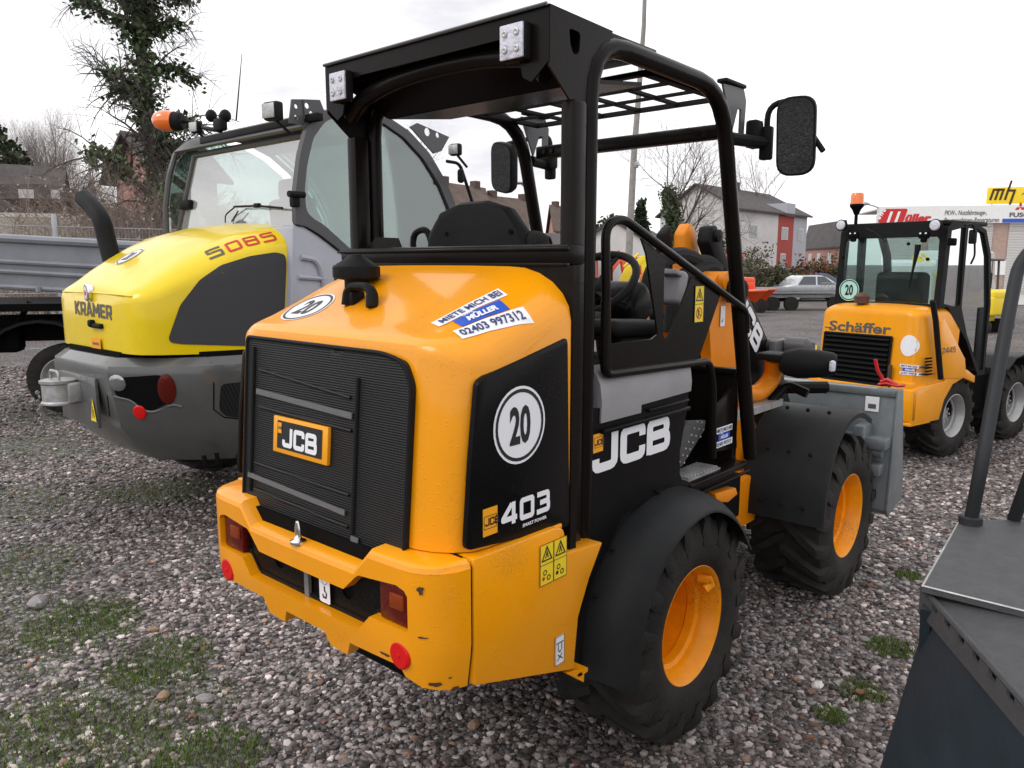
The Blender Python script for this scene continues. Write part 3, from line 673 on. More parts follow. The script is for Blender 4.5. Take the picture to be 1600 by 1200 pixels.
for sg in (-1, 1):
    b = MB(); y0 = YC+sg*.474; G = [(1.62, 2.265), (1.90, 2.258), (1.80, 2.03), (1.765, 2.0), (1.62, 2.115)]; H_ = round2([(1.70, 2.225), (1.75, 2.222), (1.745, 2.17), (1.72, 2.16), (1.705, 2.185)], .012)
    shell(b, G, [H_], lambda x, z: (Vector((x, y0, z)), Vector((0, sg, 0))), .006); b.build('roof_gusset', 'frame_black', T)
    b = MB(); pts = X(1.61, (787, 36), (830, 33), (831, 98), (789, 104)) if sg < 0 else X(1.61, (523, 114), (550, 110), (551, 158), (525, 164))
    c = sum(pts, Vector())/4; b.box((1.603, c.y, c.z), (.03, .084, .092), .006); wl = b.build('work_light', 'plastic_black', T)
    b = MB(); b.box((1.586, c.y, c.z), (.008, .078, .086), .003); ln = b.build('light_lens', 'clear_lens', wl)
    b = MB()
    for dy in (-.02, .02):
        for dz in (-.02, .02): b.lathe([(.009, 0), (.009, .003), (.005, .004), (.001, .002)], (1.582, c.y+dy, c.z+dz), (-1, 0, 0), 14)
    b.build('light_diode', 'worn_metal', ln)
# see-through front part of the roof
b = MB(); zr = 2.20; x0, x1, y0, y1 = 2.16, 2.66, YC-.42, YC+.42
for (p, q) in (((x0, y0), (x1, y0)), ((x1, y0), (x1, y1)), ((x1, y1), (x0, y1)), ((x0, y1), (x0, y0))):
    d = Vector((q[0]-p[0], q[1]-p[1], 0)); b.box(((p[0]+q[0])/2, (p[1]+q[1])/2, zr), (abs(d.x)+.03 if abs(d.x) > .1 else .03, abs(d.y)+.03 if abs(d.y) > .1 else .03, .014))
for k in range(1, 5): b.box(((x0+x1)/2, y0+(y1-y0)*k/5, zr), (x1-x0, .022, .010))
for k in (1, 2): b.box((x0+(x1-x0)*k/3, (y0+y1)/2, zr+.0), (.022, y1-y0, .0085))
b.build('roof_grid', 'plastic_black', T)
b = MB(); b.b2((2.655, YC-.43, 2.065), (2.705, YC+.43, 2.115), .008)
for yy in (-.38, -.34, .34, .38): b.lathe([(.010, 0), (.010, .006), (.001, .006)], (2.654, YC+yy, 2.09), (-1, 0, 0), 10)
b.build('front_cross_bar', 'frame_black', T)
for sg in (-1, 1):   # front light brackets on the roof corners
    yb = YC+sg*.46; b = MB(); b.poly([(2.60, yb, 2.235), (2.76, yb, 2.245), (2.785, yb, 2.205), (2.775, yb, 2.08), (2.745, yb, 2.08), (2.745, yb, 2.17), (2.72, yb, 2.17), (2.68, yb, 2.08)], .008, (0, 1, 0)); br = b.build('light_bracket', 'cab_frame_grey', T)
    b = MB(); b.box((2.685, yb-sg*.01, 2.250), (.16, .04, .014), .005); b.build('bracket_hood', 'plastic_black', br)
    b = MB(); b.box((2.82, yb+sg*.02, 2.09), (.06, .05, .10), .012); b.build('mirror_mount', 'plastic_black', br)
# mirrors
for sg, cpx, w, h, tilt, yaw in ((-1, (1244, 213), .135, .275, 0, 12), (1, (786, 262), .15, .235, .22, -8)):
    c = WF.hit(*cpx, 0, 2.86); c.x = 2.86; R3 = Matrix.Rotation(math.radians(yaw), 3, 'Z') @ Matrix.Rotation(math.radians(-11), 3, 'Y') @ Matrix.Rotation(tilt, 3, 'X')
    b = MB(); out = round2([(-w/2, -h/2), (w/2, -h/2), (w/2, h/2), (-w/2, h/2)], .055, 6)
    secs = []
    for dx, k in ((-.014, .96), (-.010, 1.0), (.012, 1.0), (.035, .88), (.045, .6)): secs.append([Vector((dx, y*k, z*(1-(1-k)*.5))) for y, z in out])
    b.loft(secs); b.xf(Matrix.Translation(c) @ R3.to_4x4()); mr = b.build('side_mirror', 'plastic_black', T)
    b = MB(); o2 = [(y*.90, z*.94) for y, z in out]; b.add([(-.0155, y, z) for y, z in o2], [tuple(range(len(o2)))[::-1]]); b.xf(Matrix.Translation(c) @ R3.to_4x4()); b.build('mirror_glass', 'mirror', mr, fix=False)
    b = MB(); e = Vector((2.86, YC+sg*.51, 2.06)); b.tube([e, e+Vector((0, 0, .14)), Vector((2.88, c.y-sg*.0, c.z+h*.47)), c+Vector((.03, 0, h*.30))], .011, 10, smooth=.06); b.box(e+Vector((0, 0, .0)), (.035, .045, .12), .008)
    b.tube([Vector((2.66, YC+sg*.46, 2.06)), e], .022, 10)
    if sg < 0: b.ball(c+Vector((.05, -.02, .03)), .022, 12); b.tube([c+Vector((.05, -.03, .02)), c+Vector((.04, -.085, -.055))], .010, 10)
    b.build('mirror_arm', 'plastic_black', mr)
# --- cab interior
b = MB(); prof = [(-.235, 1.50), (-.235, 1.62), (-.21, 1.73), (-.15, 1.80), (-.06, 1.825), (.06, 1.825), (.15, 1.80), (.21, 1.73), (.235, 1.62), (.235, 1.50)]
secs = []
for x, k in ((1.885, .90), (1.895, .97), (1.92, 1.0), (1.95, .985), (1.98, .93)): secs.append([Vector((x+(z-1.6)*-.02, YC+.075+y*k, 1.5+(z-1.5)*(k if z > 1.55 else 1))) for y, z in prof])
b.loft(secs); seat = b.build('seat', 'plastic_black', T)
b = MB(); b.lathe([(.008, 0), (.008, .004), (.001, .004)], (1.884, YC-.11, 1.72), (-1, 0, 0), 12); b.lathe([(.008, 0), (.008, .004), (.001, .004)], (1.884, YC+.18, 1.72), (-1, 0, 0), 12); b.build('seat_bolt', 'deep_black', seat)
b = MB(); b.box((2.13, YC+.02, 1.40), (.42, .44, .10), .035, seg=4); b.box((1.97, YC+.02, 1.55), (.10, .40, .35), .04, seg=4); b.build('seat_cushion', 'fabric_black', seat)
b = MB(); b.tube([(1.96, YC+.44, 1.66), (1.96, YC+.44, 1.73), (1.96, YC+.36, 1.75), (1.96, YC+.33, 1.66)], .012, 10, smooth=.05); b.build('grab_ring', 'plastic_black', T)
b = MB(); b.tube([(2.68, YC+.405, 1.50), (2.66, YC+.405, 1.72), (2.72, YC+.405, 1.74), (2.78, YC+.405, 1.50)], .014, 10, smooth=.05); b.build('grab_handle', 'frame_black', T)
b = MB(); b.b2((1.80, YC-.40, .86), (2.36, YC+.40, 1.30), .02); b.build('seat_box', 'plastic_black', T)
b = MB(); b.b2((1.80, YC-.44, .80), (2.92, YC+.44, .832)); b.build('floor_plate', 'frame_black', T)
# grey cover plate above lettering
b = MB(); prof = [(1.285, 1.155), (1.283, 1.22), (1.290, 1.27), (1.31, 1.305), (1.36, 1.315), (1.36, 1.15)]
b.loft([[Vector((x, y, z+(dz if z < 1.2 else 0))) for y, z in prof] for x, dz in ((1.86, 0), (2.08, 0), (2.0805, .025), (2.40, .03))]); b.build('grey_cover', 'grey_panel', T)
b = MB(); b.prism([(1.88, 1.20), (2.36, 1.20), (2.40, 1.235), (2.385, 1.12), (2.345, .98), (2.35, .90), (2.42, .80), (2.22, .86), (2.0, .84), (1.86, .70), (1.80, .62), (1.80, 1.20)][::-1], 1, 1.290, 1.305); sk = b.build('side_skirt', 'gloss_black', T)
b = MB(); b.b2((1.86, 1.272, 1.122), (2.38, 1.292, 1.136), .004); b.b2((2.12, 1.277, 1.150), (2.38, 1.292, 1.162), .004); b.build('skirt_ridge', 'gloss_black', sk)
c = WF.hit(925, 741, 1, 1.289); D = Decal(c, (1, 0, 0), (0, 0, 1), (0, -1, 0)); e = WF.hit(1046, 704, 1, 1.289); hgt = .114
V, F, w = letters('JCB', hgt, .25, xs=1.12, gap=.09, rr=.16); k = (e.x-c.x)/w; D.put([(x*k, y) for x, y in V], F, 0); D.put(*rect2(.002, .062, .052, .118), 1)
V, F, w = letters('JCB', .022, .2, gap=.08); D.put([(x*.8+.010, y*.8+.083) for x, y in V], F, 2, 1); V, F = stroke2([[(.008, .077), (.047, .077), (.047, .107), (.006, .107), (.008, .077)]], .0014); D.put(V, F, 2, 1)
D.mb.build('maker_lettering', ['white_decal', 'orange_decal', 'black_decal'], sk, fix=False)
# dotted foot plate, steps and door opening
q = Y(1.315, (1056, 733), (1054, 700), (1075, 658), (1103, 657), (1101, 672), (1066, 729)); b = MB(); b.poly(q, .02, (0, 1, 0), .003); fp = b.build('pedal_plate', 'platform_grey', T)
b = MB(); base = q[0]
for i in range(7):
    for j in range(4):
        p = Y(1.315, (1062+i*4.6+j*7, 722-i*10.5+j*1.2))[0]
        if inside((p.x, p.z), [(a.x, a.z) for a in q]): b.ball(p, (.004, .003, .004), 8)
b.build('plate_stud', 'worn_metal', fp)
b = MB(); b.b2((2.44, 1.29, .815), (2.90, 1.36, .838), .004); b.b2((2.44, 1.286, .79), (2.92, 1.30, .80), .002); b.build('door_sill', 'frame_black', T)
b = MB(); b.b2((2.47, 1.32, .836), (2.72, 1.42, .844)); 
for i in range(10): b.b2((2.48+i*.024, 1.325, .844), (2.49+i*.024, 1.415, .852), .002)
b.build('step_grate', 'worn_metal', T)
q = Y(1.34, (1112, 708), (1116, 645), (1150, 600), (1152, 700)); b = MB(); b.poly(q, .02, (0, 1, 0), .004); sp = b.build('front_side_plate', 'frame_black', T)
q = Y(1.339, (1131, 681), (1148, 676), (1131, 660))[0]; D = Decal(q, (1, 0, 0), (0, 0, 1), (0, -1, 0)); miete(D, .145, sub=1); D.mb.build('hire_sticker', ['white_decal', 'blue_decal', 'navy_decal'], sp, fix=False)
b = MB(); b.b2((2.86, YC-.43, .82), (2.90, YC+.43, 1.20), .006); b.b2((2.84, YC-.43, 1.19), (2.88, YC+.43, 1.212), .004); b.build('front_bulkhead', 'frame_black', T)
# tubular door guard
b = MB(); tp = Y(1.285, (948, 585), (946, 352), (972, 340), (1166, 485), (1166, 520)); b.tube(tp, .0135, 12, smooth=.05)
tp = Y(1.285, (946, 470), (944, 586), (1108, 564), (1114, 600), (1114, 715)); b.tube(tp, .0135, 12, smooth=.035)
gd = b.build('door_guard', 'frame_black', T)
b = MB(); q = [(946, 584), (948, 538), (1018, 530), (1028, 522), (1010, 396), (1002, 372), (1045, 406), (1040, 412), (1038, 425), (1036, 524), (1040, 530), (1048, 520), (1081, 432), (1128, 455), (1092, 560)]
q = Y(1.289, *q); P2 = [(p.x, p.z) for p in q]; shell(b, P2, [], axis_fn(1, 1.289, -1), .006); gp_ = b.build('guard_plate', 'frame_black', gd)
c = WF.hit(1092, 475, 1, 1.288); D = Decal(c, (1, 0, 0), (0, 0, 1), (0, -1, 0)); warn_sign(D, 0, 0, .062, 0, 1, mi_red=2); D.mb.build('warning_sticker', ['safety_yellow', 'black_decal', 'red_decal'], gp_, fix=False)
c = WF.hit(864, 876, 1, 1.229); D = Decal(c, (1, 0, 0), (0, 0, 1), (0, -1, 0)); warn_sign(D, -.028, 0, .056, 0, 1, low='belt', mi_red=2); warn_sign(D, .030, 0, .056, 0, 1, low='belt2', mi_red=1); D.mb.build('warning_sticker', ['safety_yellow', 'black_decal', 'red_decal'], T, fix=False)
c = WF.hit(874, 1015, 1, 1.229); D = Decal(c, (1, 0, 0), (0, 0, 1), (0, -1, 0)); V = round2([(-.021, -.043), (.021, -.043), (.021, .043), (-.021, .043)], .007); D.put(V, [tuple(range(len(V)))], 0)
for ln_ in ([(-.016, .022), (.016, .022)], [(-.008, .02), (-.008, .002), (.0, -.006), (.008, .002), (.008, .02)], [(-.012, -.03), (.01, -.012)], [(-.010, -.012), (.012, -.028)]): V, F = stroke2([ln_], .003); D.put(V, F, 1, 1)
V, F = stroke2([[(-.019, -.041), (.019, -.041), (.019, .041), (-.019, .041), (-.019, -.041)]], .0015); D.put(V, F, 1, 1)
D.mb.build('lashing_sticker', ['white_decal', 'black_decal'], T, fix=False)
# steering column, wheel, consoles
b = MB(); ctr = WF.hit(922, 445, 1, YC+.02); ax = Vector((-.62, 0, .78)).normalized(); u = Vector((0, 1, 0)); w_ = ax.cross(u)
ring = [ctr+(u*math.cos(t)+w_*math.sin(t))*.188 for t in [2*math.pi*k/40 for k in range(40)]]; b.tube(ring, .0155, 12, closed=True)
for t in (.3, 2.6, 4.5): b.tube([ctr-ax*.02, ctr+(u*math.cos(t)+w_*math.sin(t))*.17], .012, 8, flat=.5)
b.lathe([(.05, -.04), (.05, -.005), (.04, .005), (.001, .006)], ctr, ax, 20); sw = b.build('steering_wheel', 'plastic_black', T)
b = MB(); c = ctr; b.loft([[c+Vector(v)+Vector((dx, y, dz)) for v in ((-.06, 0, 0), (.06, 0, .05), (.09, 0, -.05), (-.03, 0, -.08))] for dx, y, dz in ((.06, -.10, -.06), (.07, .10, -.06))]) if False else None
b.box(c+Vector((.14, -.03, -.09)), (.20, .26, .16), .05, Matrix.Rotation(-.6, 3, 'Y'), 4); b.box(c+Vector((.22, -.02, -.32)), (.16, .20, .46), .05, Matrix.Rotation(-.2, 3, 'Y'), 4); b.build('steering_column', 'gloss_black', T)
b = MB(); c = WF.hit(1053, 415+35, 1, 1.50); b.box(c, (.05, .09, .13), .018, Matrix.Rotation(.3, 3, 'Y'), 3); b.box(c+Vector((-.02, 0, .055)), (.06, .075, .02), .006, Matrix.Rotation(.3, 3, 'Y')); b.build('control_pod', 'grey_panel', T)
b = MB(); c = WF.hit(975, 512, 1, 1.43); b.box(c, (.30, .14, .055), .025, Matrix.Rotation(.05, 3, 'Y'), 4); b.box(c+Vector((.02, 0, -.07)), (.22, .11, .10), .03, seg=3); b.build('armrest', 'plastic_black', T)
b = MB(); c = WF.hit(1025, 545, 1, 1.43); b.tube([c, c+Vector((0, 0, .10))], .012, 8); b.ball(c+Vector((0, 0, .12)), .028, 12)
for k in range(4): b.lathe([(.03-k*.003, 0), (.034-k*.003, .007), (.03-k*.003, .014)], c+Vector((-.05, 0, -.02+k*.015)), seg=14)
b.build('joystick', 'plastic_black', T)
# --- wheels
for cx, nm in ((2.335, 0), (3.93, 1)):
    for sg in (-1, 1):
        wheel(T, (cx, YC+sg*.388, .372), sg, .412, .385, .200, .17, 'rim_yellow', 17, .030, spin=.2+nm)
b = MB(); q = WF.hit(1106, 908, 1, 1.22); b.tube([q+Vector((.0, .04, .0)), q+Vector((.015, .0, .0)), q+Vector((.03, 0, -.02)), q+Vector((.0, .01, -.035))], .008, 8, flat=2); b.build('valve_guard', 'rim_yellow', T)
# axles + belly
b = MB(); b.box((2.335, YC, .385), (.16, .62, .16), .03); b.box((3.93, YC, .385), (.16, .62, .16), .03); b.box((2.2, YC, .55), (1.6, .42, .30), .02); b.build('axle', 'deep_black', T)
# rear mudguards
def fender(pts, ylo, yhi, t, name, par, m='fender_plastic', flange=0):
    b = MB(); P = rounded([Vector((x, 0, z)) for x, z in pts], .16); secs = []
    for i, p in enumerate(P):
        d = (P[min(i+1, len(P)-1)]-P[max(i-1, 0)]).normalized(); n = Vector((-d.z, 0, d.x))
        secs.append([Vector((p.x, ylo+.012, p.z)), Vector((p.x, ylo, p.z))-n*.010, Vector((p.x, ylo, p.z))-n*(.016+flange), Vector((p.x, ylo+.006, p.z))-n*(.016+flange), Vector((p.x, ylo+.016, p.z))-n*t, Vector((p.x, yhi, p.z))-n*t, Vector((p.x, yhi, p.z))])
    b.loft(secs); return b.build(name, m, par, angle=40)
for sg in (-1, 1):
    def yy(a, b_): return (a, b_) if sg < 0 else (2*YC-b_, 2*YC-a)
    Po = [(1.885, .33), (1.895, .505), (1.95, .635), (2.06, .745), (2.20, .800), (2.358, .806), (2.54, .715), (2.655, .575)]
    Pi = [(1.800, .38), (1.815, .56), (1.88, .69), (1.99, .80), (2.17, .865), (2.36, .865), (2.56, .765), (2.68, .60)]
    cv = lambda P: rounded([Vector((x, 0, z)) for x, z in P], .12)
    O_, I_ = cv(Po), cv(Pi); yo, yi = (1.150, 1.315) if sg < 0 else (2*YC-1.150, 2*YC-1.315); dy = yi-yo; lo, hi = min(yo, yi), max(yo, yi); c2 = Vector((2.335, 0, .372)); secs = []
    for p, q in zip(O_, I_):
        rowa = [p.lerp(q, k)+Vector((0, yo+dy*t, 0)) for t, k in ((0, 0), (.03, .12), (.12, .42), (.28, .74), (.5, .92), (.78, 1), (1, 1.0))]
        secs.append(rowa+[v_-((v_-Vector((0, v_.y, 0))-c2).normalized())*.007 for v_ in rowa[::-1]])
    b = MB(); b.loft(secs); f = b.build('rear_mudguard', 'fender_plastic', T, angle=50)
    if sg < 0:
        secs = []
        for q in I_: d = (q-c2).normalized(); secs.append([q+Vector((0, 1.302, 0)), q+d*.022+Vector((0, 1.302, 0)), q+d*.022+Vector((0, 1.315, 0)), q-d*.12+Vector((0, 1.315, 0))])
        b = MB(); b.loft(secs); b.build('mudguard_flange', 'plastic_black', f)
    for x, z in ((1.845, .62), (1.93, .745), (2.2, .865)): b = MB(); b.lathe([(.009, 0), (.009, .006), (.001, .008)], (x-.004, lo+.13 if sg < 0 else hi-.13, z+.004), (-.3, 0, .9), 10); b.build('mudguard_bolt', 'plastic_black', f)
    pts = [(3.44, .44), (3.45, .60), (3.53, .80), (3.70, .915), (3.90, .925), (4.06, .86)]
    lo, hi = yy(1.165, 1.56); f = fender(pts, lo, hi, .010, 'front_mudguard', T, flange=.016)
    b = MB()
    for (x, z, nx) in ((3.70, .925, .4), (3.49, .76, .85), (3.435, .52, 1)):
        for k in range(3):
            y = lo+.09+k*.10; b.ball((x-.004, y, z), (.010, .010, .010), 8)
    b.build('mudguard_bolt', 'plastic_black', f)
# yellow hinge latch under sill
b = MB(); q = Y(1.30, (1118, 772), (1150, 762), (1153, 772), (1138, 785), (1120, 785)); b.poly(q, .04, (0, 1, 0), .004); jt = b.build('hinge_latch', 'loader_yellow_arm', T); b = MB(); b.b2((2.6, 1.45, .50), (3.2, 2.09, .70), .01); b.build('articulation_joint', 'deep_black', T)
# --- front frame, tower and loader arm
b = MB()
for y, q in ((1.60, ((1112, 445), (1122, 428), (1141, 427), (1149, 470), (1150, 585), (1172, 640), (1196, 700), (1188, 760), (1158, 740), (1128, 640), (1112, 580), (1108, 500))), (1.90, ((1018, 445), (1030, 428), (1062, 426), (1085, 450), (1092, 520), (1110, 640), (1060, 640), (1040, 560)))):
    b.prism(round2([(p.x, p.z) for p in Y(y, *q)], .03), 1, y, y+.05)
b.tube([WF.hit(1100, 583, 1, 1.60)+Vector((.04, 0, .01)), WF.hit(1100, 583, 1, 1.60)+Vector((.04, .35, .01))], .045, 16); c_ = WF.hit(1128, 440, 1, 1.60); b.tube([c_+Vector((0, -.03, 0)), c_+Vector((0, .40, 0))], .045, 16); b.b2((3.30, 1.52, .38), (4.15, 2.02, .62), .01)
b.build('loader_tower', 'loader_yellow_arm', T)
b = MB(); c = WF.hit(1140, 455, 1, 1.55); b.lathe([(.055, -.03), (.055, .03), (.045, .04), (.001, .04)], c+Vector((.06, 0, 0)), (0, -1, 0), 20); b.build('tower_pin_cap', 'plastic_black', T)
b = MB(); p0 = WF.hit(1078, 372, 1, 1.80)
b.prism([(p0.x-.06, p0.z-.30), (p0.x-.05, p0.z+.02), (p0.x, p0.z+.07), (p0.x+.06, p0.z+.04), (p0.x+.16, p0.z-.2), (p0.x+.2, p0.z-.5), (p0.x+.02, p0.z-.5)], 1, 1.80, 1.86, .012); b.build('tipping_lever', 'loader_yellow_arm', T)
b = MB(); b.prism([(p0.x-.0, p0.z-.02), (p0.x+.02, p0.z+.05), (p0.x+.07, p0.z+.06), (p0.x+.12, p0.z), (p0.x+.36, p0.z-.32), (p0.x+.30, p0.z-.38)], 1, 1.70, 1.77, .012); b.lathe([(.028, 0), (.028, .02), (.001, .025)], (p0.x+.06, 1.70, p0.z+.01), (0, -1, 0), 16); b.prism([(p0.x-.09, p0.z-.10), (p0.x-.09, p0.z+.02), (p0.x-.03, p0.z+.06), (p0.x, p0.z-.1)], 1, 1.88, 1.93, .01); b.build('tipping_link', 'plastic_black', T)
b = MB(); aa = [(3.28, 1.50), (3.44, 1.60), (3.70, 1.42), (4.14, 1.02), (4.42, .62), (4.44, .36), (4.30, .34), (4.20, .56), (3.85, .92), (3.48, 1.22)]
b.prism(aa, 1, 1.66, 1.72, .008); b.prism(aa, 1, 1.82, 1.88, .008); arm = b.build('lift_arm', 'gloss_black', T)
c = WF.hit(1165, 470, 1, 1.656); D = Decal(WF.hit(1184, 512, 1, 1.657)+Vector((-.24, 0, .15)), Vector((.72, 0, -.62)), (.62, 0, .72), (0, -1, 0)); V, F, w = letters('JCB', .12, .25, xs=1.1, gap=.09); D.put([(x, y-.06) for x, y in V], F, 0); D.mb.build('arm_lettering', ['white_decal'], arm, fix=False)
b = MB(); q = WF.hit(1222, 540, 1, 1.50); q = Vector((3.92, 1.56, 1.20)); b.lathe([(.05, 0), (.05, .10), (.04, .11), (.03, .13), (.001, .13)], q, (0, -1, 0), 18); b.lathe([(.035, 0), (.035, .3)], q, (0, 1, 0), 14); b.box(q+Vector((-.05, .03, -.06)), (.16, .04, .20), .02); b.build('arm_pin', 'cab_frame_grey', T)
# hoses in fabric sleeve
b = MB()
for pts, r in (([(1010, 470), (1020, 415), (1060, 395), (1095, 410), (1090, 450)], .035), ([(1050, 520), (1055, 455), (1075, 425), (1110, 415), (1125, 435)], .04), ([(1075, 430), (1090, 408), (1115, 412), (1130, 440)], .035), ([(1120, 640), (1122, 600), (1135, 560), (1160, 540), (1168, 560)], .05)):
    b.tube([WF.hit(x, y, 1, 1.72) for x, y in pts], r, 10, smooth=.08)
b.build('hose_sleeve', 'fabric_black', T)
D = Decal(WF.hit(1129, 494, 1, 1.596), (1, 0, 0), (0, 0, 1), (0, -1, 0)); D.put(*rect2(-.022, -.045, .022, .045), 0); V, F = stroke2([[(0, -.005), (.002, -.018), (-.006, -.026), (-.01, -.018)]], .004); D.put(V, F, 1, 1); D.mb.build('hook_sticker', ['white_decal', 'black_decal'], T, fix=False)
b = MB(); b.tube([WF.hit(1150, 612, 1, 1.50), WF.hit(1183, 618, 1, 1.48), WF.hit(1208, 590, 1, 1.45), WF.hit(1210, 560, 1, 1.43)], .042, 14, smooth=.12); hb = b.build('headlight_arm', 'loader_yellow_arm', T)
c = WF.hit(1209, 556, 1, 1.43); b = MB(); b.box(c, (.14, .12, .03), .008); b.build('headlight_seat', 'plastic_black', hb)
b = MB(); c = WF.hit(1262, 568, 1, 1.28); secs = []
for t, ry, rz, dy in ((-.15, .035, .035, .02), (-.12, .055, .055, .01), (-.05, .068, .068, 0), (.06, .070, .062, -.005), (.13, .064, .052, -.01), (.15, .05, .042, -.012)):
    secs.append([c+Vector((t*.35, -t*.72+math.cos(a_)*.0, 0))+Vector((math.cos(a_)*ry*.9, math.cos(a_)*ry*.35+dy*0, math.sin(a_)*rz-dy*0)) for a_ in [2*math.pi*k/18 for k in range(18)]])
b.loft(secs); hl = b.build('headlight', 'plastic_black', T)
b = MB(); q = WF.hit(1277, 570, 1, 1.19); b.box(c+Vector((-.02, -.115, 0)), (.03, .02, .05), .01, Matrix.Rotation(-.4, 3, 'Z')); b.build('indicator_lens', 'clear_lens', hl)
b = MB(); b.tube([WF.hit(1195, 640, 1, 1.45), WF.hit(1228, 600, 1, 1.40), WF.hit(1262, 615, 1, 1.3)], .022, 10, smooth=.04); b.tube([WF.hit(1228, 605, 1, 1.42), WF.hit(1290, 605, 1, 1.3)], .03, 10); b.build('hydraulic_ram', 'gloss_black', T)
b = MB(); b.b2((3.0, 1.40, .97), (3.5, 1.46, 1.0)); b.build('fender_bracket', 'worn_metal', T)

# ================================================================== bucket in front of the near loader
KT = thing('loader_bucket', 'grey steel bucket hitched to the nose of the near wheel loader', 'bucket', (4.6, YC, 0), off=(4.6, YC, 0))
b = MB(); y0, y1 = 1.14, 2.40
sp = [(4.36, .955), (4.33, .66), (4.305, .32), (4.33, .29), (4.56, .33), (4.56, .35), (4.35, .33), (4.35, .66), (4.40, .955)]
b.prism(sp, 1, y0, y1, .003); b.b2((4.34, y0, .925), (4.42, y1, .965), .006); back = b.build('bucket_shell', 'bucket_grey', KT)
b = MB()
for y in (y0-.012, y1): b.prism([(4.345, .96), (4.30, .32), (4.32, .285), (4.57, .335), (4.57, .42), (4.43, .965)], 1, y, y+.012, .002)
b.build('bucket_side', 'bucket_grey', KT)
b = MB(); b.b2((4.20, y0+.10, .55), (4.37, y0+.16, .78), .01); b.b2((4.20, y1-.16, .55), (4.37, y1-.10, .78), .01); b.b2((4.22, y0+.0, .66), (4.36, y0+.30, .72), .006); b.b2((4.22, y0+.02, .52), (4.34, y0+.14, .58), .006); b.tube([(4.26, y0+.02, .64), (4.26, y1-.02, .64)], .03, 12); b.b2((4.16, 1.55, .35), (4.30, 1.99, .80), .01); b.build('quick_hitch', 'bucket_grey', KT)
D = Decal(X(4.34, (1363, 631))[0], (0, -1, 0), (0, 0, 1), (-1, 0, 0), base=.003); D.put(*rect2(-.035, -.04, .035, .04), 0); D.put(*rect2(-.02, -.025, .02, 0), 1, 1); D.mb.build('bucket_sticker', ['white_decal', 'charcoal_decal'], KT, fix=False)
RB = thing('red_strap', 'red plastic strap tied on the top edge of the grey bucket', 'strap', X(4.38, (1385, 603))[0]); c = Vector((0, 0, 0)); b = MB()
b.tube([Vector(v) for v in ((-.02, .06, .14), (-.015, .045, .08), (0, .01, .02), (0, -.02, .01))], .010, 6, flat=.4); b.tube([Vector(v) for v in ((0, .04, .005), (0, 0, .014), (0, -.06, .006), (0, -.09, .012))], .016, 6, flat=.5); b.tube([Vector(v) for v in ((0, .03, .02), (0, .0, .035), (0, -.05, .012))], .010, 6)
b.build('strap_loop', 'red_decal', RB)
# ================================================================== yellow telehandler-size loader with cab (behind, left)
KY = 5.12; KO = (3.4, KY, 0)
K = thing('wheel_loader', 'large lemon-yellow and grey cab loader with black upright exhaust and arched side glass', 'wheel loader', KO, off=KO)
b = MB()
kst = [(1.90, .45, 1.415, .03), (1.912, .52, 1.440, .05), (1.935, .575, 1.462, .07), (1.975, .615, 1.485, .09), (2.03, .645, 1.520, .11), (2.12, .68, 1.585, .13), (2.24, .72, 1.66, .15), (2.38, .765, 1.735, .16), (2.53, .81, 1.80, .165), (2.70, .845, 1.845, .165), (2.86, .87, 1.865, .16)]
b.loft([sec(x, w, t, 1.10-(x-1.9)*.03, r, .03, KY, 1.7) for x, w, t, r in kst]); KH = bvh(b); kb = b.build('bonnet', 'kramer_yellow', K, angle=25)
b = MB(); b.tube([Vector((1.906, KY+.46, 1.44)), Vector((1.900, KY, 1.445)), Vector((1.906, KY-.46, 1.44)), Vector((1.925, KY-.53, 1.435))], .0055, 8); b.build('bonnet_lip', 'kramer_yellow', kb)
# mesh side panel (arched)
def kpt(x, y): return camhit(KH, x, y)[0] 
q = [(281, 531), (296, 478), (322, 438), (352, 414), (390, 400), (425, 394), (438, 398), (440, 410), (436, 535), (400, 541), (300, 540), (284, 538)]
pl = Y(KY-.80, *q); P2 = round2([(p.x, p.z) for p in pl], .02); 
V2, F2 = cdt(P2, [], .05); mb = MB(); pv = []
for (x, z) in V2:
    h = KH.ray_cast(Vector((x, KY-2, z)), Vector((0, 1, 0))); pv.append((h[0] if h[0] is not None else Vector((x, KY-.8, z)))+Vector((0, -.004, 0)))
mb.add(pv, F2); mb.build('side_mesh', 'kramer_mesh', kb, fix=False)
# lettering
p, u, v, n = frame_from(KH, (147, 480), (175, 484), (147, 462)); D = Decal(p, u, v, n, KH, base=.003)
V, F, w = letters('KRAMER', .085, .21, xs=.95, gap=.12, rr=.05); k = .56/w; D.put([(x*k-.30, y-.060) for x, y in V], F, 0); D.mb.build('maker_lettering', ['charcoal_decal'], kb, fix=False)
p, u, v, n = frame_from(KH, (382, 378), (430, 368), (381, 360)); D = Decal(p, u, v, n, KH, base=.004)
V, F, w5 = letters('5', .098, .17, xs=1.2, gap=.10, rr=.05); D.put([(x-.235, y-.05) for x, y in V], F, 0, 0, rot=.0); V, F, w = letters('085', .098, .15, xs=1.12, gap=.14, rr=.10); D.put([(x-.235+w5+.018, y-.05) for x, y in V], F, 1); D.mb.build('model_lettering', ['charcoal_decal', 'red_decal'], kb, fix=False)
b = MB(); p, n = camhit(KH, 146, 442); p = Vector((1.886, KY, 1.445)); b.loft([[p+Vector((-d, math.cos(t)*.038*k, math.sin(t)*.055*k)) for t in [2*math.pi*i/20 for i in range(20)]] for d, k in ((-.02, 1), (.006, 1), (.012, .9))]); em = b.build('emblem', 'chrome', kb)
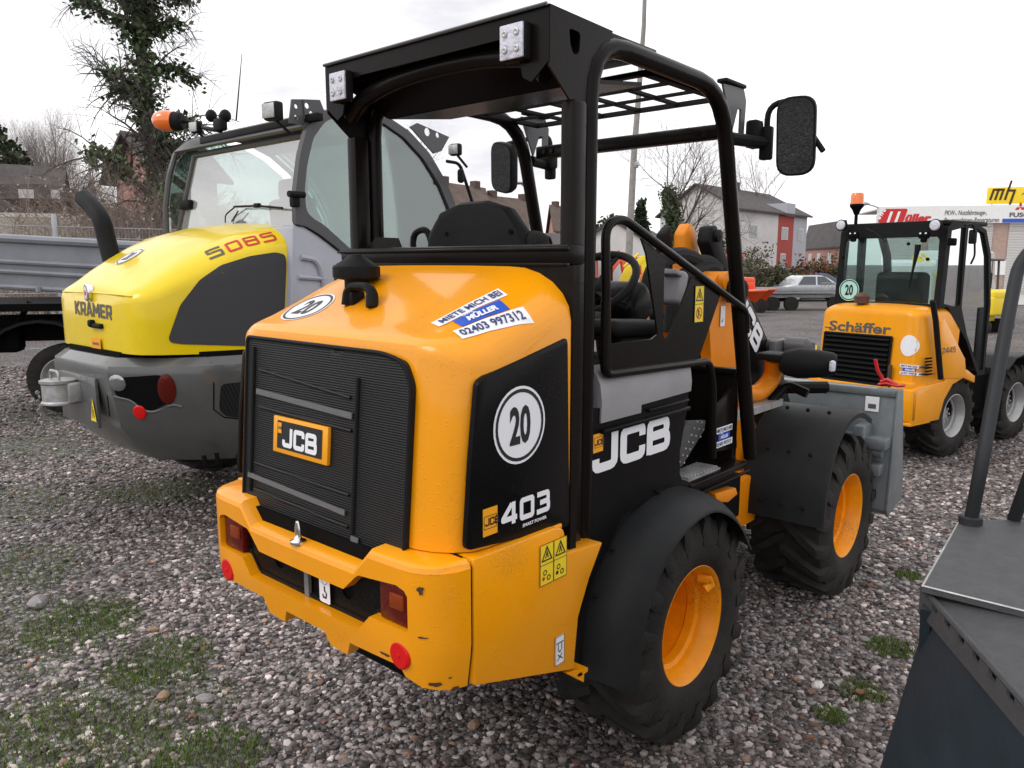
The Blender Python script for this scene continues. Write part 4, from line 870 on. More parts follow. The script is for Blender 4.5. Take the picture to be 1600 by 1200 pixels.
D = Decal(p+Vector((-.012, 0, 0)), (0, -1, 0), (0, 0, 1), (-1, 0, 0)); D.put([(x*.8, y*1.1) for x, y in disc2(.034)[0]], disc2(.034)[1], 1); V, F = stroke2([[(-.016, .016), (-.008, -.016), (0, .004), (.008, -.016), (.016, .016)]], .008); D.put(V, F, 0, 1); D.mb.build('emblem_mark', ['red_decal', 'white_decal'], em, fix=False)
b = MB(); p = Vector((1.893, KY-.08, 1.245)); b.box(p, (.035, .17, .03), .01); b.box(p+Vector((-.006, .06, .012)), (.04, .05, .045), .012); b.build('latch_handle', 'plastic_black', kb)
for cx, cy in ((203, 401),):
    p, n = camhit(KH, cx, cy); n = n if n.z > 0 else -n; D = Decal(p, (0, -1, 0), (.9, 0, .5), n, KH, base=.004); round20(D, .10, xs=.7); D.mb.build('speed_sticker', ['white_decal', 'black_decal'], kb, fix=False)
b = MB(); D = Decal(Vector((1.889, KY-.06, 1.135)), (0, -1, 0), (0, 0, 1), (-1, 0, 0)); D.put(*rect2(-.07, -.03, .07, .035), 0); V, F, w = text2('HINWEIS', .018, .02); D.put([(x-w/2, y-.01) for x, y in V], F, 1, 1); D.mb.build('note_sticker', ['orange_decal', 'charcoal_decal'], kb, fix=False)
# exhaust
p = camhit(KH, 167, 398)[0]; p0 = Vector((p.x+.02, p.y, p.z-.04)); ex = [p0]+[WF.hit(x, y, 0, p0.x) for x, y in ((166, 372), (160, 345), (147, 325), (131, 310))]
b = MB(); b.tube(ex, .062, 20, smooth=.10, cap=False); e = ex[-1]; d = (ex[-1]-ex[-2]).normalized(); b.tube([e-d*.01, e-d*.09], .054, 20); b.build('exhaust_pipe', 'plastic_black', K, angle=50)
# bumper / counterweight
b = MB()
def ksec(z, g, xr): # plan outline
    P = [(2.95, -.885), (2.45, -.885), (2.16, -.80), (1.98, -.66), (1.86, -.50), (1.80, -.42), (1.79, -.25), (1.79, 0)]
    P = P+[(x, -y) for x, y in P[-2::-1]]; return [Vector((x+xr*(1 if x < 2.9 else 0), KY+y*g, z)) for x, y in P]
b.loft([ksec(.42, .90, .28), ksec(.52, .93, .16), ksec(.66, .97, .06), ksec(.98, 1.0, .0), ksec(1.03, .99, .01), ksec(1.075, .95, .07)]); KB = bvh(b); cb = b.build('counterweight', 'kramer_grey', K, angle=25)
b = MB(); b.loft([[Vector((p.x+.03, KY+(p.y-KY)*.97, z)) for p in ksec(z, .95, .06)] for z in (1.07, 1.105)]); b.build('rubber_gap', 'deep_black', cb)
def kb3(x, y, back=0):
    h = camhit(KB, x, y); return h[0], (h[1] if h[1].dot(ray(x, y)) < 0 else -h[1])
# lamp recess with lamps
rec = [(178, 590), (250, 586), (262, 592), (268, 628), (238, 642), (222, 638), (206, 624), (180, 618)]
def skin(poly, off, name, m_, step=7):
    V2, F = cdt(round2(poly, 8), [], step); P = []
    for x, y in V2: p, n = kb3(x, y); P.append(p+n*off)
    mb = MB(); mb.add(P, F); return mb.build(name, m_, cb, fix=False)
skin(rec, .004, 'lamp_recess', 'deep_black'); N_ = kb3(240, 640)[1]
mb = MB(); pts = [kb3(*q_)[0]-N_*.004 for q_ in ((178, 620), (206, 626), (222, 641), (240, 645), (270, 632), (284, 636))]; mb.tube(pts, .011, 8, smooth=.03); mb.build('recess_edge', 'kramer_grey', cb)
for (x, y), m_, rx, rz in (((184, 598), 'lamp_chrome', .05, .05), ((261, 608), 'dark_lens', .05, .092), ((219, 644), 'red_lens', .040, .045)):
    p, n = kb3(x, y); b = MB(); u = Vector((0, 0, 1)).cross(n).normalized(); w = n.cross(u)
    b.loft([[p+n*d+u*math.cos(t)*rx*k+w*math.sin(t)*rz*k for t in [2*math.pi*i/24 for i in range(24)]] for d, k in ((-.03, 1), (.006, 1), (.012, .85), (.015, .4))]); b.build('tail_light' if m_ == 'dark_lens' else ('reflector' if m_ == 'red_lens' else 'number_light'), m_, cb)
# seams
for q_ in ([(167, 566), (168, 620), (172, 650)], [(330, 566), (334, 600), (334, 640), (350, 652), (390, 656)]):
    b = MB(); b.tube([kb3(*c)[0] for c in q_], .004, 6); b.build('panel_seam', 'deep_black', cb)
q_ = [(345, 600), (395, 595), (395, 655), (352, 650), (342, 640)]; skin(q_, .003, 'side_recess', 'mesh_black')
# tow hitch
b = MB(); h = Vector((1.79, KY, .80)); b.box(h, (.02, .56, .30), .004); hp = b.build('hitch_plate', 'kramer_grey', cb)
b = MB(); c = Vector((1.70, KY+.06, .845)); b.lathe([(.085, -.075), (.105, -.07), (.105, -.06), (.095, -.05), (.095, .05), (.105, .06), (.105, .075), (.085, .08)], c, (0, 0, 1), 24, cap=True); b.box(c+Vector((.06, 0, -.0)), (.10, .24, .12), .01)
b.tube([c+Vector(v_) for v_ in ((-.02, -.07, .07), (-.02, -.07, .13), (-.02, .07, .13), (-.02, .07, .07))], .009, 8, smooth=.03); b.build('tow_coupling', 'worn_metal', hp)
b = MB()
for i in range(9): b.lathe([(.012, 0), (.012, .006), (.006, .006)], c+Vector((-.08+.004*(i % 2), .13, -.01-i*.028)), ((i % 2), 1-(i % 2), .2), 10)
b.build('safety_chain', 'worn_metal', hp)
D = Decal(Vector((1.775, KY-.24, .76)), (0, -1, 0), (0, 0, 1), (-1, 0, 0)); V = [(-.04, -.07), (.04, -.07), (0, .07)]; D.put(V, [(0, 1, 2)], 0); V, F = stroke2([[(-.01, -.05), (-.004, .02)], [(.012, -.05), (.006, .0)]], .008); D.put(V, F, 1, 1); D.mb.build('warning_sticker', ['safety_yellow', 'black_decal'], hp, fix=False)
# grey cab flank
b = MB(); q_ = Y(4.22, (457, 351), (476, 352), (500, 368), (548, 405), (600, 470), (620, 560), (600, 620), (452, 600)); b.poly(q_, .5, (0, 1, 0), .03); b.v = [Vector((p.x, max(p.y, 4.22), p.z)) for p in b.v]
cf = b.build('cab_flank', 'silver_grey', K)
b = MB(); q_ = Y(4.215, (470, 402), (492, 406), (500, 418), (506, 445), (508, 452)); b.tube(q_, .018, 8, smooth=.06); q_ = Y(4.215, (466, 433), (508, 436)); b.tube(q_, .016, 8); b.build('flank_moulding', 'silver_grey', cf)
b = MB(); b.b2((2.87, KY-.87, .60), (4.6, KY+.87, 1.20), .03); b.b2((2.87, KY-.3, 1.0), (3.0, KY+.9, 1.80), .02); b.build('chassis', 'kramer_grey', K)
# cab: rear window, side door arches, roof
RW = X(2.90, (303, 348), (463, 351)); RT_ = X(2.98, (337, 212), (478, 193))
yL, yR = 5.96, 4.235
def cabx(z): return 2.88+(z-1.83)*.13
b = MB(); q4 = [(cabx(1.80), yL, 1.80), (cabx(1.80), yR+.05, 1.80), (cabx(2.42), yR+.10, 2.42), (cabx(2.42), yL-.20, 2.42)]; b.add(q4, [(0, 1, 2, 3)]); rw = b.build('rear_window', 'cab_glass_sky_veil', K, fix=False)
b = MB(); b.tube([q4[0], q4[3]], .022, 10); b.tube([q4[3], q4[2]], .022, 10); b.tube([q4[1], q4[2]], .028, 10); b.tube([q4[0], q4[1]], .015, 8); b.build('window_frame', 'cab_frame_grey', rw)
for sg in (-1, 1):
    outer = [(463, 352), (462, 300), (469, 240), (480, 200), (500, 178), (530, 168), (560, 166), (600, 178), (640, 205), (672, 240), (698, 285), (716, 330), (722, 380), (700, 470), (640, 500), (600, 468), (550, 405), (500, 366), (476, 352)]
    inner = [(479, 330), (476, 300), (480, 258), (490, 215), (508, 190), (532, 180), (560, 178), (596, 190), (632, 215), (662, 248), (688, 290), (704, 330), (708, 380), (690, 455), (640, 480), (606, 455), (560, 400), (505, 350), (490, 342)]
    yv = 4.21; qo = [(p.x, p.z) for p in Y(yv, *outer)]; qi = [(p.x, p.z) for p in Y(yv, *inner)]
    yw = yv if sg < 0 else 2*KY-yv
    b = MB()
    if sg < 0: shell(b, round2(qo, .03, 2), [round2(qi, .03, 2)], axis_fn(1, yw, sg), .045 )
    else: b.tube([Vector((x+.03, yw-.03, z)) for x, z in qo], .022, 8, closed=True)
    dr = b.build('cab_side', 'cab_frame_grey', K)
    b = MB(); shell(b, round2(qi, .03, 2), [], axis_fn(1, yw-sg*.02, sg), .004); b.build('side_window', 'cab_glass_green', dr)
    if sg < 0:
        b = MB(); p = WF.hit(463, 304, 1, 4.18); b.tube([p+Vector((-.06, -.01, 0)), p+Vector((.05, -.01, 0))], .020, 10); b.box(p+Vector((.0, .02, -.03)), (.05, .05, .09), .01); b.build('window_latch', 'plastic_black', dr)
b = MB(); q_ = [(p.x, p.z) for p in Y(4.21, (478, 196), (500, 176), (530, 166), (560, 164), (600, 176), (640, 203), (640, 208), (600, 182), (560, 170), (530, 172), (502, 182), (482, 200))]; b.prism(q_, 1, yR, yL-.02); b.build('cab_roof', 'cab_frame_grey', K)
b = MB(); q_ = [(p.x, p.z) for p in Y(4.21, (640, 203), (672, 240), (698, 285), (716, 330), (722, 380), (700, 470), (702, 470), (725, 380), (719, 328), (701, 283), (675, 237), (643, 200))]; b.prism(q_, 1, yR+.02, yL-.02); b.build('windscreen', 'cab_glass_green', K)
# drilled brackets and lamps on the roof
b = MB()
def kplate(q_, y, holes): 
    P = [(p.x, p.z) for p in Y(y, *q_)]; H = []
    for (hx, hy, hr) in holes: c = Y(y, (hx, hy))[0]; H.append(arc2(c.x, c.z, hr, 0, 330, 11))
    mb = MB(); shell(mb, P, H, axis_fn(1, y, -1), .012); return mb
kplate([(452, 192), (456, 155), (474, 155), (478, 196)], 4.26, [(463, 166, .014), (463, 183, .014)]).build('lamp_bracket', 'cab_frame_grey', K)
kplate([(474, 155), (500, 156), (508, 176), (490, 190), (478, 200)], 4.25, [(480, 165, .018), (487, 178, .018)]).build('lamp_bracket', 'cab_frame_grey', K)
kplate([(641, 198), (652, 192), (702, 214), (690, 236), (678, 240)], 4.25, [(668, 206, .03), (684, 211, .02)]).build('lamp_bracket', 'cab_frame_grey', K)
for x, y, s_ in ((427, 174, 1), (307, 199, .8), (712, 234, .8)):
    c = WF.hit(x, y, 1, 4.30) if x > 400 else WF.hit(x, y, 0, 2.95); b = MB(); b.box(c, (.06*s_, .12*s_, .11*s_), .015, Matrix.Rotation(.2, 3, 'Z')); b.tube([c+Vector((.02, 0, -.05*s_)), c+Vector((.10, -.02, -.12))], .010, 8); wl = b.build('work_light', 'plastic_black', K)
    b = MB(); b.box(c+Vector((-.036*s_, 0, 0)), (.008, .10*s_, .085*s_), .003, Matrix.Rotation(.2, 3, 'Z')); b.build('light_lens', 'worn_metal', wl)
b = MB(); b.box(WF.hit(400, 203, 0, 2.93), (.05, 1.45, .045), .004); b.tube([WF.hit(318, 200, 0, 2.93), WF.hit(345, 205, 0, 2.93), WF.hit(345, 178, 0, 2.93)], .014, 8)
b.box(WF.hit(344, 195, 0, 2.93), (.06, .12, .09), .02)
for x in (330, 352): b.ball(WF.hit(x, 181, 0, 2.95), (.04, .045, .045), 12)
b.build('roof_bracket', 'plastic_black', K)
c = WF.hit(262, 189, 0, 2.93); b = MB(); ax = Vector((-.55, .80, .06)).normalized(); c = c-ax*.05; b.lathe([(.05, -.08), (.068, -.06), (.072, 0)], c, ax, 20); b.tube([c-ax*.08, c-ax*.2, WF.hit(318, 200, 0, 2.93)], .012, 8); bl = b.build('beacon', 'plastic_black', K)
b = MB(); b.lathe([(.070, 0), (.080, .04), (.078, .09), (.060, .14), (.03, .165), (.001, .17)], c, ax, 24); b.build('beacon_lens', 'amber_lens', bl)
b = MB(); b.tube([WF.hit(369, 188, 0, 2.94), WF.hit(378, 84, 0, 3.0)], [.006, .002], 6); b.build('antenna', 'plastic_black', K)
# wiper, cable, mirrors
b = MB(); p0, p1 = WF.hit(366, 323, 0, 2.86), WF.hit(441, 325, 0, 2.86); b.tube([p0, (p0+p1)/2+Vector((0, 0, .01)), p1], .008, 6); b.box((p0+p1)/2+Vector((0, 0, .012)), (.03, .06, .03), .008); b.build('wiper', 'plastic_black', rw)
b = MB(); b.tube([WF.hit(366, 324, 0, 2.86), WF.hit(352, 336, 0, 2.86), WF.hit(352, 348, 0, 2.86)], .005, 6, smooth=.05); b.tube([WF.hit(372, 330, 0, 2.86), WF.hit(362, 346, 0, 2.86)], .005, 6); b.build('wiper_cable', 'plastic_black', rw)
b = MB(); b.box(WF.hit(292, 320, 0, 2.9), (.06, .16, .07), .02); b.build('door_handle', 'plastic_black', K)
for (x, y, w, h, yv, nm) in ((649, 247, .12, .11, 4.6, 0), (632, 302, .20, .26, 5.6, 1), (720, 275, .04, .10, 4.1, 2)):
    c = WF.hit(x, y, 1, yv); b = MB(); b.box(c, (.05, w, h), .02, Matrix.Rotation(-.3, 3, 'Z'), 3); b.build('mirror', 'plastic_black', K)
b = MB(); b.tube([WF.hit(x, y, 1, 4.12) for x, y in ((698, 252), (718, 255), (728, 285), (738, 316))], .012, 8, smooth=.05); b.build('mirror_bar', 'plastic_black', K)
# interior
b = MB(); b.box((3.6, KY, 1.45), (.5, .5, .12), .04); b.box((3.38, KY, 1.80), (.14, .48, .6), .05, Matrix.Rotation(-.1, 3, 'Y')); b.box((3.36, KY, 2.16), (.10, .26, .16), .04); b.build('seat', 'fabric_black', K)
b = MB(); c = Vector((4.05, KY, 1.72)); ring = [c+Vector((math.cos(t)*.12, math.sin(t)*.19, math.cos(t)*.15)) for t in [2*math.pi*k/28 for k in range(28)]]; b.tube(ring, .016, 8, closed=True); b.tube([c, c+Vector((.2, 0, -.5))], .05, 10); b.box((4.3, KY, 1.5), (.2, .8, .3), .05); b.build('steering_wheel', 'plastic_black', K)
for cx in (2.98, 4.9):
    for sg in (-1, 1): wheel(K, (cx, KY+sg*.72, .46), sg, .46, .38, .25, .15, 'silver_grey', 18, .03, spin=.4)
b = MB(); b.b2((2.2, KY-.35, .38), (5.2, KY+.35, .62), .03); b.build('axle', 'deep_black', K)
b = MB(); b.prism([(4.5, 1.0), (4.7, 1.5), (5.3, 1.2), (6.2, .6), (6.2, .4), (5.2, .9)], 1, KY-.25, KY+.25, .02); b.build('lift_arm', 'kramer_yellow', K)
b = MB()
for x0, x1, z in ((2.20, 2.24, .43), (2.42, 2.46, .40)): b.tube([(x0, KY-.72, z+.05), (x0, KY-.74, z-.02), (x1+.04, KY-.74, z-.02), (x1+.04, KY-.72, z+.05)], .014, 8, smooth=.03)
b.build('lashing_eye', 'deep_black', K)

# ================================================================== second yellow loader with cab (right, further back)
SF = Frame(7.16, 1.54, -14)
SO = thing('wheel_loader', 'orange-yellow cab loader with slatted rear grille and amber beacon behind the grey bucket', 'wheel loader', (7.16, 1.54, 0), math.radians(-14))
YS = .42
st = [(-.475, .35, 1.215, .03), (-.468, .39, 1.235, .05), (-.45, .42, 1.248, .06), (-.41, .440, 1.262, .075), (-.34, .450, 1.275, .08), (-.1, .455, 1.285, .08), (.15, .455, 1.29, .08)]
b = MB(); b.loft([[Vector((p.x+(p.z-.6)*.08, p.y, p.z)) for p in sec(x, w, t, .62, r, .01, YS+.01)] for x, w, t, r in st]); SH = bvh(b); sb = b.build('bonnet', 'schaffer_yellow', SO, angle=28)
# lower body with wheel arch
b = MB(); bl_ = [(-.50, .34), (-.50, .625), (-.44, .645), (-.02, .66), (.0, .70), (.20, .74), (.34, .73), (.50, .66), (.50, .60), (.30, .66), (.12, .62), (.0, .50), (-.06, .34)]
for y in (-.04, .86): b.prism(bl_, 1, y, y+.05, .008)
b.b2((-.51, -.04, .36), (-.43, .91, .63), .02); b.b2((-.51, -.04, .33), (-.2, .91, .36), .01); b.build('rear_frame', 'schaffer_yellow', SO)
b = MB(); b.b2((-.42, .1, .3), (1.6, .80, .62)); b.build('chassis', 'deep_black', SO)
# grille with slats
def sfx(y, z): return -.476+(z-.6)*.08
y0, y1, z0, z1 = .195, .80, .60, 1.03
b = MB(); b.poly([(sfx(0, z0)-.006, y0, z0), (sfx(0, z0)-.006, y1, z0), (sfx(0, z1)-.006, y1, z1), (sfx(0, z1)-.006, y0, z1)], .012, (1, 0, 0)); gr = b.build('grille', 'deep_black', sb)
for i in range(10):
    z = z0+.035+i*(z1-z0-.06)/9; b = MB(); b.box((sfx(0, z)-.016, (y0+y1)/2, z), (.03, y1-y0-.03, .010), .002, Matrix.Rotation(-.5, 3, 'Y')); b.build('slat', 'plastic_black', gr)
b = MB()
for (a_, c_) in (((y0, z0), (y0, z1)), ((y0, z1), (y1, z1)), ((y1, z1), (y1, z0)), ((y1, z0), (y0, z0))): b.tube([(sfx(0, a_[1])-.012, a_[0], a_[1]), (sfx(0, c_[1])-.012, c_[0], c_[1])], .010, 6)
b.build('grille_frame', 'plastic_black', gr)
SN = Vector((-1, 0, .08)).normalized(); SU = Vector((0, -1, 0)); SVv = Vector((.08, 0, 1)).normalized()
V, F, w = text2('Schäffer', .088, .03, 1.25); D = Decal((sfx(0, 1.075)-.001, .775, 1.045), SU, SVv, SN, base=.002); k = .56/w; D.put([(x*k, y) for x, y in V], F, 0); D.put(*rect2(-.04, .022, .03, .03), 0, 0); D.mb.build('maker_lettering', ['charcoal_decal'], sb, fix=False)
D = Decal(SF.hit(1419, 540, 0, -.45), SU, SVv, SN, SH, base=.003) 
D.put([(x*.75, y) for x, y in disc2(.085)[0]], disc2(.085)[1], 0); D.o = SF.hit(1421, 578, 0, -.45); miete(D, .15, sub=3); D.mb.build('sticker', ['white_decal', 'blue_decal', 'navy_decal'], sb, fix=False)
D = Decal(SF.hit(1274, 545, 0, -.42), SU, SVv, SN, SH, base=.003); D.put(*rect2(-.018, -.035, .018, .035), 0); D.mb.build('small_sticker', ['safety_yellow'], sb, fix=False)
b = MB(); b.box((sfx(0, .7)-.03, .165, .72), (.03, .025, .18), .006); b.build('bonnet_latch', 'rust', sb)
b = MB(); b.b2((-.49, -.02, .60), (-.44, .16, .68), .008); b.build('rear_flap', 'schaffer_yellow', sb)
# side panel with lettering and vent
b = MB(); q_ = SF.Y(-.04, (1466, 500), (1474, 498), (1506, 560), (1508, 590), (1470, 592)); b.v = []; q_ = [Vector((p.x, -.052, p.z)) for p in q_]; b.poly(q_, .03, (0, 1, 0), .006); sp = b.build('side_panel', 'schaffer_yellow', SO)
D = Decal(SF.hit(1472, 553, 1, -.054), (1, 0, 0), (0, 0, 1), (0, -1, 0)); V, F, w = letters('2445', .05, .16, xs=1.1, gap=.12); D.put([(x, y) for x, y in V], F, 0); D.mb.build('model_lettering', ['charcoal_decal'], sp, fix=False)
b = MB()
for i in range(6): q_ = SF.hit(1451, 560+i*5, 1, -.045); b.box(q_, (.10, .01, .012), .002)
b.build('vent', 'deep_black', sb)
# cab
z0, z1 = 1.27, 1.93
b = MB(); fr = [(.90, 1.265), (-.03, 1.265), (-.01, 1.90), (.05, 1.955), (.84, 1.955), (.885, 1.90)]; hi = [(.868, 1.295), (.008, 1.295), (.03, 1.81), (.05, 1.835), (.83, 1.835), (.853, 1.81)]
cx = lambda z: -.19+(z-1.27)*.06
shell(b, fr[::-1], [hi], lambda y, z: (Vector((cx(z), y, z)), Vector((-1, 0, 0))), .06); rf = b.build('cab_rear_frame', 'plastic_black', SO)
b = MB(); b.add([(cx(z)+.01, y, z) for y, z in hi], [tuple(range(6))]); rw = b.build('rear_window', 'cab_glass_green', rf, fix=False)
c = SF.hit(1328, 453, 0, -.2); D = Decal(c+Vector((-.012, 0, 0)), SU, (0, 0, 1), (-1, 0, 0)); round20(D, .095, xs=.62); D.mb.build('speed_sticker', ['mint_decal' if 'mint_decal' in M else 'white_decal', 'black_decal'], rw, fix=False)
b = MB(); q0, q1 = SF.hit(1420, 450, 0, -.22), SF.hit(1434, 388, 0, -.22); b.tube([q0, (q0+q1)/2, q1+Vector((0, 0, 0))], [.006, .010, .022], 8); b.tube([q1-Vector((0, 0, .02)), q1+Vector((0, 0, .03))], .024, 8); b.build('wiper', 'plastic_black', rw)
for x, y in ((1318, 402), (1349, 373), (1420, 381), (1450, 405)): b = MB(); b.lathe([(.014, 0), (.014, .01), (.001, .014)], SF.hit(x, y, 0, -.2), (-1, 0, 0), 12); b.build('glass_bolt', 'deep_black', rw)
for x in (1334, 1444):
    b = MB(); c = SF.hit(x, 367, 0, -.22); b.box(c, (.03, .09, .06), .012); b.box(c+Vector((0, 0, -.04)), (.03, .05, .04), .012); hg = b.build('hinge', 'deep_black', rf)
    for dy in (-.022, .022): b = MB(); b.lathe([(.009, 0), (.009, .004), (.001, .006)], c+Vector((-.016, dy, .01)), (-1, 0, 0), 10); b.build('hinge_bolt', 'chrome', hg)
for x, y in ((1314, 352), (1461, 352)):
    b = MB(); c = SF.hit(x, y, 0, -.26); b.lathe([(.02, .06), (.045, .03), (.05, 0), (.046, -.004)], c, (1, 0, 0), 20); wl = b.build('round_light', 'deep_black', SO); b = MB(); b.lathe([(.043, 0), (.035, .012), (.001, .018)], c+Vector((-.003, 0, 0)), (-1, 0, 0), 20); b.build('light_lens', 'clear_lens', wl)
b = MB(); c = SF.hit(1337, 350, 0, -.15); b.tube([c, c+Vector((0, 0, .10))], .014, 10); b.lathe([(.02, .08), (.035, .12), (.058, .15), (.058, .17)], c, seg=20); bl = b.build('beacon', 'deep_black', SO)
b = MB(); b.lathe([(.056, .17), (.054, .25), (.045, .265), (.001, .27)], c, seg=20); b.build('beacon_lens', 'amber_lens', bl)
b = MB(); b.tube([SF.hit(1352, 357, 0, -.24), SF.hit(1366, 363, 0, -.26), SF.hit(1385, 378, 0, -.24)], .005, 6); b.build('beacon_cable', 'plastic_black', SO)
# cab right side (towards camera) and left side
for y, sg in ((-.03, -1), (.90, 1)):
    so_ = [(-.19, 1.27), (-.15, 1.90), (-.08, 1.955), (.30, 1.95), (.48, 1.90), (.60, 1.70), (.68, 1.27), (.68, .66), (.56, .66), (.30, .98), (-.05, 1.27)]
    h1 = [(-.12, 1.30), (-.09, 1.88), (.13, 1.915), (.145, 1.28), (.05, 1.27)]; h2 = [(.175, 1.26), (.175, 1.915), (.33, 1.905), (.45, 1.87), (.56, 1.68), (.645, 1.27), (.645, .70), (.585, .70), (.31, 1.02)]
    b = MB(); shell(b, so_, [h1, h2], axis_fn(1, y, sg), .05); cs = b.build('cab_side', 'plastic_black', SO)
    for h_ in (h1, h2): b = MB(); b.add([(x, y-sg*.02, z) for x, z in h_], [tuple(range(len(h_)))]); b.build('side_window', 'cab_glass_green', cs, fix=False)
b = MB(); b.b2((-.14, -.02, 1.93), (.52, .89, 1.965), .01); b.build('cab_roof', 'plastic_black', SO)
b = MB(); b.b2((.50, -.02, .7), (.60, .89, 1.25), .01); b.build('dashboard', 'plastic_black', SO)
b = MB(); b.add([(.60, .02, 1.27), (.60, .86, 1.27), (.50, .84, 1.92), (.50, .04, 1.92)], [(0, 1, 2, 3)]); b.build('windscreen', 'cab_glass', SO, fix=False)
b = MB(); b.box((.05, .42, 1.38), (.10, .46, .34), .05, seg=4); b.box((.2, .42, 1.2), (.35, .46, .12), .04); b.build('seat', 'fabric_black', SO)
b = MB(); b.tube([SF.hit(1457, 470, 1, -.07), SF.hit(1462, 500, 1, -.07), SF.hit(1470, 592, 1, -.07)], .022, 10); b.build('cab_foot', 'plastic_black', SO)
b = MB(); b.box(SF.hit(1488, 378, 1, -.07), (.08, .04, .06), .01); b.build('door_hinge', 'deep_black', SO)
b = MB(); q_ = [SF.hit(x, y, 1, -.22) for x, y in ((1508, 352), (1520, 350), (1523, 362))]; b.tube(q_, .008, 8, smooth=.03); b.box(SF.hit(1520, 370, 1, -.20), (.05, .05, .11), .012); q_ = [SF.hit(x, y, 1, -.2) for x, y in ((1523, 375), (1523, 400), (1517, 412))]; b.tube(q_, .008, 8, smooth=.03); b.build('mirror_arm', 'plastic_black', SO)
b = MB(); c = SF.hit(1345, 488, 0, -.33)+Vector((0, 0, .075)); b.lathe([(.03, -.06), (.03, .0), (.06, .005), (.06, .05), (.062, .055), (.062, .062), (.035, .085), (.012, .095), (.001, .096)], c, seg=24); b.build('air_pre_cleaner', 'brown_plastic' if 'brown_plastic' in M else 'plastic_black', SO)
for cxx in (.30, 1.46):
    for y, sg in ((.15, -1), (.72, 1)): wheel(SO, (cxx, y, .325), sg, .36, .30, .175, .10, 'silver_rim' if 'silver_rim' in M else 'silver_grey', 16, .025)
b = MB(); P = [(1.03, .20), (1.02, .50), (1.08, .66), (1.24, .76), (1.47, .79), (1.70, .72), (1.82, .58)]
for y0 in (-.05, .58): b.loft([[Vector((x, y0, z)), Vector((x, y0+.32, z)), Vector((x, y0+.32, z+.012)), Vector((x, y0, z+.012))] for x, z in P])
b.build('front_mudguard', 'fender_plastic', SO)

# ================================================================== dark machine platform at the right edge, close to the camera
PF = thing('roller_platform', 'dark grey steel platform with notched lip and tubular handrail close to the camera', 'platform', (2.0, .2, 0), off=(2.0, .2, 0))
Z = WF.Z; A_, B_ = Z(.95, (1441, 916))[0], Z(.95, (1500, 812))[0]
Cc = Z(.95, (1720, 812))[0]; E_ = Z(.95, (1720, 985))[0]; dn = Vector((0, 0, -1))
b = MB(); b.poly([A_, B_, Cc, E_], .012, (0, 0, -1)); tp = b.build('deck_plate', 'platform_grey', PF)
b = MB(); b.tube([A_+Vector((0, 0, .001)), E_+Vector((0, 0, .001))], .0022, 6); b.tube([A_, B_], .0022, 6); b.build('worn_edge', 'worn_metal', tp); F0 = Z(.925, (1446, 922))[0]; F1 = Z(.90, (1720, 1228))[0]
b = MB(); b.poly([A_+dn*.004, E_+dn*.004, F1, F0], .010); b.build('ramp_plate', 'platform_grey', PF)
b = MB(); L0, L1 = F0, F1; d = (L1-L0); ln = d.length; d.normalize(); side_ = Vector((0, 0, -1)); nrm = d.cross(side_).normalized()
if nrm.dot(CAM-L0) < 0: nrm = -nrm
outl = [(-.012, -.055), (ln, -.050), (ln, .006), (-.012, .006)]; holes = [round2([(x, -.020), (x+.026, -.020), (x+.026, -.003), (x, -.003)], .004) for x in [.05+i*.062 for i in range(int((ln-.1)/.062))]]
shell(b, outl, holes, lambda a_, z_: (L0+d*a_+Vector((0, 0, z_))+nrm*.006, nrm), .006); b.tube([L0+nrm*.002, L1+nrm*.002], .007, 8); b.build('notched_lip', 'platform_grey', PF)
G0 = Z(.86, (1441, 948))[0]; G1 = WF.hit(1372, 1210, 2, .35)
b = MB(); q_ = [F0+dn*.03+nrm*-.004, F1+dn*.03+nrm*-.004, F1+Vector((-.1, .02, -.9)), Vector((G1.x, G1.y, .35)), Vector((G1.x-.3, G1.y+.02, .0))]
b.poly([F0+dn*.045-nrm*.01, F1+dn*.045-nrm*.01, F1+Vector((0, 0, -.85))-nrm*.01, Vector((G1.x-.05, G1.y, .10)), G1], .02, -nrm); b.build('side_sheet', 'slate_steel', PF)
b = MB(); back = [A_+dn*.05, B_+dn*.05, Vector((B_.x+.12, B_.y-.02, .1)), Vector((G1.x+.25, G1.y-.03, .1))]; b.poly(back, .02, (0, -1, 0)); b.build('rear_sheet', 'slate_steel', PF)
b = MB(); pb = Z(.95, (1516, 818))[0]; hit = lambda x, y: WF.hit(x, y, 1, pb.y-.02)
b.tube([pb, hit(1533, 730), hit(1558, 590), hit(1576, 490), hit(1592, 410), hit(1592, 410)+Vector((.02, -.05, .07)), hit(1592, 410)+Vector((.03, -.35, .08))], .0165, 16, smooth=.08); b.lathe([(.026, -.002), (.028, .0), (.028, .018), (.024, .022)], pb, seg=24); b.build('handrail', 'rail_grey', PF)
b = MB(); p1 = Z(.95, (1584, 812))[0]; b.tube([p1, WF.hit(1625, 700, 1, p1.y-.05)], .016, 12); b.build('handrail_brace', 'rail_grey', PF)
b = MB()
for t in (.06,): b.ball(F0+Vector((.0, 0, -.055))+nrm*.0, .008, 10)
b.build('edge_bolt', 'deep_black', PF)
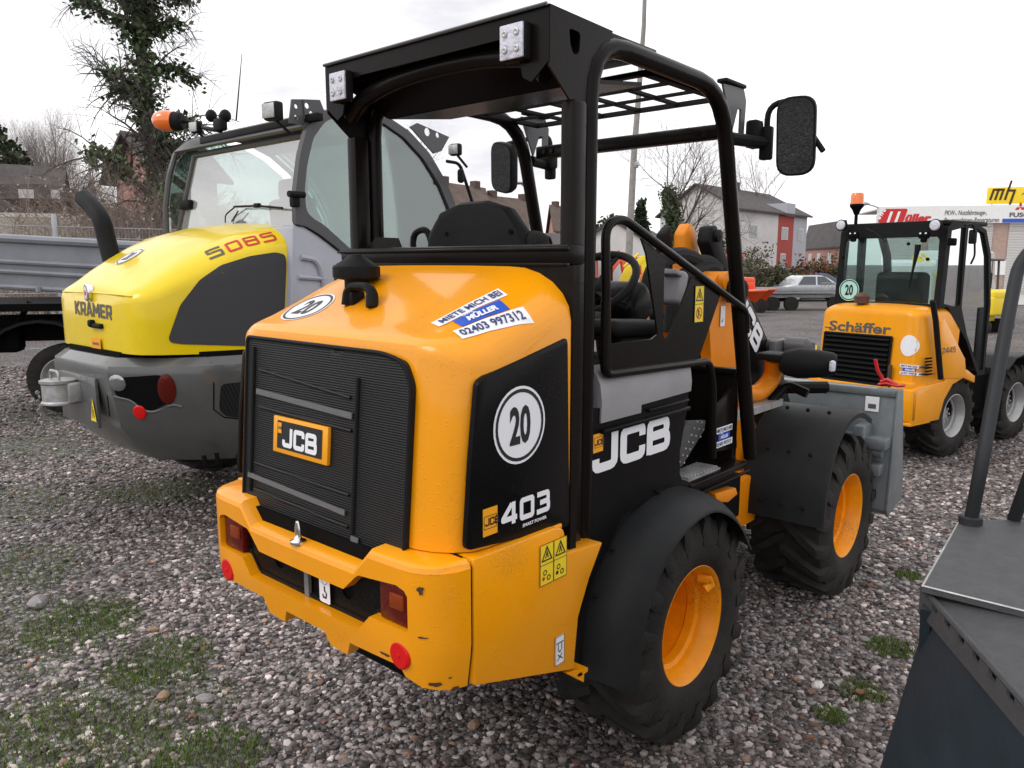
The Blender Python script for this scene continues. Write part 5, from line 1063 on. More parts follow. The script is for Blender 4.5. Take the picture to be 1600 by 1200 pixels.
# ================================================================== THE SETTING: ground, gravel, moss
def lay(x, y):   # patchiness of moss / soil, 0..1
    return .5+.25*math.sin(x*1.9+1.3*math.sin(y*1.1))+.25*math.sin(y*2.3+1.7*math.sin(x*.8+2))
MOSS = [(WF.hit(px, py, 2, 0), r) for px, py, r in ((40, 985, .42), (130, 965, .22), (160, 1120, .40), (60, 1180, .35), (30, 880, .35), (330, 1170, .16), (1390, 1000, .09), (1350, 1070, .08), (60, 690, .6), (240, 760, .35), (20, 780, .5), (1300, 1105, .05), (250, 1020, .2), (150, 640, .7), (1420, 890, .06))]
def mossy(x, y):
    v = 0
    for p, r in MOSS:
        d = math.hypot(x-p.x, y-p.y)/r
        if d < 1.6: v = max(v, 1-d/1.6)
    return v*(.6+.8*lay(x*3, y*3))
b = MB(); rings = [0, 1, 2, 3, 4, 6, 8, 11, 14, 18, 23, 28, 34, 40, 50, 70, 100, 160, 260, 500, 1200]; NS = 72
vs = [Vector((0, 0, 0))]
for r in rings[1:]:
    for k in range(NS): t = 2*math.pi*k/NS; x, y = r*math.cos(t), r*math.sin(t); vs.append(Vector((x, y, gz(x, y))))
fs = [(0, 1+k, 1+(k+1) % NS) for k in range(NS)]
for i in range(len(rings)-2):
    for k in range(NS): fs.append((1+i*NS+k, 1+(i+1)*NS+k, 1+(i+1)*NS+(k+1) % NS, 1+i*NS+(k+1) % NS))
b.add(vs, fs)
gm = bpy.data.materials.new('gravel_ground'); gm.use_nodes = True; nt = gm.node_tree; N = nt.nodes; L = nt.links; bs = N['Principled BSDF']; bs.inputs['Roughness'].default_value = .8; bs.inputs['Specular IOR Level'].default_value = .25
tc = N.new('ShaderNodeTexCoord')
def ramp(src, els):
    r = N.new('ShaderNodeValToRGB'); L.new(src, r.inputs[0]); e = r.color_ramp.elements
    while len(e) < len(els): e.new(.5)
    for q, (p, c) in zip(e, els): q.position = p; q.color = (*c, 1)
    return r
def noise(sc, det=4, rough=.6):
    n = N.new('ShaderNodeTexNoise'); n.inputs['Scale'].default_value = sc; n.inputs['Detail'].default_value = det; n.inputs['Roughness'].default_value = rough; L.new(tc.outputs['Object'], n.inputs[0]); return n
def mixc(f, a_, c_, bt='MIX'):
    m_ = N.new('ShaderNodeMix'); m_.data_type = 'RGBA'; m_.blend_type = bt
    if isinstance(f, float): m_.inputs[0].default_value = f
    else: L.new(f, m_.inputs[0])
    for i, q in ((6, a_), (7, c_)):
        if isinstance(q, tuple): m_.inputs[i].default_value = (*q, 1)
        else: L.new(q, m_.inputs[i])
    return m_.outputs[2]
v = N.new('ShaderNodeTexVoronoi'); v.inputs['Scale'].default_value = 42; v.inputs['Randomness'].default_value = 1; L.new(tc.outputs['Object'], v.inputs['Vector'])
sp = N.new('ShaderNodeSeparateColor'); L.new(v.outputs['Color'], sp.inputs[0])
stone = ramp(sp.outputs[0], [(0, (.05, .045, .045)), (.3, (.125, .11, .108)), (.55, (.225, .205, .203)), (.8, (.37, .345, .345)), (1, (.58, .55, .55))])
v2 = N.new('ShaderNodeTexVoronoi'); v2.inputs['Scale'].default_value = 14; L.new(tc.outputs['Object'], v2.inputs['Vector']); sp2 = N.new('ShaderNodeSeparateColor'); L.new(v2.outputs['Color'], sp2.inputs[0])
st2 = ramp(sp2.outputs[0], [(0, (.07, .065, .065)), (.5, (.15, .135, .14)), (1, (.29, .27, .275))])
col = mixc(.35, stone.outputs[0], st2.outputs[0])
gap = ramp(v.outputs['Distance'], [(0, (1, 1, 1)), (.45, (.9, .9, .9)), (.75, (.35, .33, .32))])
col = mixc(1.0, col, gap.outputs[0], 'MULTIPLY')
n1 = noise(.55, 5); soil = ramp(n1.outputs[0], [(.46, (0, 0, 0)), (.66, (1, 1, 1))]); col = mixc(soil.outputs[0], col, mixc(.6, col, (.085, .066, .052)))
n2 = noise(.9, 6, .7); gr_ = ramp(n2.outputs[0], [(.56, (0, 0, 0)), (.70, (1, 1, 1))]); col = mixc(gr_.outputs[0], col, mixc(.5, col, (.05, .07, .02)))
L.new(col, bs.inputs['Base Color'])
bp = N.new('ShaderNodeBump'); bp.inputs['Strength'].default_value = .8; bp.inputs['Distance'].default_value = .02; bp.invert = True; L.new(v.outputs['Distance'], bp.inputs['Height']); L.new(bp.outputs[0], bs.inputs['Normal'])
g = b.build('ground', gm, fix=False, angle=180); tag(g, None, None, kind='structure')

# loose stones near the camera: one mesh of some fifty thousand chips
def ico(sub):
    bm = bmesh.new(); bmesh.ops.create_icosphere(bm, subdivisions=sub, radius=1); V = np.array([v_.co[:] for v_ in bm.verts]); F = np.array([[q.index for q in f.verts] for f in bm.faces]); bm.free(); return V, F
PAL = np.array([(.04, .037, .038), (.075, .068, .069), (.12, .108, .11), (.17, .155, .158), (.23, .21, .215), (.31, .29, .295), (.38, .36, .365), (.50, .48, .49), (.26, .18, .14), (.15, .085, .07)])
PW = np.array([.13, .14, .15, .15, .14, .12, .085, .05, .02, .02]); PW /= PW.sum()
def stones(n, r0, r1, sub, s0, s1, half=40):
    V, F = ico(sub); r = np.sqrt(rng.random(n)*(r1**2-r0**2)+r0**2); a_ = YAW+np.radians((rng.random(n)*2-1)*half); X_ = r*np.cos(a_); Y_ = r*np.sin(a_)
    keep = np.array([rng.random() > mossy(x, y)*1.1 and rng.random() < .62+.42*lay(x*1.3+4, y*1.3) for x, y in zip(X_, Y_)]); X_, Y_ = X_[keep], Y_[keep]; n = len(X_)
    sz = s0+(s1-s0)*rng.random(n)**2.2; sc = np.stack([sz*(1+.5*rng.random(n)), sz*(.7+.4*rng.random(n)), sz*(.45+.3*rng.random(n))], 1)
    P = V[None]*(1+.5*(rng.random((n, len(V), 1))-.5)); P = np.sign(P)*np.abs(P)**.8*sc[:, None, :]
    t = rng.random(n)*2*np.pi; ti = (rng.random(n)-.5)*1.1; c, s_ = np.cos(ti), np.sin(ti)
    y, z = P[..., 1]*c[:, None]-P[..., 2]*s_[:, None], P[..., 1]*s_[:, None]+P[..., 2]*c[:, None]; x = P[..., 0]
    c, s_ = np.cos(t), np.sin(t); P = np.stack([x*c[:, None]-y*s_[:, None]+X_[:, None], x*s_[:, None]+y*c[:, None]+Y_[:, None], z+(sc[:, 2]*(.15+.5*rng.random(n)))[:, None]], -1)
    P[..., 2] += 0
    Fk = (F[None]+(np.arange(n)*len(V))[:, None, None]).reshape(-1, 3)
    col = PAL[rng.choice(len(PAL), n, p=PW)]*np.array([1.26, 1.16, 1.09])*(.8+.4*rng.random((n, 1))); damp = np.array([.62+.55*lay(x*.7, y*.7+1) for x, y in zip(X_, Y_)])[:, None]; col = col*damp
    col = np.repeat(col, len(V), 0); return P.reshape(-1, 3), Fk, col
parts = [stones(52000, 1.35, 4.2, 1, .0042, .0158), stones(78000, 4.0, 9.5, 1, .0055, .018), stones(30000, 9.3, 15, 1, .012, .028)]
P = []; F = []; Cc_ = []; o_ = 0
for p, f, c in parts: P.append(p); F.append(f+o_); Cc_.append(c); o_ += len(p)
P = np.concatenate(P); F = np.concatenate(F); Cc_ = np.concatenate(Cc_)
def npmesh(name, P, F, col, m_):
    k = F.shape[1]; me = bpy.data.meshes.new(name); me.vertices.add(len(P)); me.vertices.foreach_set('co', P.ravel().astype(np.float32)); me.loops.add(F.size); me.loops.foreach_set('vertex_index', F.ravel().astype(np.int32)); me.polygons.add(len(F)); me.polygons.foreach_set('loop_start', (np.arange(len(F))*k).astype(np.int32)); me.polygons.foreach_set('loop_total', np.full(len(F), k, np.int32)); me.update(calc_edges=True)
    if col is not None: at_ = me.color_attributes.new('Col', 'FLOAT_COLOR', 'POINT'); at_.data.foreach_set('color', np.concatenate([col, np.ones((len(col), 1))], 1).ravel().astype(np.float32))
    me.attributes.new('sharp_face', 'BOOLEAN', 'FACE').data.foreach_set('value', np.ones(len(F), bool)); me.materials.append(m_); o = bpy.data.objects.new(name, me); C.objects.link(o); return o
def colmat(name, rough=.7, spec=.3, bump=0, tr=0):
    m_ = bpy.data.materials.new(name); m_.use_nodes = True; nt = m_.node_tree; N = nt.nodes; L = nt.links; b_ = N['Principled BSDF']; a_ = N.new('ShaderNodeAttribute'); a_.attribute_name = 'Col'; b_.inputs['Roughness'].default_value = rough; b_.inputs['Specular IOR Level'].default_value = spec
    n = N.new('ShaderNodeTexNoise'); n.inputs['Scale'].default_value = 160 if bump else 3; tc = N.new('ShaderNodeTexCoord'); L.new(tc.outputs['Object'], n.inputs[0]); mr = N.new('ShaderNodeMapRange'); mr.inputs[3].default_value = .65; mr.inputs[4].default_value = 1.35; L.new(n.outputs[0], mr.inputs[0])
    mx = N.new('ShaderNodeMix'); mx.data_type = 'RGBA'; mx.blend_type = 'MULTIPLY'; mx.inputs[0].default_value = 1; L.new(a_.outputs[0], mx.inputs[6]); L.new(mr.outputs[0], mx.inputs[7]); L.new(mx.outputs[2], b_.inputs['Base Color'])
    MATS[name] = m_; return m_
P[:, 2] -= .04
gv = npmesh('gravel', P, F, Cc_, colmat('stone_chips', .62, .35, 1)); tag(gv, 'loose grey and white stone chips covering the yard', 'gravel', kind='stuff')
# moss and short grass
n = 0; V = []; Cg = []
for p, r in MOSS:
    k = int(11000*r*min(1, 3.2/max(1.5, p.xy.length)))
    for i in range(k):
        a_ = random.random()*6.283; d = r*1.15*math.sqrt(random.random()); x, y = p.x+math.cos(a_)*d, p.y+math.sin(a_)*d
        if random.random() > mossy(x, y)*1.7: continue
        h = (.006+.016*random.random())*(1.7 if random.random() < .06 else 1); t = random.random()*6.283; w = .0014+.0012*random.random(); l = .8*h
        V += [(x-w*math.sin(t), y+w*math.cos(t), 0), (x+w*math.sin(t), y-w*math.cos(t), 0), (x+math.cos(t)*l, y+math.sin(t)*l, h+.004)]
        c = random.choice([(.09, .17, .02), (.06, .12, .015), (.13, .19, .03), (.16, .14, .06), (.05, .09, .02)]); Cg += [c]*3
V = np.array(V); V[:, 2] -= .036; F = np.arange(len(V)).reshape(-1, 3)
gr2 = npmesh('grass', V, F, np.array(Cg), colmat('grass_blades', .7, .2)); tag(gr2, 'thin moss and short grass growing between the stones', 'grass', kind='stuff')
# a few larger stones and fallen leaves
for i, (px, py, s_, c) in enumerate(((1277, 1073, .022, 'white_stone'), (60, 945, .045, 'grey_stone'), (240, 985, .018, 'tan_stone'), (255, 1090, .022, 'tan_stone'), (320, 1095, .026, 'grey_stone'), (740, 1135, .020, 'tan_stone'), (1350, 1000, .018, 'grey_stone'))):
    if c not in M: mat(c, {'white_stone': (.60, .57, .55), 'grey_stone': (.26, .24, .245), 'tan_stone': (.30, .20, .13)}[c], .7, bump=.5, bscale=90, var=.2, vscale=40)
    p = WF.hit(px, py, 2, -.036); b = MB(); b.ball((0, 0, 0), (s_*1.5, s_, s_*.6), 10); b.v = [q*(1+.25*(random.random()-.5)) for q in b.v]; b.xf(Matrix.Translation(p+Vector((0, 0, s_*.35))) @ Matrix.Rotation(i*1.3, 4, 'Z'))
    tag(b.build('stone', c, off=(0, 0, 0)), ['palest stone, lying alone right of the near rear wheel', 'widest flat grey stone at the left edge of the yard', 'small tan stone in the left part of the gravel, upper of two', 'tan stone in the left part of the gravel, lower of two', 'grey stone in the lower left gravel below the bumper', 'tan stone in the gravel under the bumper corner', 'grey stone among moss beside the dark platform'][i], 'stone')
mat('dead_leaf', (.16, .07, .03), .6, var=.3, vscale=30); mat('red_scrap', (.60, .07, .02), .5)
for i, (px, py, s_, c) in enumerate(((1345, 1082, .025, 0), (1268, 1155, .022, 0), (308, 885, .010, 1), (300, 1120, .018, 0), (1275, 1085+50, .02, 0), (40, 870, .02, 0))):
    p = WF.hit(px, py, 2, -0.022); t = i*2.1; V2 = [(math.cos(a_)*s_*(1.3 if k % 4 == 0 else .8), math.sin(a_)*s_*.7) for k, a_ in enumerate([2*math.pi*j/12 for j in range(12)])]
    b = MB(); b.add([p+Vector((x*math.cos(t)-y*math.sin(t), x*math.sin(t)+y*math.cos(t), .012*abs(y)/s_)) for x, y in V2], [tuple(range(12))]); b.add([q+Vector((0, 0, -.001)) for q in b.v], [tuple(range(12))[::-1]])
    tag(b.build('leaf' if c == 0 else 'litter', 'dead_leaf' if c == 0 else 'red_scrap', fix=False), ['dead brown leaf beside the dark platform', 'curled brown leaf between rear tyre and platform', 'tiny orange-red scrap lying on gravel left of the bumper', 'brown leaf in the gravel at lower left', 'brown leaf right of the near rear tyre', 'brown leaf at the left edge of the gravel'][i], 'leaf' if c == 0 else 'litter')
# ================================================================== vegetation
mat('bark', (.055, .045, .04), .9, var=.4, vscale=6); mat('bark_pale', (.13, .105, .09), .9, var=.3); mat('twig', (.30, .235, .20), .9, var=.3); mat('twig_far', (.20, .165, .155), .9)
colmat('leaves', .7, .25)
def branches(mb, p, d, ln, r, lvl, mx_, rnd, up=.1, spread=.7, nseg=4, kids=4, segs=None, wob=.22, droop=0, kr=(.42, .68)):
    pts = [p.copy()]; rs = [r]; q = p.copy(); dd = d.normalized()
    for i in range(nseg):
        dd = (dd+Vector((rnd.uniform(-1, 1), rnd.uniform(-1, 1), rnd.uniform(-1, 1)))*wob+Vector((0, 0, up-droop*i/nseg))).normalized(); q = q+dd*(ln/nseg); pts.append(q.copy()); rs.append(r*(1-(i+1)/nseg*.62))
        if segs is not None: segs.append((pts[-2], pts[-1], rs[-1], lvl))
        if lvl < mx_:
            for k in range(kids if i > 0 or lvl > 0 else 1):
                if rnd.random() < .62:
                    a_ = rnd.uniform(0, 6.283); s_ = dd.orthogonal().normalized(); t_ = dd.cross(s_); nd = (dd*(1-spread*.6)+(s_*math.cos(a_)+t_*math.sin(a_))*spread).normalized()
                    branches(mb, q.copy(), nd, ln*rnd.uniform(*kr)*(1-.45*i/nseg if kr[1] < .4 else 1), rs[-1]*rnd.uniform(.4, .62), lvl+1, mx_, rnd, up, spread, max(3, nseg-1 if nseg < 8 else 5), kids, segs, wob, droop, (.42, .68) if kr[1] < .4 else kr)
    mb.tube(pts, rs, 6 if lvl == 0 else (4 if lvl == 1 else 3), cap=False)
def leafmesh(name, pts, size, cols, parent=None, off=Vector((0, 0, 0))):
    n = len(pts); P0 = np.array(pts)-np.array(off); u = rng.normal(size=(n, 3)); u /= np.linalg.norm(u, axis=1)[:, None]; w = np.cross(u, rng.normal(size=(n, 3))); w /= np.linalg.norm(w, axis=1)[:, None]
    s_ = size*(.5+rng.random(n))[:, None]; V = np.stack([P0-u*s_, P0+w*s_*.6, P0+u*s_, P0-w*s_*.6], 1).reshape(-1, 3); F = np.arange(n*4).reshape(-1, 4)
    c = np.array(cols)[rng.integers(0, len(cols), n)]*(.7+.6*rng.random((n, 1))); c = np.repeat(c, 4, 0); o = npmesh(name, V, F, c, M['leaves'])
    if parent: o.parent = parent
    return o
IVY = [(.05, .085, .03), (.07, .12, .045), (.03, .05, .02), (.10, .14, .07), (.13, .15, .09)]
def tree(base, label, H, r, seed, mx_=3, up=.1, spread=.7, kids=3, trunkm='bark', ivy=0, ivysz=.09, ivymax=1, frac=.8, wob=.2, nm='bare_tree', cat='tree', group=None, lean=(0, 0, 1), droop=0, cols=IVY, jit=.35, nseg=6, kr=(.42, .68)):
    rnd = random.Random(seed); T_ = thing(nm, label, cat, tuple(base), group=group); mb = MB(); segs = []
    branches(mb, Vector((0, 0, -.1)), Vector(lean), H*frac, r, 0, mx_, rnd, up, spread, nseg, kids, segs, wob, droop, kr); mb.build('trunk', trunkm, T_, off=(0, 0, 0), fix=False, angle=60)
    if ivy:
        S_ = [s_ for s_ in segs if s_[3] <= ivymax]; pts = []; tot = sum((a_-b_).length*(1.5-.4*l) for a_, b_, rr, l in S_)
        for a_, b_, rr, l in S_:
            k = int(ivy*(a_-b_).length*(1.5-.4*l)/tot*(.4+1.2*rnd.random()))
            for i in range(k):
                t = rnd.random(); j = jit*(1-.25*l)*(.3+rnd.random()); v_ = Vector((rnd.gauss(0, 1), rnd.gauss(0, 1), rnd.gauss(0, 1))); v_ = v_.normalized()*j*rnd.random()**.5; pts.append(tuple(a_.lerp(b_, t)+v_+Vector((0, 0, -.1*jit))))
        leafmesh('crown', pts, ivysz, cols, T_)
    return T_
def shrub(base, label, H, W_, seed, n=14, leaves=0, cols=IVY, lsz=.07, group=None, nm='bare_shrub', trunkm='twig', mx_=2):
    rnd = random.Random(seed); T_ = thing(nm, label, 'shrub', tuple(base), group=group); mb = MB(); segs = []
    for i in range(n):
        x = rnd.uniform(-1, 1)*W_*.4; branches(mb, Vector((x, rnd.uniform(-.3, .3)*W_*.4, -.1)), Vector((x/W_*.8+rnd.uniform(-.25, .25), rnd.uniform(-.3, .3), 1)), H*rnd.uniform(.55, 1), H*.011, 0, mx_, rnd, .05, .6, 4, 3, segs, .22)
    mb.build('stems', trunkm, T_, off=(0, 0, 0), fix=False, angle=60)
    if leaves:
        pts = []
        for i in range(leaves):
            a_, b_, rr, l = rnd.choice(segs); pts.append(tuple(a_.lerp(b_, rnd.random())+Vector((rnd.gauss(0, .08), rnd.gauss(0, .08), rnd.gauss(0, .08)))*H*.5))
        leafmesh('foliage', pts, lsz, cols, T_)
    return T_
def conifer(base, label, H, W_, seed, n=7000, cols=((.02, .035, .018), (.03, .05, .025), (.045, .06, .03)), nm='conifer', group=None, lsz=.14, round_=False):
    rnd = random.Random(seed); T_ = thing(nm, label, 'tree', tuple(base), group=group); mb = MB(); mb.tube([(0, 0, -.1), (0, 0, H*.5), (0, 0, H*.97)], [H*.018, H*.012, .02], 6); pts = []
    nb = 70
    for i in range(nb):
        t = (i+.5)/nb; z = H*(.06+.9*t); a_ = i*2.4; R_ = W_*(.5*math.sqrt(max(0, 1-(2*t-.9)**2)) if round_ else .5*(1-t)**.75)*rnd.uniform(.6, 1.1); e = Vector((math.cos(a_)*R_, math.sin(a_)*R_, z-R_*.18)); mb.tube([(0, 0, z), e], [.03, .008], 3, cap=False)
        for k in range(int(n/nb*(.3+R_/W_*2.4))): s_ = rnd.random()**.7; pts.append(tuple(Vector((0, 0, z)).lerp(e, s_)+Vector((rnd.gauss(0, .09), rnd.gauss(0, .09), rnd.gauss(0, .06)))*W_*.45))
    mb.build('trunk', 'bark', T_, off=(0, 0, 0), fix=False); leafmesh('crown', pts, lsz, cols, T_); return T_
# big ivy-clad tree on the left
tree(onground(252, 400, 27), 'tall leaning tree thickly clad in dark ivy behind the yellow bonnet', 14.5, .28, 21, 3, .04, .85, 4, 'bark', 19000, .085, 1, .95, .07, nm='ivy_tree', jit=.62, lean=(-.03, .03, 1), droop=.45, nseg=14, kr=(.13, .24))
tree(onground(1062, 400, 52), 'round-headed bare tree with ivy up its trunk, left of the big gabled house', 9.6, .24, 5, 4, .10, .62, 3, 'bark_pale', 5200, .13, 0, .72, .14, nm='bare_tree', jit=.65, kr=(.5, .74))
tree(onground(1118, 400, 48), 'low bare tree with ivy lumps in front of the gabled white wall', 5.2, .18, 9, 4, .04, .75, 3, 'bark', 2600, .11, 0, .7, .2, nm='bare_tree', jit=.5)
tree(onground(1190, 400, 88), 'thin bare tree rising behind the roof of the gabled house', 13.5, .2, 13, 4, .14, .5, 3, 'twig_far', nm='bare_tree', frac=.7)
tree(onground(338, 400, 33), 'slim bare tree with drooping twigs right of the ivy tree', 7.2, .10, 31, 3, .03, .7, 3, 'bark', nm='bare_tree', frac=.8, droop=.4, nseg=9, kr=(.16, .28))
for i, (x, H, s_) in enumerate(((20, 15, 41), (62, 16, 42), (98, 15.5, 43), (128, 13.5, 44))):
    tree(onground(x, 400, 95+i*3), ['bare far tree at the left border of the picture', 'tallest bare far tree above the dormer house', 'bare far tree between dormer house and ivy tree, left one', 'bare far tree nearest the ivy tree, right one of the row'][i], H, .3, s_, 4, .16, .5, 4, 'twig_far', nm='bare_tree', group='bare trees on the left skyline', frac=.65)
tree(onground(620, 400, 60), 'bare tree seen through the side glass of the yellow cab', 12, .25, 77, 4, .1, .65, 3, 'bark', nm='bare_tree', frac=.7)
conifer(onground(8, 400, 80), 'dark spreading evergreen at the left edge above the dormer house', 14, 9, 3, 7000, nm='evergreen_tree', lsz=.26, round_=True)
conifer(onground(52, 400, 84), 'rust-tinged dark evergreen beside the dormer house', 11.8, 6, 4, 5000, ((.05, .035, .025), (.03, .04, .02), (.07, .045, .03)), nm='evergreen_tree', lsz=.24, round_=True)
conifer(onground(1000, 400, 56), 'narrow dark conifer beside the lamp pole', 6.6, 3.0, 6, 8000, lsz=.15)
conifer(onground(956, 400, 75), 'broad dark pine left of the lamp pole', 6.6, 7.5, 8, 5000, nm='pine_tree', lsz=.2, round_=True)
conifer(onground(925, 400, 88), 'olive-brown bushy tree behind the white gabled shed', 5.8, 6.5, 10, 2600, ((.09, .06, .04), (.06, .06, .035), (.12, .08, .05)), nm='bushy_tree', lsz=.2, round_=True)
for i, (x, d, H, W_) in enumerate(((112, 26, 3.3, 3.2), (160, 25, 3.6, 3.2), (205, 25, 3.4, 3.0), (250, 24, 2.9, 3.0), (295, 26, 3.0, 2.8), (70, 24, 1.9, 3.2), (20, 24, 1.7, 3.2), (128, 22, 2.4, 2.6))):
    shrub(onground(x, 400, d), ['brown bare thicket bush right of the dormer house', 'tallest brown bare thicket bush, left of the ivy trunk', 'dense brown bush just left of the ivy trunk', 'brown bush around the foot of the ivy trunk', 'brown bush between the ivy trunk and the yellow cab', 'low twiggy hedge bush behind the fence above the tipper', 'low twiggy hedge bush at the left picture edge behind the fence', 'twiggy bush directly behind the fence post near the exhaust'][i], H, W_, 60+i, 24, 450, ((.30, .24, .20), (.36, .30, .26), (.22, .18, .13), (.18, .16, .10)), .04, group='brown thicket behind the fence', mx_=3)
for i, (x, d, H, W_, c) in enumerate(((1178, 46, 2.0, 3.6, 0), (1205, 47, 1.3, 3.6, 0), (1240, 48, 1.3, 3.4, 1), (1272, 50, 1.7, 3.6, 2), (1296, 52, 1.7, 3.4, 3), (1145, 46, 2.0, 3, 0))):
    shrub(onground(x, 400, d), ['olive twiggy bush just right of the front canopy post', 'olive bush beside the dark van', 'green-brown bush behind the dark van', 'red-leaved shrub behind the silver car', 'dark green berry bush left of the far cab loader', 'olive bush between the canopy post and the far digger'][i], H, W_, 80+i, 14, 2600, (((.10, .09, .05), (.07, .08, .04), (.14, .11, .07)), ((.09, .09, .05), (.06, .08, .03)), ((.22, .07, .04), (.12, .07, .04), (.07, .08, .03)), ((.03, .05, .02), (.05, .07, .03), (.16, .08, .03)))[c], .09, group='bushes along the far edge of the yard')

# ================================================================== buildings
mat('roof_dark', (.075, .066, .066), .85, var=.25, vscale=1.5); mat('roof_brown', (.11, .075, .06), .85, var=.25, vscale=1.5); mat('render_white', (.62, .60, .59), .85, var=.08, vscale=.8); mat('render_cream', (.55, .50, .42), .85, var=.08)
mat('render_red', (.38, .065, .05), .8, var=.08); mat('render_grey', (.42, .42, .46), .8); mat('brick_pink', (.42, .22, .18), .9, var=.2, vscale=3); mat('brick_dark', (.30, .16, .12), .9, var=.2); mat('shutter', (.60, .59, .57), .6); mat('pillar_brick', (.42, .30, .26), .9, var=.15); mat('concrete', (.45, .43, .41), .85, var=.1)
def gable_house(name, label, Npt, Lpt, Rpt, ez, rz, wall, roof, wins=(), nwins=(), chim=(), over=.5, group=None, gwall=None):
    """gable end between N and L, eave wall between N and R; windows as (wall, u0, u1, z0, z1) fractions"""
    N_, L_, R_ = (Vector((p.x, p.y, gz(p.x, p.y)-.3)) for p in (Npt, Lpt, Rpt)); T_ = thing(name, label, 'house', tuple(N_), group=group, off=tuple(N_))
    u = L_-N_; v_ = R_-N_; up = lambda p, z: Vector((p.x, p.y, z)); mid = N_+u*.5
    A0, A1, A2, A3 = N_, N_+u, N_+u+v_, N_+v_; b = MB()
    m2 = mid+v_; V8 = [A0, A1, A2, A3, up(A0, ez), up(A1, ez), up(A2, ez), up(A3, ez), up(mid, rz), up(m2, rz)]
    b.add(V8, [(0, 3, 7, 4), (1, 2, 6, 5), (1, 0, 4, 8, 5), (3, 2, 6, 9, 7)]); w_ = b.build('wall', wall, T_, fix=False)
    un, vn = u.normalized(), v_.normalized(); sl = (rz-ez)/(u.length/2); b = MB()
    for s_, e0 in ((-1, N_), (1, A1)):
        E0 = up(e0+un*over*s_-vn*over, ez-sl*over); E1 = up(e0+un*over*s_+v_+vn*over, ez-sl*over); R0 = up(mid-vn*over, rz); R1 = up(m2+vn*over, rz)
        q_ = [E0, E1, R1, R0]; b.add(q_+[p+Vector((0, 0, .16)) for p in q_], [(0, 1, 2, 3), (4, 5, 6, 7), (0, 1, 5, 4), (1, 2, 6, 5), (2, 3, 7, 6), (3, 0, 4, 7)])
    rf = b.build('roof', roof, T_)
    for (t, h, s_) in chim: b = MB(); p = up(mid+v_*t, rz+h/2-.2); b.box(p, (s_, s_, h+.4)); b.build('chimney', 'roof_brown', rf)
    for wname, a0, a1, z0, z1 in wins:
        o_, d_ = (N_, v_) if wname == 'e' else (N_, u); n_ = -un if wname == 'e' else -vn; b = MB(); P = [up(o_+d_*a0, z0), up(o_+d_*a1, z0), up(o_+d_*a1, z1), up(o_+d_*a0, z1)]; b.poly([p+n_*.02 for p in P], .05, n_); f = b.build('window', 'render_white', T_)
        b = MB(); c_0, c_1 = a0+(a1-a0)*.1, a0+(a1-a0)*.9; m0 = (a0+a1)/2; zz = (z1-z0)*.08
        for x0, x1 in ((c_0, m0-(a1-a0)*.04), (m0+(a1-a0)*.04, c_1)): b.poly([up(o_+d_*x, z)+n_*.075 for x, z in ((x0, z0+zz), (x1, z0+zz), (x1, z1-zz), (x0, z1-zz))], .01, n_)
        b.build('pane', 'house_glass', f)
    return T_, N_, u, v_
Nh, Lh, Rh = onground(1150, 400, 72), onground(1030, 400, 82), onground(1258, 400, 86)
T_, N_, u, v_ = gable_house('gabled_house', 'large pale gabled house with a red painted bay in the middle of its long side', Nh, Lh, Rh, 6.4, 8.9, 'render_white', 'roof_dark', wins=[('e', .16, .26, 4.0, 5.1), ('e', .60, .70, 3.9, 5.1), ('e', .86, .94, 3.9, 5.1), ('e', .60, .68, 1.2, 2.6), ('g', .3, .4, 3.8, 5), ('g', .6, .7, 3.8, 5)], chim=[(.5, .8, .7)])
un, vn = u.normalized(), v_.normalized(); b = MB()
for a0, a1, m_ in ((.55, .785, 0), (.785, 1.0, 1)):
    P = [N_+v_*a0-un*.015, N_+v_*a1-un*.015]; b.m = m_; b.poly([P[0], P[1], P[1]+Vector((0, 0, 6.4-N_.z)), P[0]+Vector((0, 0, 6.4-N_.z))], .3 if m_ == 0 else .012, un, both=False)
b.build('painted_bay', ['render_red', 'render_grey'], T_)
b = MB(); p = N_+v_*.66+u*.06; b.box((p.x, p.y, 6.75), (2.0, 2.0, 1.2), rot=Matrix.Rotation(math.atan2(vn.y, vn.x), 3, 'Z')); b.build('dormer', 'render_grey', T_)
gable_house('row_house', 'low dark-roofed house right of the big gabled house', onground(1312, 400, 92), onground(1322, 400, 101), onground(1256, 400, 104), 3.6, 6.3, 'brick_pink', 'roof_dark', wins=[('e', .2, .3, 1.6, 2.8), ('e', .5, .6, 1.6, 2.8), ('e', .75, .85, 1.6, 2.8)])
gable_house('shed', 'white shed with a shallow grey roof behind the diggers', onground(1012, 400, 44), onground(905, 400, 47), onground(1060, 400, 62), 2.75, 4.0, 'render_white', 'roof_dark', wins=[('g', .15, .3, 1.0, 1.9)], over=.25)
gable_house('garage', 'flat wide grey-roofed garage block behind the seat back', onground(812, 400, 38), onground(790, 400, 46), onground(915, 400, 40), 2.3, 3.1, 'render_white', 'roof_dark', over=.3)
for i, (x0, x1, d0, d1, rz, c) in enumerate(((690, 765, 46, 50, 6.6, 'roof_brown'), (765, 838, 50, 54, 6.1, 'roof_brown'), (868, 905, 66, 70, 6.6, 'roof_brown'), (590, 690, 44, 46, 6.9, 'roof_dark'))):
    gable_house('row_house', ['brown-roofed terraced house seen between yellow cab and left mirror', 'brown-roofed terraced house below the left mirror', 'small brown house between canopy front post and rear post', 'dark-roofed terraced house seen through the yellow cab glass'][i], onground(x0, 400, d0), onground(x0-12, 400, d0+9), onground(x1, 400, d1), rz-2.2, rz, 'brick_pink', c, wins=[('e', .2, .35, 1.6, 2.8), ('e', .6, .75, 1.6, 2.8)], chim=[(.15, .5, .5), (.85, .5, .5)], group='terraced houses behind the yard')
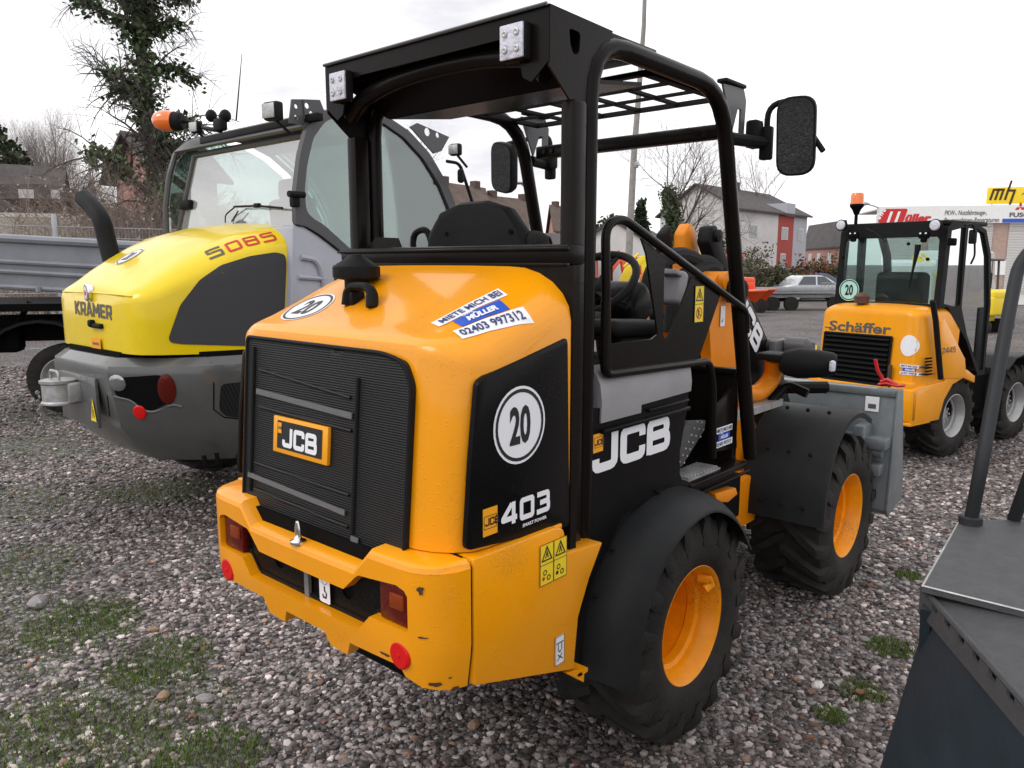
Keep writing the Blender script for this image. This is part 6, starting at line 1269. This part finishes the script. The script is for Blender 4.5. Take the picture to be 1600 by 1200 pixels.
gable_house('dormer_house', 'dark-roofed house with a wide glazed dormer at the left edge', onground(92, 400, 62), onground(112, 400, 70), onground(-60, 400, 62), 5.2, 8.3, 'brick_dark', 'roof_dark', wins=[('e', .1, .2, 3.6, 4.8)])
b = MB(); c = at(57, 312, 61.0); b.box(at(55, 303, 61.3), (3.6, 3.6, .9), rot=Matrix.Rotation(YAW, 3, 'Z')); ho = b.build('dormer', 'roof_dark', T_ if False else bpy.data.objects['dormer_house'], off=tuple(bpy.data.objects['dormer_house'].location))
b = MB()
for x in (47, 76): b.box(at(x, 303, 59.3), (.1, 1.25, .55), rot=Matrix.Rotation(YAW+math.radians(30), 3, 'Z'))
b.build('pane', 'render_white', ho, off=tuple(bpy.data.objects['dormer_house'].location))
tg = gable_house('brick_house', 'pink brick house with dark gable roof behind the ivy tree', onground(255, 400, 36), onground(190, 400, 40), onground(345, 400, 38), 5.5, 7.0, 'brick_pink', 'roof_dark', wins=[('e', .05, .08, 2.2, 3.2)], over=.6)
# workshop hall
HF0 = onground(1367, 400, 60); HF = Frame(HF0.x, HF0.y, -60, 0); HL = 34
HT = thing('workshop_hall', 'long white workshop hall with roller shutters and a company sign band', 'hall', (HF0.x, HF0.y, 0), math.radians(-60))
zt = HF.hit(1367, 323, 1, 0).z; zb = HF.hit(1367, 350, 1, 0).z; b = MB(); b.b2((.3, .2, -.6), (HL, 6, zb+.1)); hw = b.build('wall', 'pillar_brick', HT)
b = MB(); b.b2((0, -.12, zb), (HL, .3, zt)); b.b2((0, .3, zt-.2), (HL, 6, zt-.1)); sb_ = b.build('sign_band', 'white_paint', HT)
def hx(px): return HF.hit(px, 400, 1, 0).x
for x0, x1 in ((1372, 1440), (1450, 1492), (1500, 1549), (1574, 1640), (1655, 1720)):
    b = MB(); z = -.45
    while z < 3.75: b.b2((hx(x0), .12, z), (hx(x1), .17, z+.085), .015); z += .105
    b.build('roller_shutter', 'shutter', hw); b = MB(); z = 4.1
    while z < zb-.1: b.b2((hx(x0), .12, z), (hx(x1), .17, z+.085), .015); z += .105
    b.build('roller_shutter', 'shutter', hw)
    b = MB(); b.b2((hx(x0), .10, 3.8), (hx(x1), .19, 4.08)); b.build('lintel', 'concrete', hw)
b = MB(); p = HF.hit(1561, 418, 1, 0); b.b2((p.x-.45, .14, p.z-.5), (p.x+.45, .19, p.z+.5)); b.build('notice_board', 'white_paint', hw)
D = Decal((0, -.125, 0), (1, 0, 0), (0, 0, 1), (0, -1, 0), base=.02, lay=.01)
p = HF.hit(1371, 348, 1, -.12); q = HF.hit(1419, 326, 1, -.12); h = q.z-p.z; w = q.x-p.x; sh = .28
D.put([(x+sh*y, y) for x, y in round2([(0, 0), (w*.86, 0), (w*.86, h), (0, h)], .15)], [tuple(range(20))], 1, 0, p.x, p.z)
for x0 in (.30, .56): D.put([(x+sh*y, y) for x, y in rect2(w*x0, -.01, w*(x0+.09), h*.80)[0]], [(0, 1, 3, 2)], 0, 1, p.x, p.z)
V, F, tw = text2('uwe', h*.55, .04, 1, .25); D.put(V, F, 0, 1, p.x+w*.10+.1, p.z+h*.15, math.radians(62)) if False else D.put([(x*.5, y*.8) for x, y in V], F, 0, 1, p.x+w*.07, p.z+h*.2, math.radians(60))
V, F, tw = text2('üller', h*.62, .05, 1, .2); r_ = HF.hit(1461, 348, 1, -.12); k = (r_.x-q.x-.1)/tw; D.put([(x*k, y) for x, y in V], F, 1, 0, p.x+w*.92, p.z)
for txt, x0, x1, yy_ in (('PKW-, Nutzfahrzeuge-,', 1476, 1542, 334), ('Baumaschinen-Reparaturen', 1475, 1561, 345.5)):
    p0 = HF.hit(x0, yy_, 1, -.12); p1 = HF.hit(x1, yy_, 1, -.12); V, F, tw = text2(txt, .42, .01, 1, .15); k = (p1.x-p0.x)/tw; D.put([(x*k, y) for x, y in V], F, 2, 0, p0.x, p0.z-.2)
p0 = HF.hit(1565, 355, 1, -.12); p1 = HF.hit(1640, 355, 1, -.12); D.put(*rect2(p0.x, zb+.02, p1.x, zb+.26), 3); V, F, tw = text2('FUSO', .30, .03, 1.3); D.put(V, F, 2, 0, HF.hit(1576, 348, 1, -.12).x, zb+.36)
c = HF.hit(1593, 335, 1, -.12)
for a_ in (90, 210, 330):
    R_ = .20; t = math.radians(a_); V = [(0, 0), (R_*math.cos(t-.52), R_*math.sin(t-.52)), (R_*1.73*math.cos(t), R_*1.73*math.sin(t)), (R_*math.cos(t+.52), R_*math.sin(t+.52))]; D.put(V, [(0, 1, 2, 3)], 1, 0, c.x, zb+1.0)
D.mb.build('sign_lettering', ['white_decal', 'red_decal', 'charcoal_decal', 'blue_decal'], sb_, fix=False)
p = HF.hit(1541, 319, 1, .6); q = HF.hit(1660, 291, 1, .6); b = MB(); b.b2((p.x, .5, p.z), (q.x, .7, q.z), .01)
sg_ = thing('roof_sign', 'yellow rectangular roof sign with dark lettering standing on the workshop hall', 'sign', tuple(HF.M @ Vector((p.x, .6, zt))), math.radians(-60)); so_ = HF.I @ Vector(sg_.location)
sb2 = b.build('sign_board', 'safety_yellow', sg_, off=tuple(so_)); b = MB()
for x in (p.x+.3, p.x+3, p.x+6): b.b2((x, .55, zt-.05), (x+.08, .65, p.z+.1))
b.build('sign_leg', 'white_paint', sg_, off=tuple(so_))
D = Decal((0, .5, 0), (1, 0, 0), (0, 0, 1), (0, -1, 0), base=.02, lay=.01); a0 = HF.hit(1546, 313, 1, .6); s_ = .85
for ln_ in ([(0, 0), (.2, .8), (.55, .8), (.35, 0)], [(.52, .8), (.9, .8), (.7, 0)], [(1.05, 0), (1.42, 1.5)], [(1.25, .72), (1.7, .72), (1.42, -.45)]): V, F = stroke2([ln_], .17); D.put([(x*s_, y*s_) for x, y in V], F, 0, 0, a0.x, a0.z)
pts = [(1.9, .3), (2.3, .75), (2.6, .5), (2.9, .1), (3.3, -.15), (3.6, .0)]; V, F = stroke2([pts], .05); D.put(V, F, 1, 0, a0.x, a0.z); D.mb.build('sign_lettering', ['rust', 'charcoal_decal'], sb2, off=tuple(so_), fix=False)
b = MB(); p = HF.hit(1362, 325, 1, 0); b.tube([(p.x+.8, 0, p.z-.2), (p.x+.2, -.1, p.z+.1), (p.x-.3, -.1, p.z+.25)], .05, 8); b.ball((p.x-.7, -.1, p.z+.28), (.55, .2, .14), 12); b.build('wall_lamp', 'galvanised', HT)
b = MB(); b.add([HF.M @ Vector(v) for v in ((-8, -.2, -.385), (HL, -.2, -.385), (HL, -16, -.37), (-2, -16, -.37))], [(0, 1, 2, 3)]); tag(b.build('forecourt', 'concrete', fix=False), None, None, kind='structure')
# ================================================================== lamp posts, fence
LP = thing('street_lamp', 'tall leaning concrete lamp post rising behind the canopy', 'street lamp', tuple(onground(980, 400, 30))); lo = LP.location; b = MB()
pp = [lo.copy()]+[at(x, y, 30) for x, y in ((985, 350), (990, 250), (997, 160), (1006, 40), (1009, -60))]; b.tube([p-lo for p in pp], [.15, .13, .115, .10, .08, .06], 12); b.build('pole', 'pole_concrete', LP, off=(0, 0, 0))
b = MB(); b.box(at(992, 258, 30)-lo, (.20, .20, .2), .02); b.tube([at(993, 260, 30)-lo, at(999, 258, 29.9)-lo], .03, 6); b.build('pole_bracket', 'galvanised', LP, off=(0, 0, 0))
L2 = thing('street_lamp', 'thin pale lamp post with curved arm right of the left mirror', 'street lamp', tuple(onground(829, 400, 42))); lo = L2.location; b = MB(); b.tube([Vector((0, 0, 0)), at(829, 320, 42)-lo, at(826, 298, 42)-lo, at(814, 286, 42)-lo], .055, 8, smooth=.6); b.build('pole', 'galvanised', L2, off=(0, 0, 0)); b = MB(); b.ball(at(811, 286, 42)-lo, (.3, .3, .08), 10); b.build('lamp_head', 'galvanised', L2, off=(0, 0, 0))
FN = thing('mesh_fence', 'grey double-bar mesh fence behind the tipper truck', 'fence', tuple(onground(60, 400, 15.5))); lo = FN.location
f0, f1 = onground(-120, 400, 16.5), onground(420, 400, 17.5); dv = (f1-f0); n_ = int(dv.length/2.5)+1; ztop_ = at(60, 345, 16).z
for i in range(n_+1):
    p = f0+dv*i/n_; b = MB(); b.box(p-lo+Vector((0, 0, ztop_/2+.1)), (.07, .07, ztop_+.25), .008, Matrix.Rotation(YAW, 3, 'Z')); b.build('fence_post', 'galvanised', FN, off=(0, 0, 0))
    if i < n_:
        b = MB(); q = f0+dv*(i+1)/n_; z = .15
        while z < ztop_: b.tube([p-lo+Vector((0, 0, z)), q-lo+Vector((0, 0, z))], .008, 4, cap=False); z += .2
        k = int((q-p).length/.06)
        for j in range(k): w_ = p.lerp(q, j/k)-lo; b.tube([w_+Vector((0, 0, .08)), w_+Vector((0, 0, ztop_))], .003, 3, cap=False)
        b.build('mesh_panel', 'galvanised', FN, off=(0, 0, 0))
GW = thing('garden_wall', 'pale low garden wall behind the brown thicket', 'wall', tuple(onground(100, 400, 30))); lo = GW.location; b = MB(); w0, w1 = onground(-150, 400, 32), onground(360, 400, 31)
b.poly([w0-lo, w1-lo, w1-lo+Vector((0, 0, at(100, 338, 30).z-lo.z)), w0-lo+Vector((0, 0, at(100, 338, 30).z-lo.z))], .2); b.build('wall', 'render_cream', GW, off=(0, 0, 0)); b = MB(); zt_ = at(100, 338, 30).z-lo.z; b.tube([w0-lo+Vector((0, 0, zt_+.03)), w1-lo+Vector((0, 0, zt_+.03))], .14, 4); b.build('coping', 'concrete', GW, off=(0, 0, 0))
# ================================================================== tipper truck at the left
TF0 = onground(60, 400, 9.6); TF = Frame(TF0.x, TF0.y, math.degrees(YAW)-90+14, 0)
TT = thing('tipper_truck', 'small tipper truck with ribbed grey drop side and black chassis at the left edge', 'truck', (TF0.x, TF0.y, 0), TF.yaw)
def tq(*p, y=0): return TF.Y(y, *p)
b = MB(); q_ = tq((-90, 364), (220, 381), (220, 462), (-90, 444)); b.poly(q_, .05, (0, 1, 0)); ds = b.build('drop_side', 'tipper_grey', TT)
b = MB()
for ya, yb_, r_ in ((367, 384, .045), (403, 420, .028), (418, 436, .028), (442, 460, .030)): q_ = tq((-90, ya), (220, yb_), y=-.02); b.tube(q_, r_, 8)
for x in (60, -60): q_ = tq((x, 448), (x, 456), y=-.05); b.tube(q_, .03, 8)
b.build('side_rail', 'tipper_grey', ds)
b = MB(); q_ = tq((-90, 365), (220, 382)); b.tube([p+Vector((0, 2.0, 0)) for p in q_], .05, 8); b.poly([p+Vector((0, 2.0, 0)) for p in tq((-90, 364), (220, 381), (220, 462), (-90, 444))], .05, (0, 1, 0)); q_ = tq((220, 381), (220, 462)); b.add([q_[0], q_[1], q_[1]+Vector((0, 2, 0)), q_[0]+Vector((0, 2, 0))], [(0, 1, 2, 3)]); b.build('far_side', 'tipper_grey', TT)
b = MB(); q_ = tq((-90, 468), (200, 478), y=.4); b.b2((q_[0].x, .35, .78), (q_[1].x, .50, 1.0)); b.b2((q_[0].x, 1.5, .78), (q_[1].x, 1.65, 1.0)); b.b2((q_[0].x, .05, 1.12), (q_[1].x, 1.95, 1.2)); b.build('chassis', 'deep_black', TT)
c = TF.hit(75, 545, 1, .25); b = MB(); 
for k in range(13): pass
ar = [(c.x+.62*math.cos(math.radians(a_)), .42+.58*math.sin(math.radians(a_))) for a_ in range(0, 181, 15)]; b.loft([[Vector((x, .0, z)), Vector((x, .45, z)), Vector((x, .45, z+.03)), Vector((x, 0, z+.03))] for x, z in ar]); b.build('mudguard', 'plastic_black', TT)
for y, sg in ((.22, -1), (1.75, 1)): wheel(TT, (c.x+.18, y, .38), sg, .38, .26, .22, .10, 'silver_rim', 30, .012)
b = MB(); p = TF.hit(12, 530, 1, .3); b.box(p, (.3, .25, .28), .06); b.box(p+Vector((.3, .1, .12)), (.35, .12, .10), .02); b.tube([p+Vector((.1, 0, .15)), p+Vector((.25, 0, .4))], .03, 8); b.build('axle_gear', 'deep_black', TT)
# ================================================================== parked vehicles and machines far off
def carlike(label, base, L_, W_, H_, yaw, body, cat='car', van=False, group=None, nm='parked_car'):
    T_ = thing(nm, label, cat, tuple(base), yaw, group=group); b = MB(); l = L_/2; s_ = H_/1.45
    pr = [(-l, .35), (-l, .72*s_), (-l*.78, .90*s_), (l*.42, .92*s_), (l*.97, .70*s_), (l, .35)] if not van else [(-l, .35), (-l, H_*.9), (-l*.9, H_), (l*.45, H_), (l*.7, H_*.62), (l*.98, H_*.5), (l, .35)]
    P = rounded([Vector((x, z, 0)) for x, z in pr], .25, False); P2 = [(p.x, p.y) for p in P]
    b.loft([[Vector((x, y*W_/2, .25 + (z-.25)*k)) for x, z in P2+[(l*.98, .25), (-l*.98, .25)]] for y, k in ((-1, .97), (-.93, 1), (.93, 1), (1, .97))]); bd = b.build('body', body, T_, off=(0, 0, 0))
    if not van:
        cb_ = [(-l*.72, .88*s_), (-l*.50, H_*.97), (-l*.2, H_), (l*.08, H_*.97), (l*.45, .90*s_)]; b = MB(); P = rounded([Vector((x, z, 0)) for x, z in cb_], .3); b.loft([[Vector((p.x, y*W_/2*(1-(p.y-.8*s_)*.22), p.y)) for p in P] for y in (-.92, .92)]); b.build('roof', body, T_, off=(0, 0, 0))
        for sg in (-1, 1):
            for x0, x1, x2, x3 in ((-.60, -.14, -.14, -.44), (-.10, .36, .08, -.10)): b = MB(); V = [Vector((l*x, sg*(W_/2*(1-(z-.8*s_)*.22)*.92+.012), z)) for x, z in ((x0, .92*s_), (x1, .92*s_), (x2, H_*.94), (x3, H_*.94))]; b.add(V, [(0, 1, 2, 3)]); b.build('side_glass', 'car_glass', bd, off=(0, 0, 0), fix=False)
    else:
        for sg in (-1, 1): b = MB(); b.poly([(l*.2, sg*(W_/2+.01), H_*.60), (l*.62, sg*(W_/2+.01), H_*.60), (l*.46, sg*(W_/2+.01), H_*.88), (l*.2, sg*(W_/2+.01), H_*.88)], .01, (0, sg, 0)); b.build('side_glass', 'car_glass', bd, off=(0, 0, 0))
    for x in (-.62, .62):
        for sg in (-1, 1):
            b = MB(); b.lathe([(.20, -.1), (.31, -.09), (.31, .09), (.20, .1)], (l*x, sg*W_*.45, .31), (0, 1, 0), 20); w_ = b.build('tyre', 'rubber', T_, off=(0, 0, 0)); b = MB(); b.lathe([(.20, 0), (.20, .012), (.05, .02), (.001, .02)], (l*x, sg*(W_*.45+.098), .31), (0, sg, 0), 14); b.build('wheel_rim', 'silver_rim', w_, off=(0, 0, 0))
    return T_
mat('car_silver', (.62, .64, .66), .25, .4, coat=1); mat('car_blue', (.04, .09, .28), .25, coat=1); mat('car_dark', (.03, .033, .036), .3, coat=.6); mat('car_white', (.66, .67, .68), .35, coat=.5)
vy = YAW-math.radians(90)
carlike('silver saloon car parked left of the far cab loader', onground(1274, 400, 46), 4.5, 1.8, 1.42, vy+math.radians(8), 'car_silver')
carlike('blue car half hidden behind the silver saloon', onground(1284, 400, 50), 4.2, 1.75, 1.5, vy, 'car_blue')
carlike('dark van parked beyond the flat trailer', onground(1231, 400, 50), 3.6, 1.8, 1.75, vy, 'car_dark', 'van', True, nm='parked_van')
carlike('white van seen through the cab of the far loader', onground(1497, 400, 30), 4.8, 1.9, 2.3, math.radians(5), 'car_white', 'van', True, nm='parked_van')
TR = thing('flatbed_trailer', 'low grey flatbed trailer in front of the silver car', 'trailer', tuple(onground(1245, 400, 36)), vy+math.radians(4)); b = MB(); b.box((0, 0, .78), (4.2, 1.8, .10), .01); b.box((0, -.88, .90), (4.2, .04, .22), .005); bd_ = b.build('bed', 'galvanised', TR, off=(0, 0, 0))
b = MB(); b.box((0, -.6, .62), (4.0, .08, .14)); b.box((0, .6, .62), (4.0, .08, .14)); b.tube([(-2.1, -.5, .62), (-3.3, 0, .55)], .05, 6); b.build('drawbar', 'galvanised', TR, off=(0, 0, 0))
for x in (-1.3, -.5, 1.4):
    b = MB(); b.lathe([(.16, -.09), (.3, -.09), (.3, .09), (.16, .09)], (x, -.82, .3), (0, 1, 0), 18); b.build('wheel', 'rubber', TR, off=(0, 0, 0))
b = MB()
for i in range(8): b.box((.9+i*.15, -.6, 1.0), (.03, .03, .36))
b.box((1.42, -.6, 1.18), (1.1, .04, .03)); b.build('side_rack', 'galvanised', TR, off=(0, 0, 0))
def dumper(label, base, yaw):
    T_ = thing('tracked_dumper', label, 'dumper', tuple(base), yaw, group='orange dumpers parked in a row'); T_.scale = (.74, .74, .74); b = MB()
    b.loft([[Vector((x*k, y*w_, z)) for x, y, z in ((-1.05, -1, .95), (1.15, -1, 1.12), (1.15, 1, 1.12), (-1.05, 1, .95))][:4] if False else [Vector((-.9*k+.1, -w_, z0)), Vector((1.1*k+.1, -w_, z1)), Vector((1.1*k+.1, w_, z1)), Vector((-.9*k+.1, w_, z0))] for k, w_, z0, z1 in ((.55, .40, .55, .60), (1.0, .70, 1.12, 1.22), (1.08, .74, 1.14, 1.25), (1.08, .74, 1.18, 1.29))]); sk_ = b.build('skip', 'orange_paint', T_, off=(0, 0, 0))
    b = MB(); b.box((-1.1, 0, .75), (.7, 1.1, .7), .08); b.build('engine_cover', 'car_dark', T_, off=(0, 0, 0))
    for sx in (-.9, .5):
        for sg in (-1, 1): b = MB(); b.lathe([(.18, -.15), (.36, -.13), (.38, 0), (.36, .13), (.18, .15), (.05, .10), (.001, .10)], (sx, sg*.62, .38), (0, 1, 0), 20); b.build('wheel', 'rubber', T_, off=(0, 0, 0))
    return T_
for i, (x, d) in enumerate(((1178, 33), (1196, 35.5), (1160, 30))): dumper(['middle orange dumper of the row beside the front canopy post', 'orange dumper nearest the flatbed trailer', 'orange dumper partly hidden by the front canopy post'][i], onground(x, 400, d), vy+math.radians(-20))
def digger(label, base, yaw, body, arm, s_=1.0, roof=True, cabm='plastic_black', reach=0):
    T_ = thing('mini_excavator', label, 'excavator', tuple(base), yaw); T_.scale = (s_, s_, s_); z = (0, 0, 0)
    for sg in (-1, 1): b = MB(); P = round2([(-.95, 0), (.95, 0), (.95, .42), (-.95, .42)], .2); b.prism(P, 1, sg*.62-.15, sg*.62+.15); b.build('track', 'rubber', T_, off=z)
    b = MB(); b.box((0, 0, .42), (1.0, 1.0, .14)); b.box((-.35, 0, .85), (1.3, 1.25, .62), .10, seg=4); b.box((-.75, 0, 1.15), (.5, 1.2, .35), .1, seg=3); b.build('body', body, T_, off=z)
    b = MB()
    for x, y in ((-.5, -.5), (.45, -.5), (.45, .25), (-.5, .25)): b.tube([(x, y, 1.0), (x*.9, y, 2.2)], .035, 8)
    b.box((-.02, -.12, 2.22), (1.15, .95, .08), .03); b.build('cab_frame', cabm, T_, off=z)
    b = MB(); b.box((-.15, -.12, 1.3), (.4, .45, .12), .04); b.box((-.35, -.12, 1.58), (.12, .42, .5), .04); b.build('seat', 'fabric_black', T_, off=z)
    b = MB(); b.box((.9, -.6, .26), (.2, .1, .1)); b.prism([(1.0, .08), (1.05, .08), (1.10, .4), (1.04, .42)], 1, -.8, .8); b.build('blade', body, T_, off=z)
    b = MB(); b.prism([(.6, .8), (.75, 1.3), (1.05, 1.95), (1.55, 2.3), (1.75, 2.22), (1.25, 1.7), (.95, 1.1), (.85, .75)], 1, .30, .44, .02); b.build('boom', arm, T_, off=z)
    b = MB(); b.prism([(1.5, 2.32), (1.78, 2.36), (1.9, 1.2), (1.78, 1.1)], 1, .31, .43, .02); b.tube([(1.0, .37, 1.98), (1.5, .37, 2.42)], .04, 8); dk = b.build('dipper', arm, T_, off=z)
    b = MB(); b.prism([(1.75, 1.2), (1.95, 1.15), (1.9, .75), (1.6, .65), (1.45, .85), (1.65, .9)], 1, .17, .57, .01); b.build('bucket', arm, T_, off=z); return T_
digger('orange digger seen behind the steering wheel', onground(925, 400, 27), vy+math.radians(30), 'orange_paint', 'orange_paint', .95, cabm='orange_paint')
digger('yellow-armed digger just right of the steering wheel', onground(932, 400, 22), vy+math.radians(4), 'orange_paint', 'safety_yellow', .84)
digger('small orange digger behind the raised tipping lever', onground(1040, 400, 31), vy+math.radians(190), 'orange_paint', 'orange_paint', .9)
digger('digger with orange roof and yellow arm left of the front canopy post', onground(1138, 400, 36), vy+math.radians(185), 'orange_paint', 'safety_yellow', 1.05, cabm='orange_paint')
digger('yellow compact digger behind the far cab loader', onground(1524, 400, 24), vy+math.radians(120), 'safety_yellow', 'safety_yellow', .85, cabm='cab_frame_grey')
TX = thing('construction_machine', 'white construction machine with boxy bonnet seen through the far cab window', 'machine', tuple(onground(1424, 400, 24)), math.radians(14)); b = MB()
b.loft([[Vector((x, y*w_, z)) for y, z in round2([(-1, .7), (1, .7), (.96, zt_), (-.96, zt_)], .12)] for x, w_, zt_ in ((-.2, .55, 1.72), (-.12, .62, 1.80), (.3, .66, 1.86), (1.6, .68, 1.9))]); hb_ = b.build('bonnet', 'car_white', TX, off=(0, 0, 0))
D = Decal((-.21, 0, 0), (0, -1, 0), (0, 0, 1), (-1, 0, 0), base=.004); V, F, tw = text2('TEREX', .15, .03, 1.3); D.put([(x-tw/2+.02, y+1.30) for x, y in V], F, 0); V, F = stroke2([[(math.cos(math.radians(a_))*.34-.05, 1.28+math.sin(math.radians(a_))*.26) for a_ in range(20, 175, 12)]], .012); D.put(V, F, 1); D.mb.build('maker_lettering', ['charcoal_decal', 'galvanised'], hb_, off=(0, 0, 0), fix=False)
b = MB(); b.b2((.2, -.6, .3), (2.2, .6, .72)); b.build('chassis', 'deep_black', TX, off=(0, 0, 0))
for x in (.4, 1.9):
    for sg in (-1, 1): b = MB(); b.lathe([(.2, -.16), (.42, -.14), (.42, .14), (.2, .16), (.001, .12)], (x, sg*.7, .42), (0, sg, 0), 20); b.build('wheel', 'rubber', TX, off=(0, 0, 0))

# ================================================================== parts that hold several pieces become one object each
def split_pieces(names):
    for o in [o for o in C.objects if o.type == 'MESH' and o.parent and o.name.split('.')[0] in names]:
        me = o.data; n = len(me.vertices); par = list(range(n))
        def find(i):
            while par[i] != i: par[i] = par[par[i]]; i = par[i]
            return i
        for e in me.edges:
            a_, b_ = find(e.vertices[0]), find(e.vertices[1])
            if a_ != b_: par[a_] = b_
        groups = {}
        for p in me.polygons: groups.setdefault(find(p.vertices[0]), []).append(p.index)
        if len(groups) < 2 or len(groups) > 60: continue
        for k, (g_, idx) in enumerate(list(groups.items())):
            bm = bmesh.new(); bm.from_mesh(me); bm.faces.ensure_lookup_table(); keep = set(idx)
            bmesh.ops.delete(bm, geom=[f for f in bm.faces if f.index not in keep], context='FACES'); m2 = bpy.data.meshes.new(me.name); bm.to_mesh(m2); bm.free()
            for q in me.materials: m2.materials.append(q)
            if k == 0: first = m2
            else: c = o.copy(); c.data = m2; C.objects.link(c)
        o.data = first
split_pieces({'axle', 'bucket_side', 'lashing_eye', 'light_diode', 'mudguard_bolt', 'seat_bolt', 'tow_plate', 'sign_leg', 'side_rail', 'paint_chip', 'plate_stud', 'rear_frame', 'front_mudguard', 'grille_crease', 'grille_strip', 'tipping_link', 'pane', 'skirt_ridge', 'flank_moulding', 'far_side'})
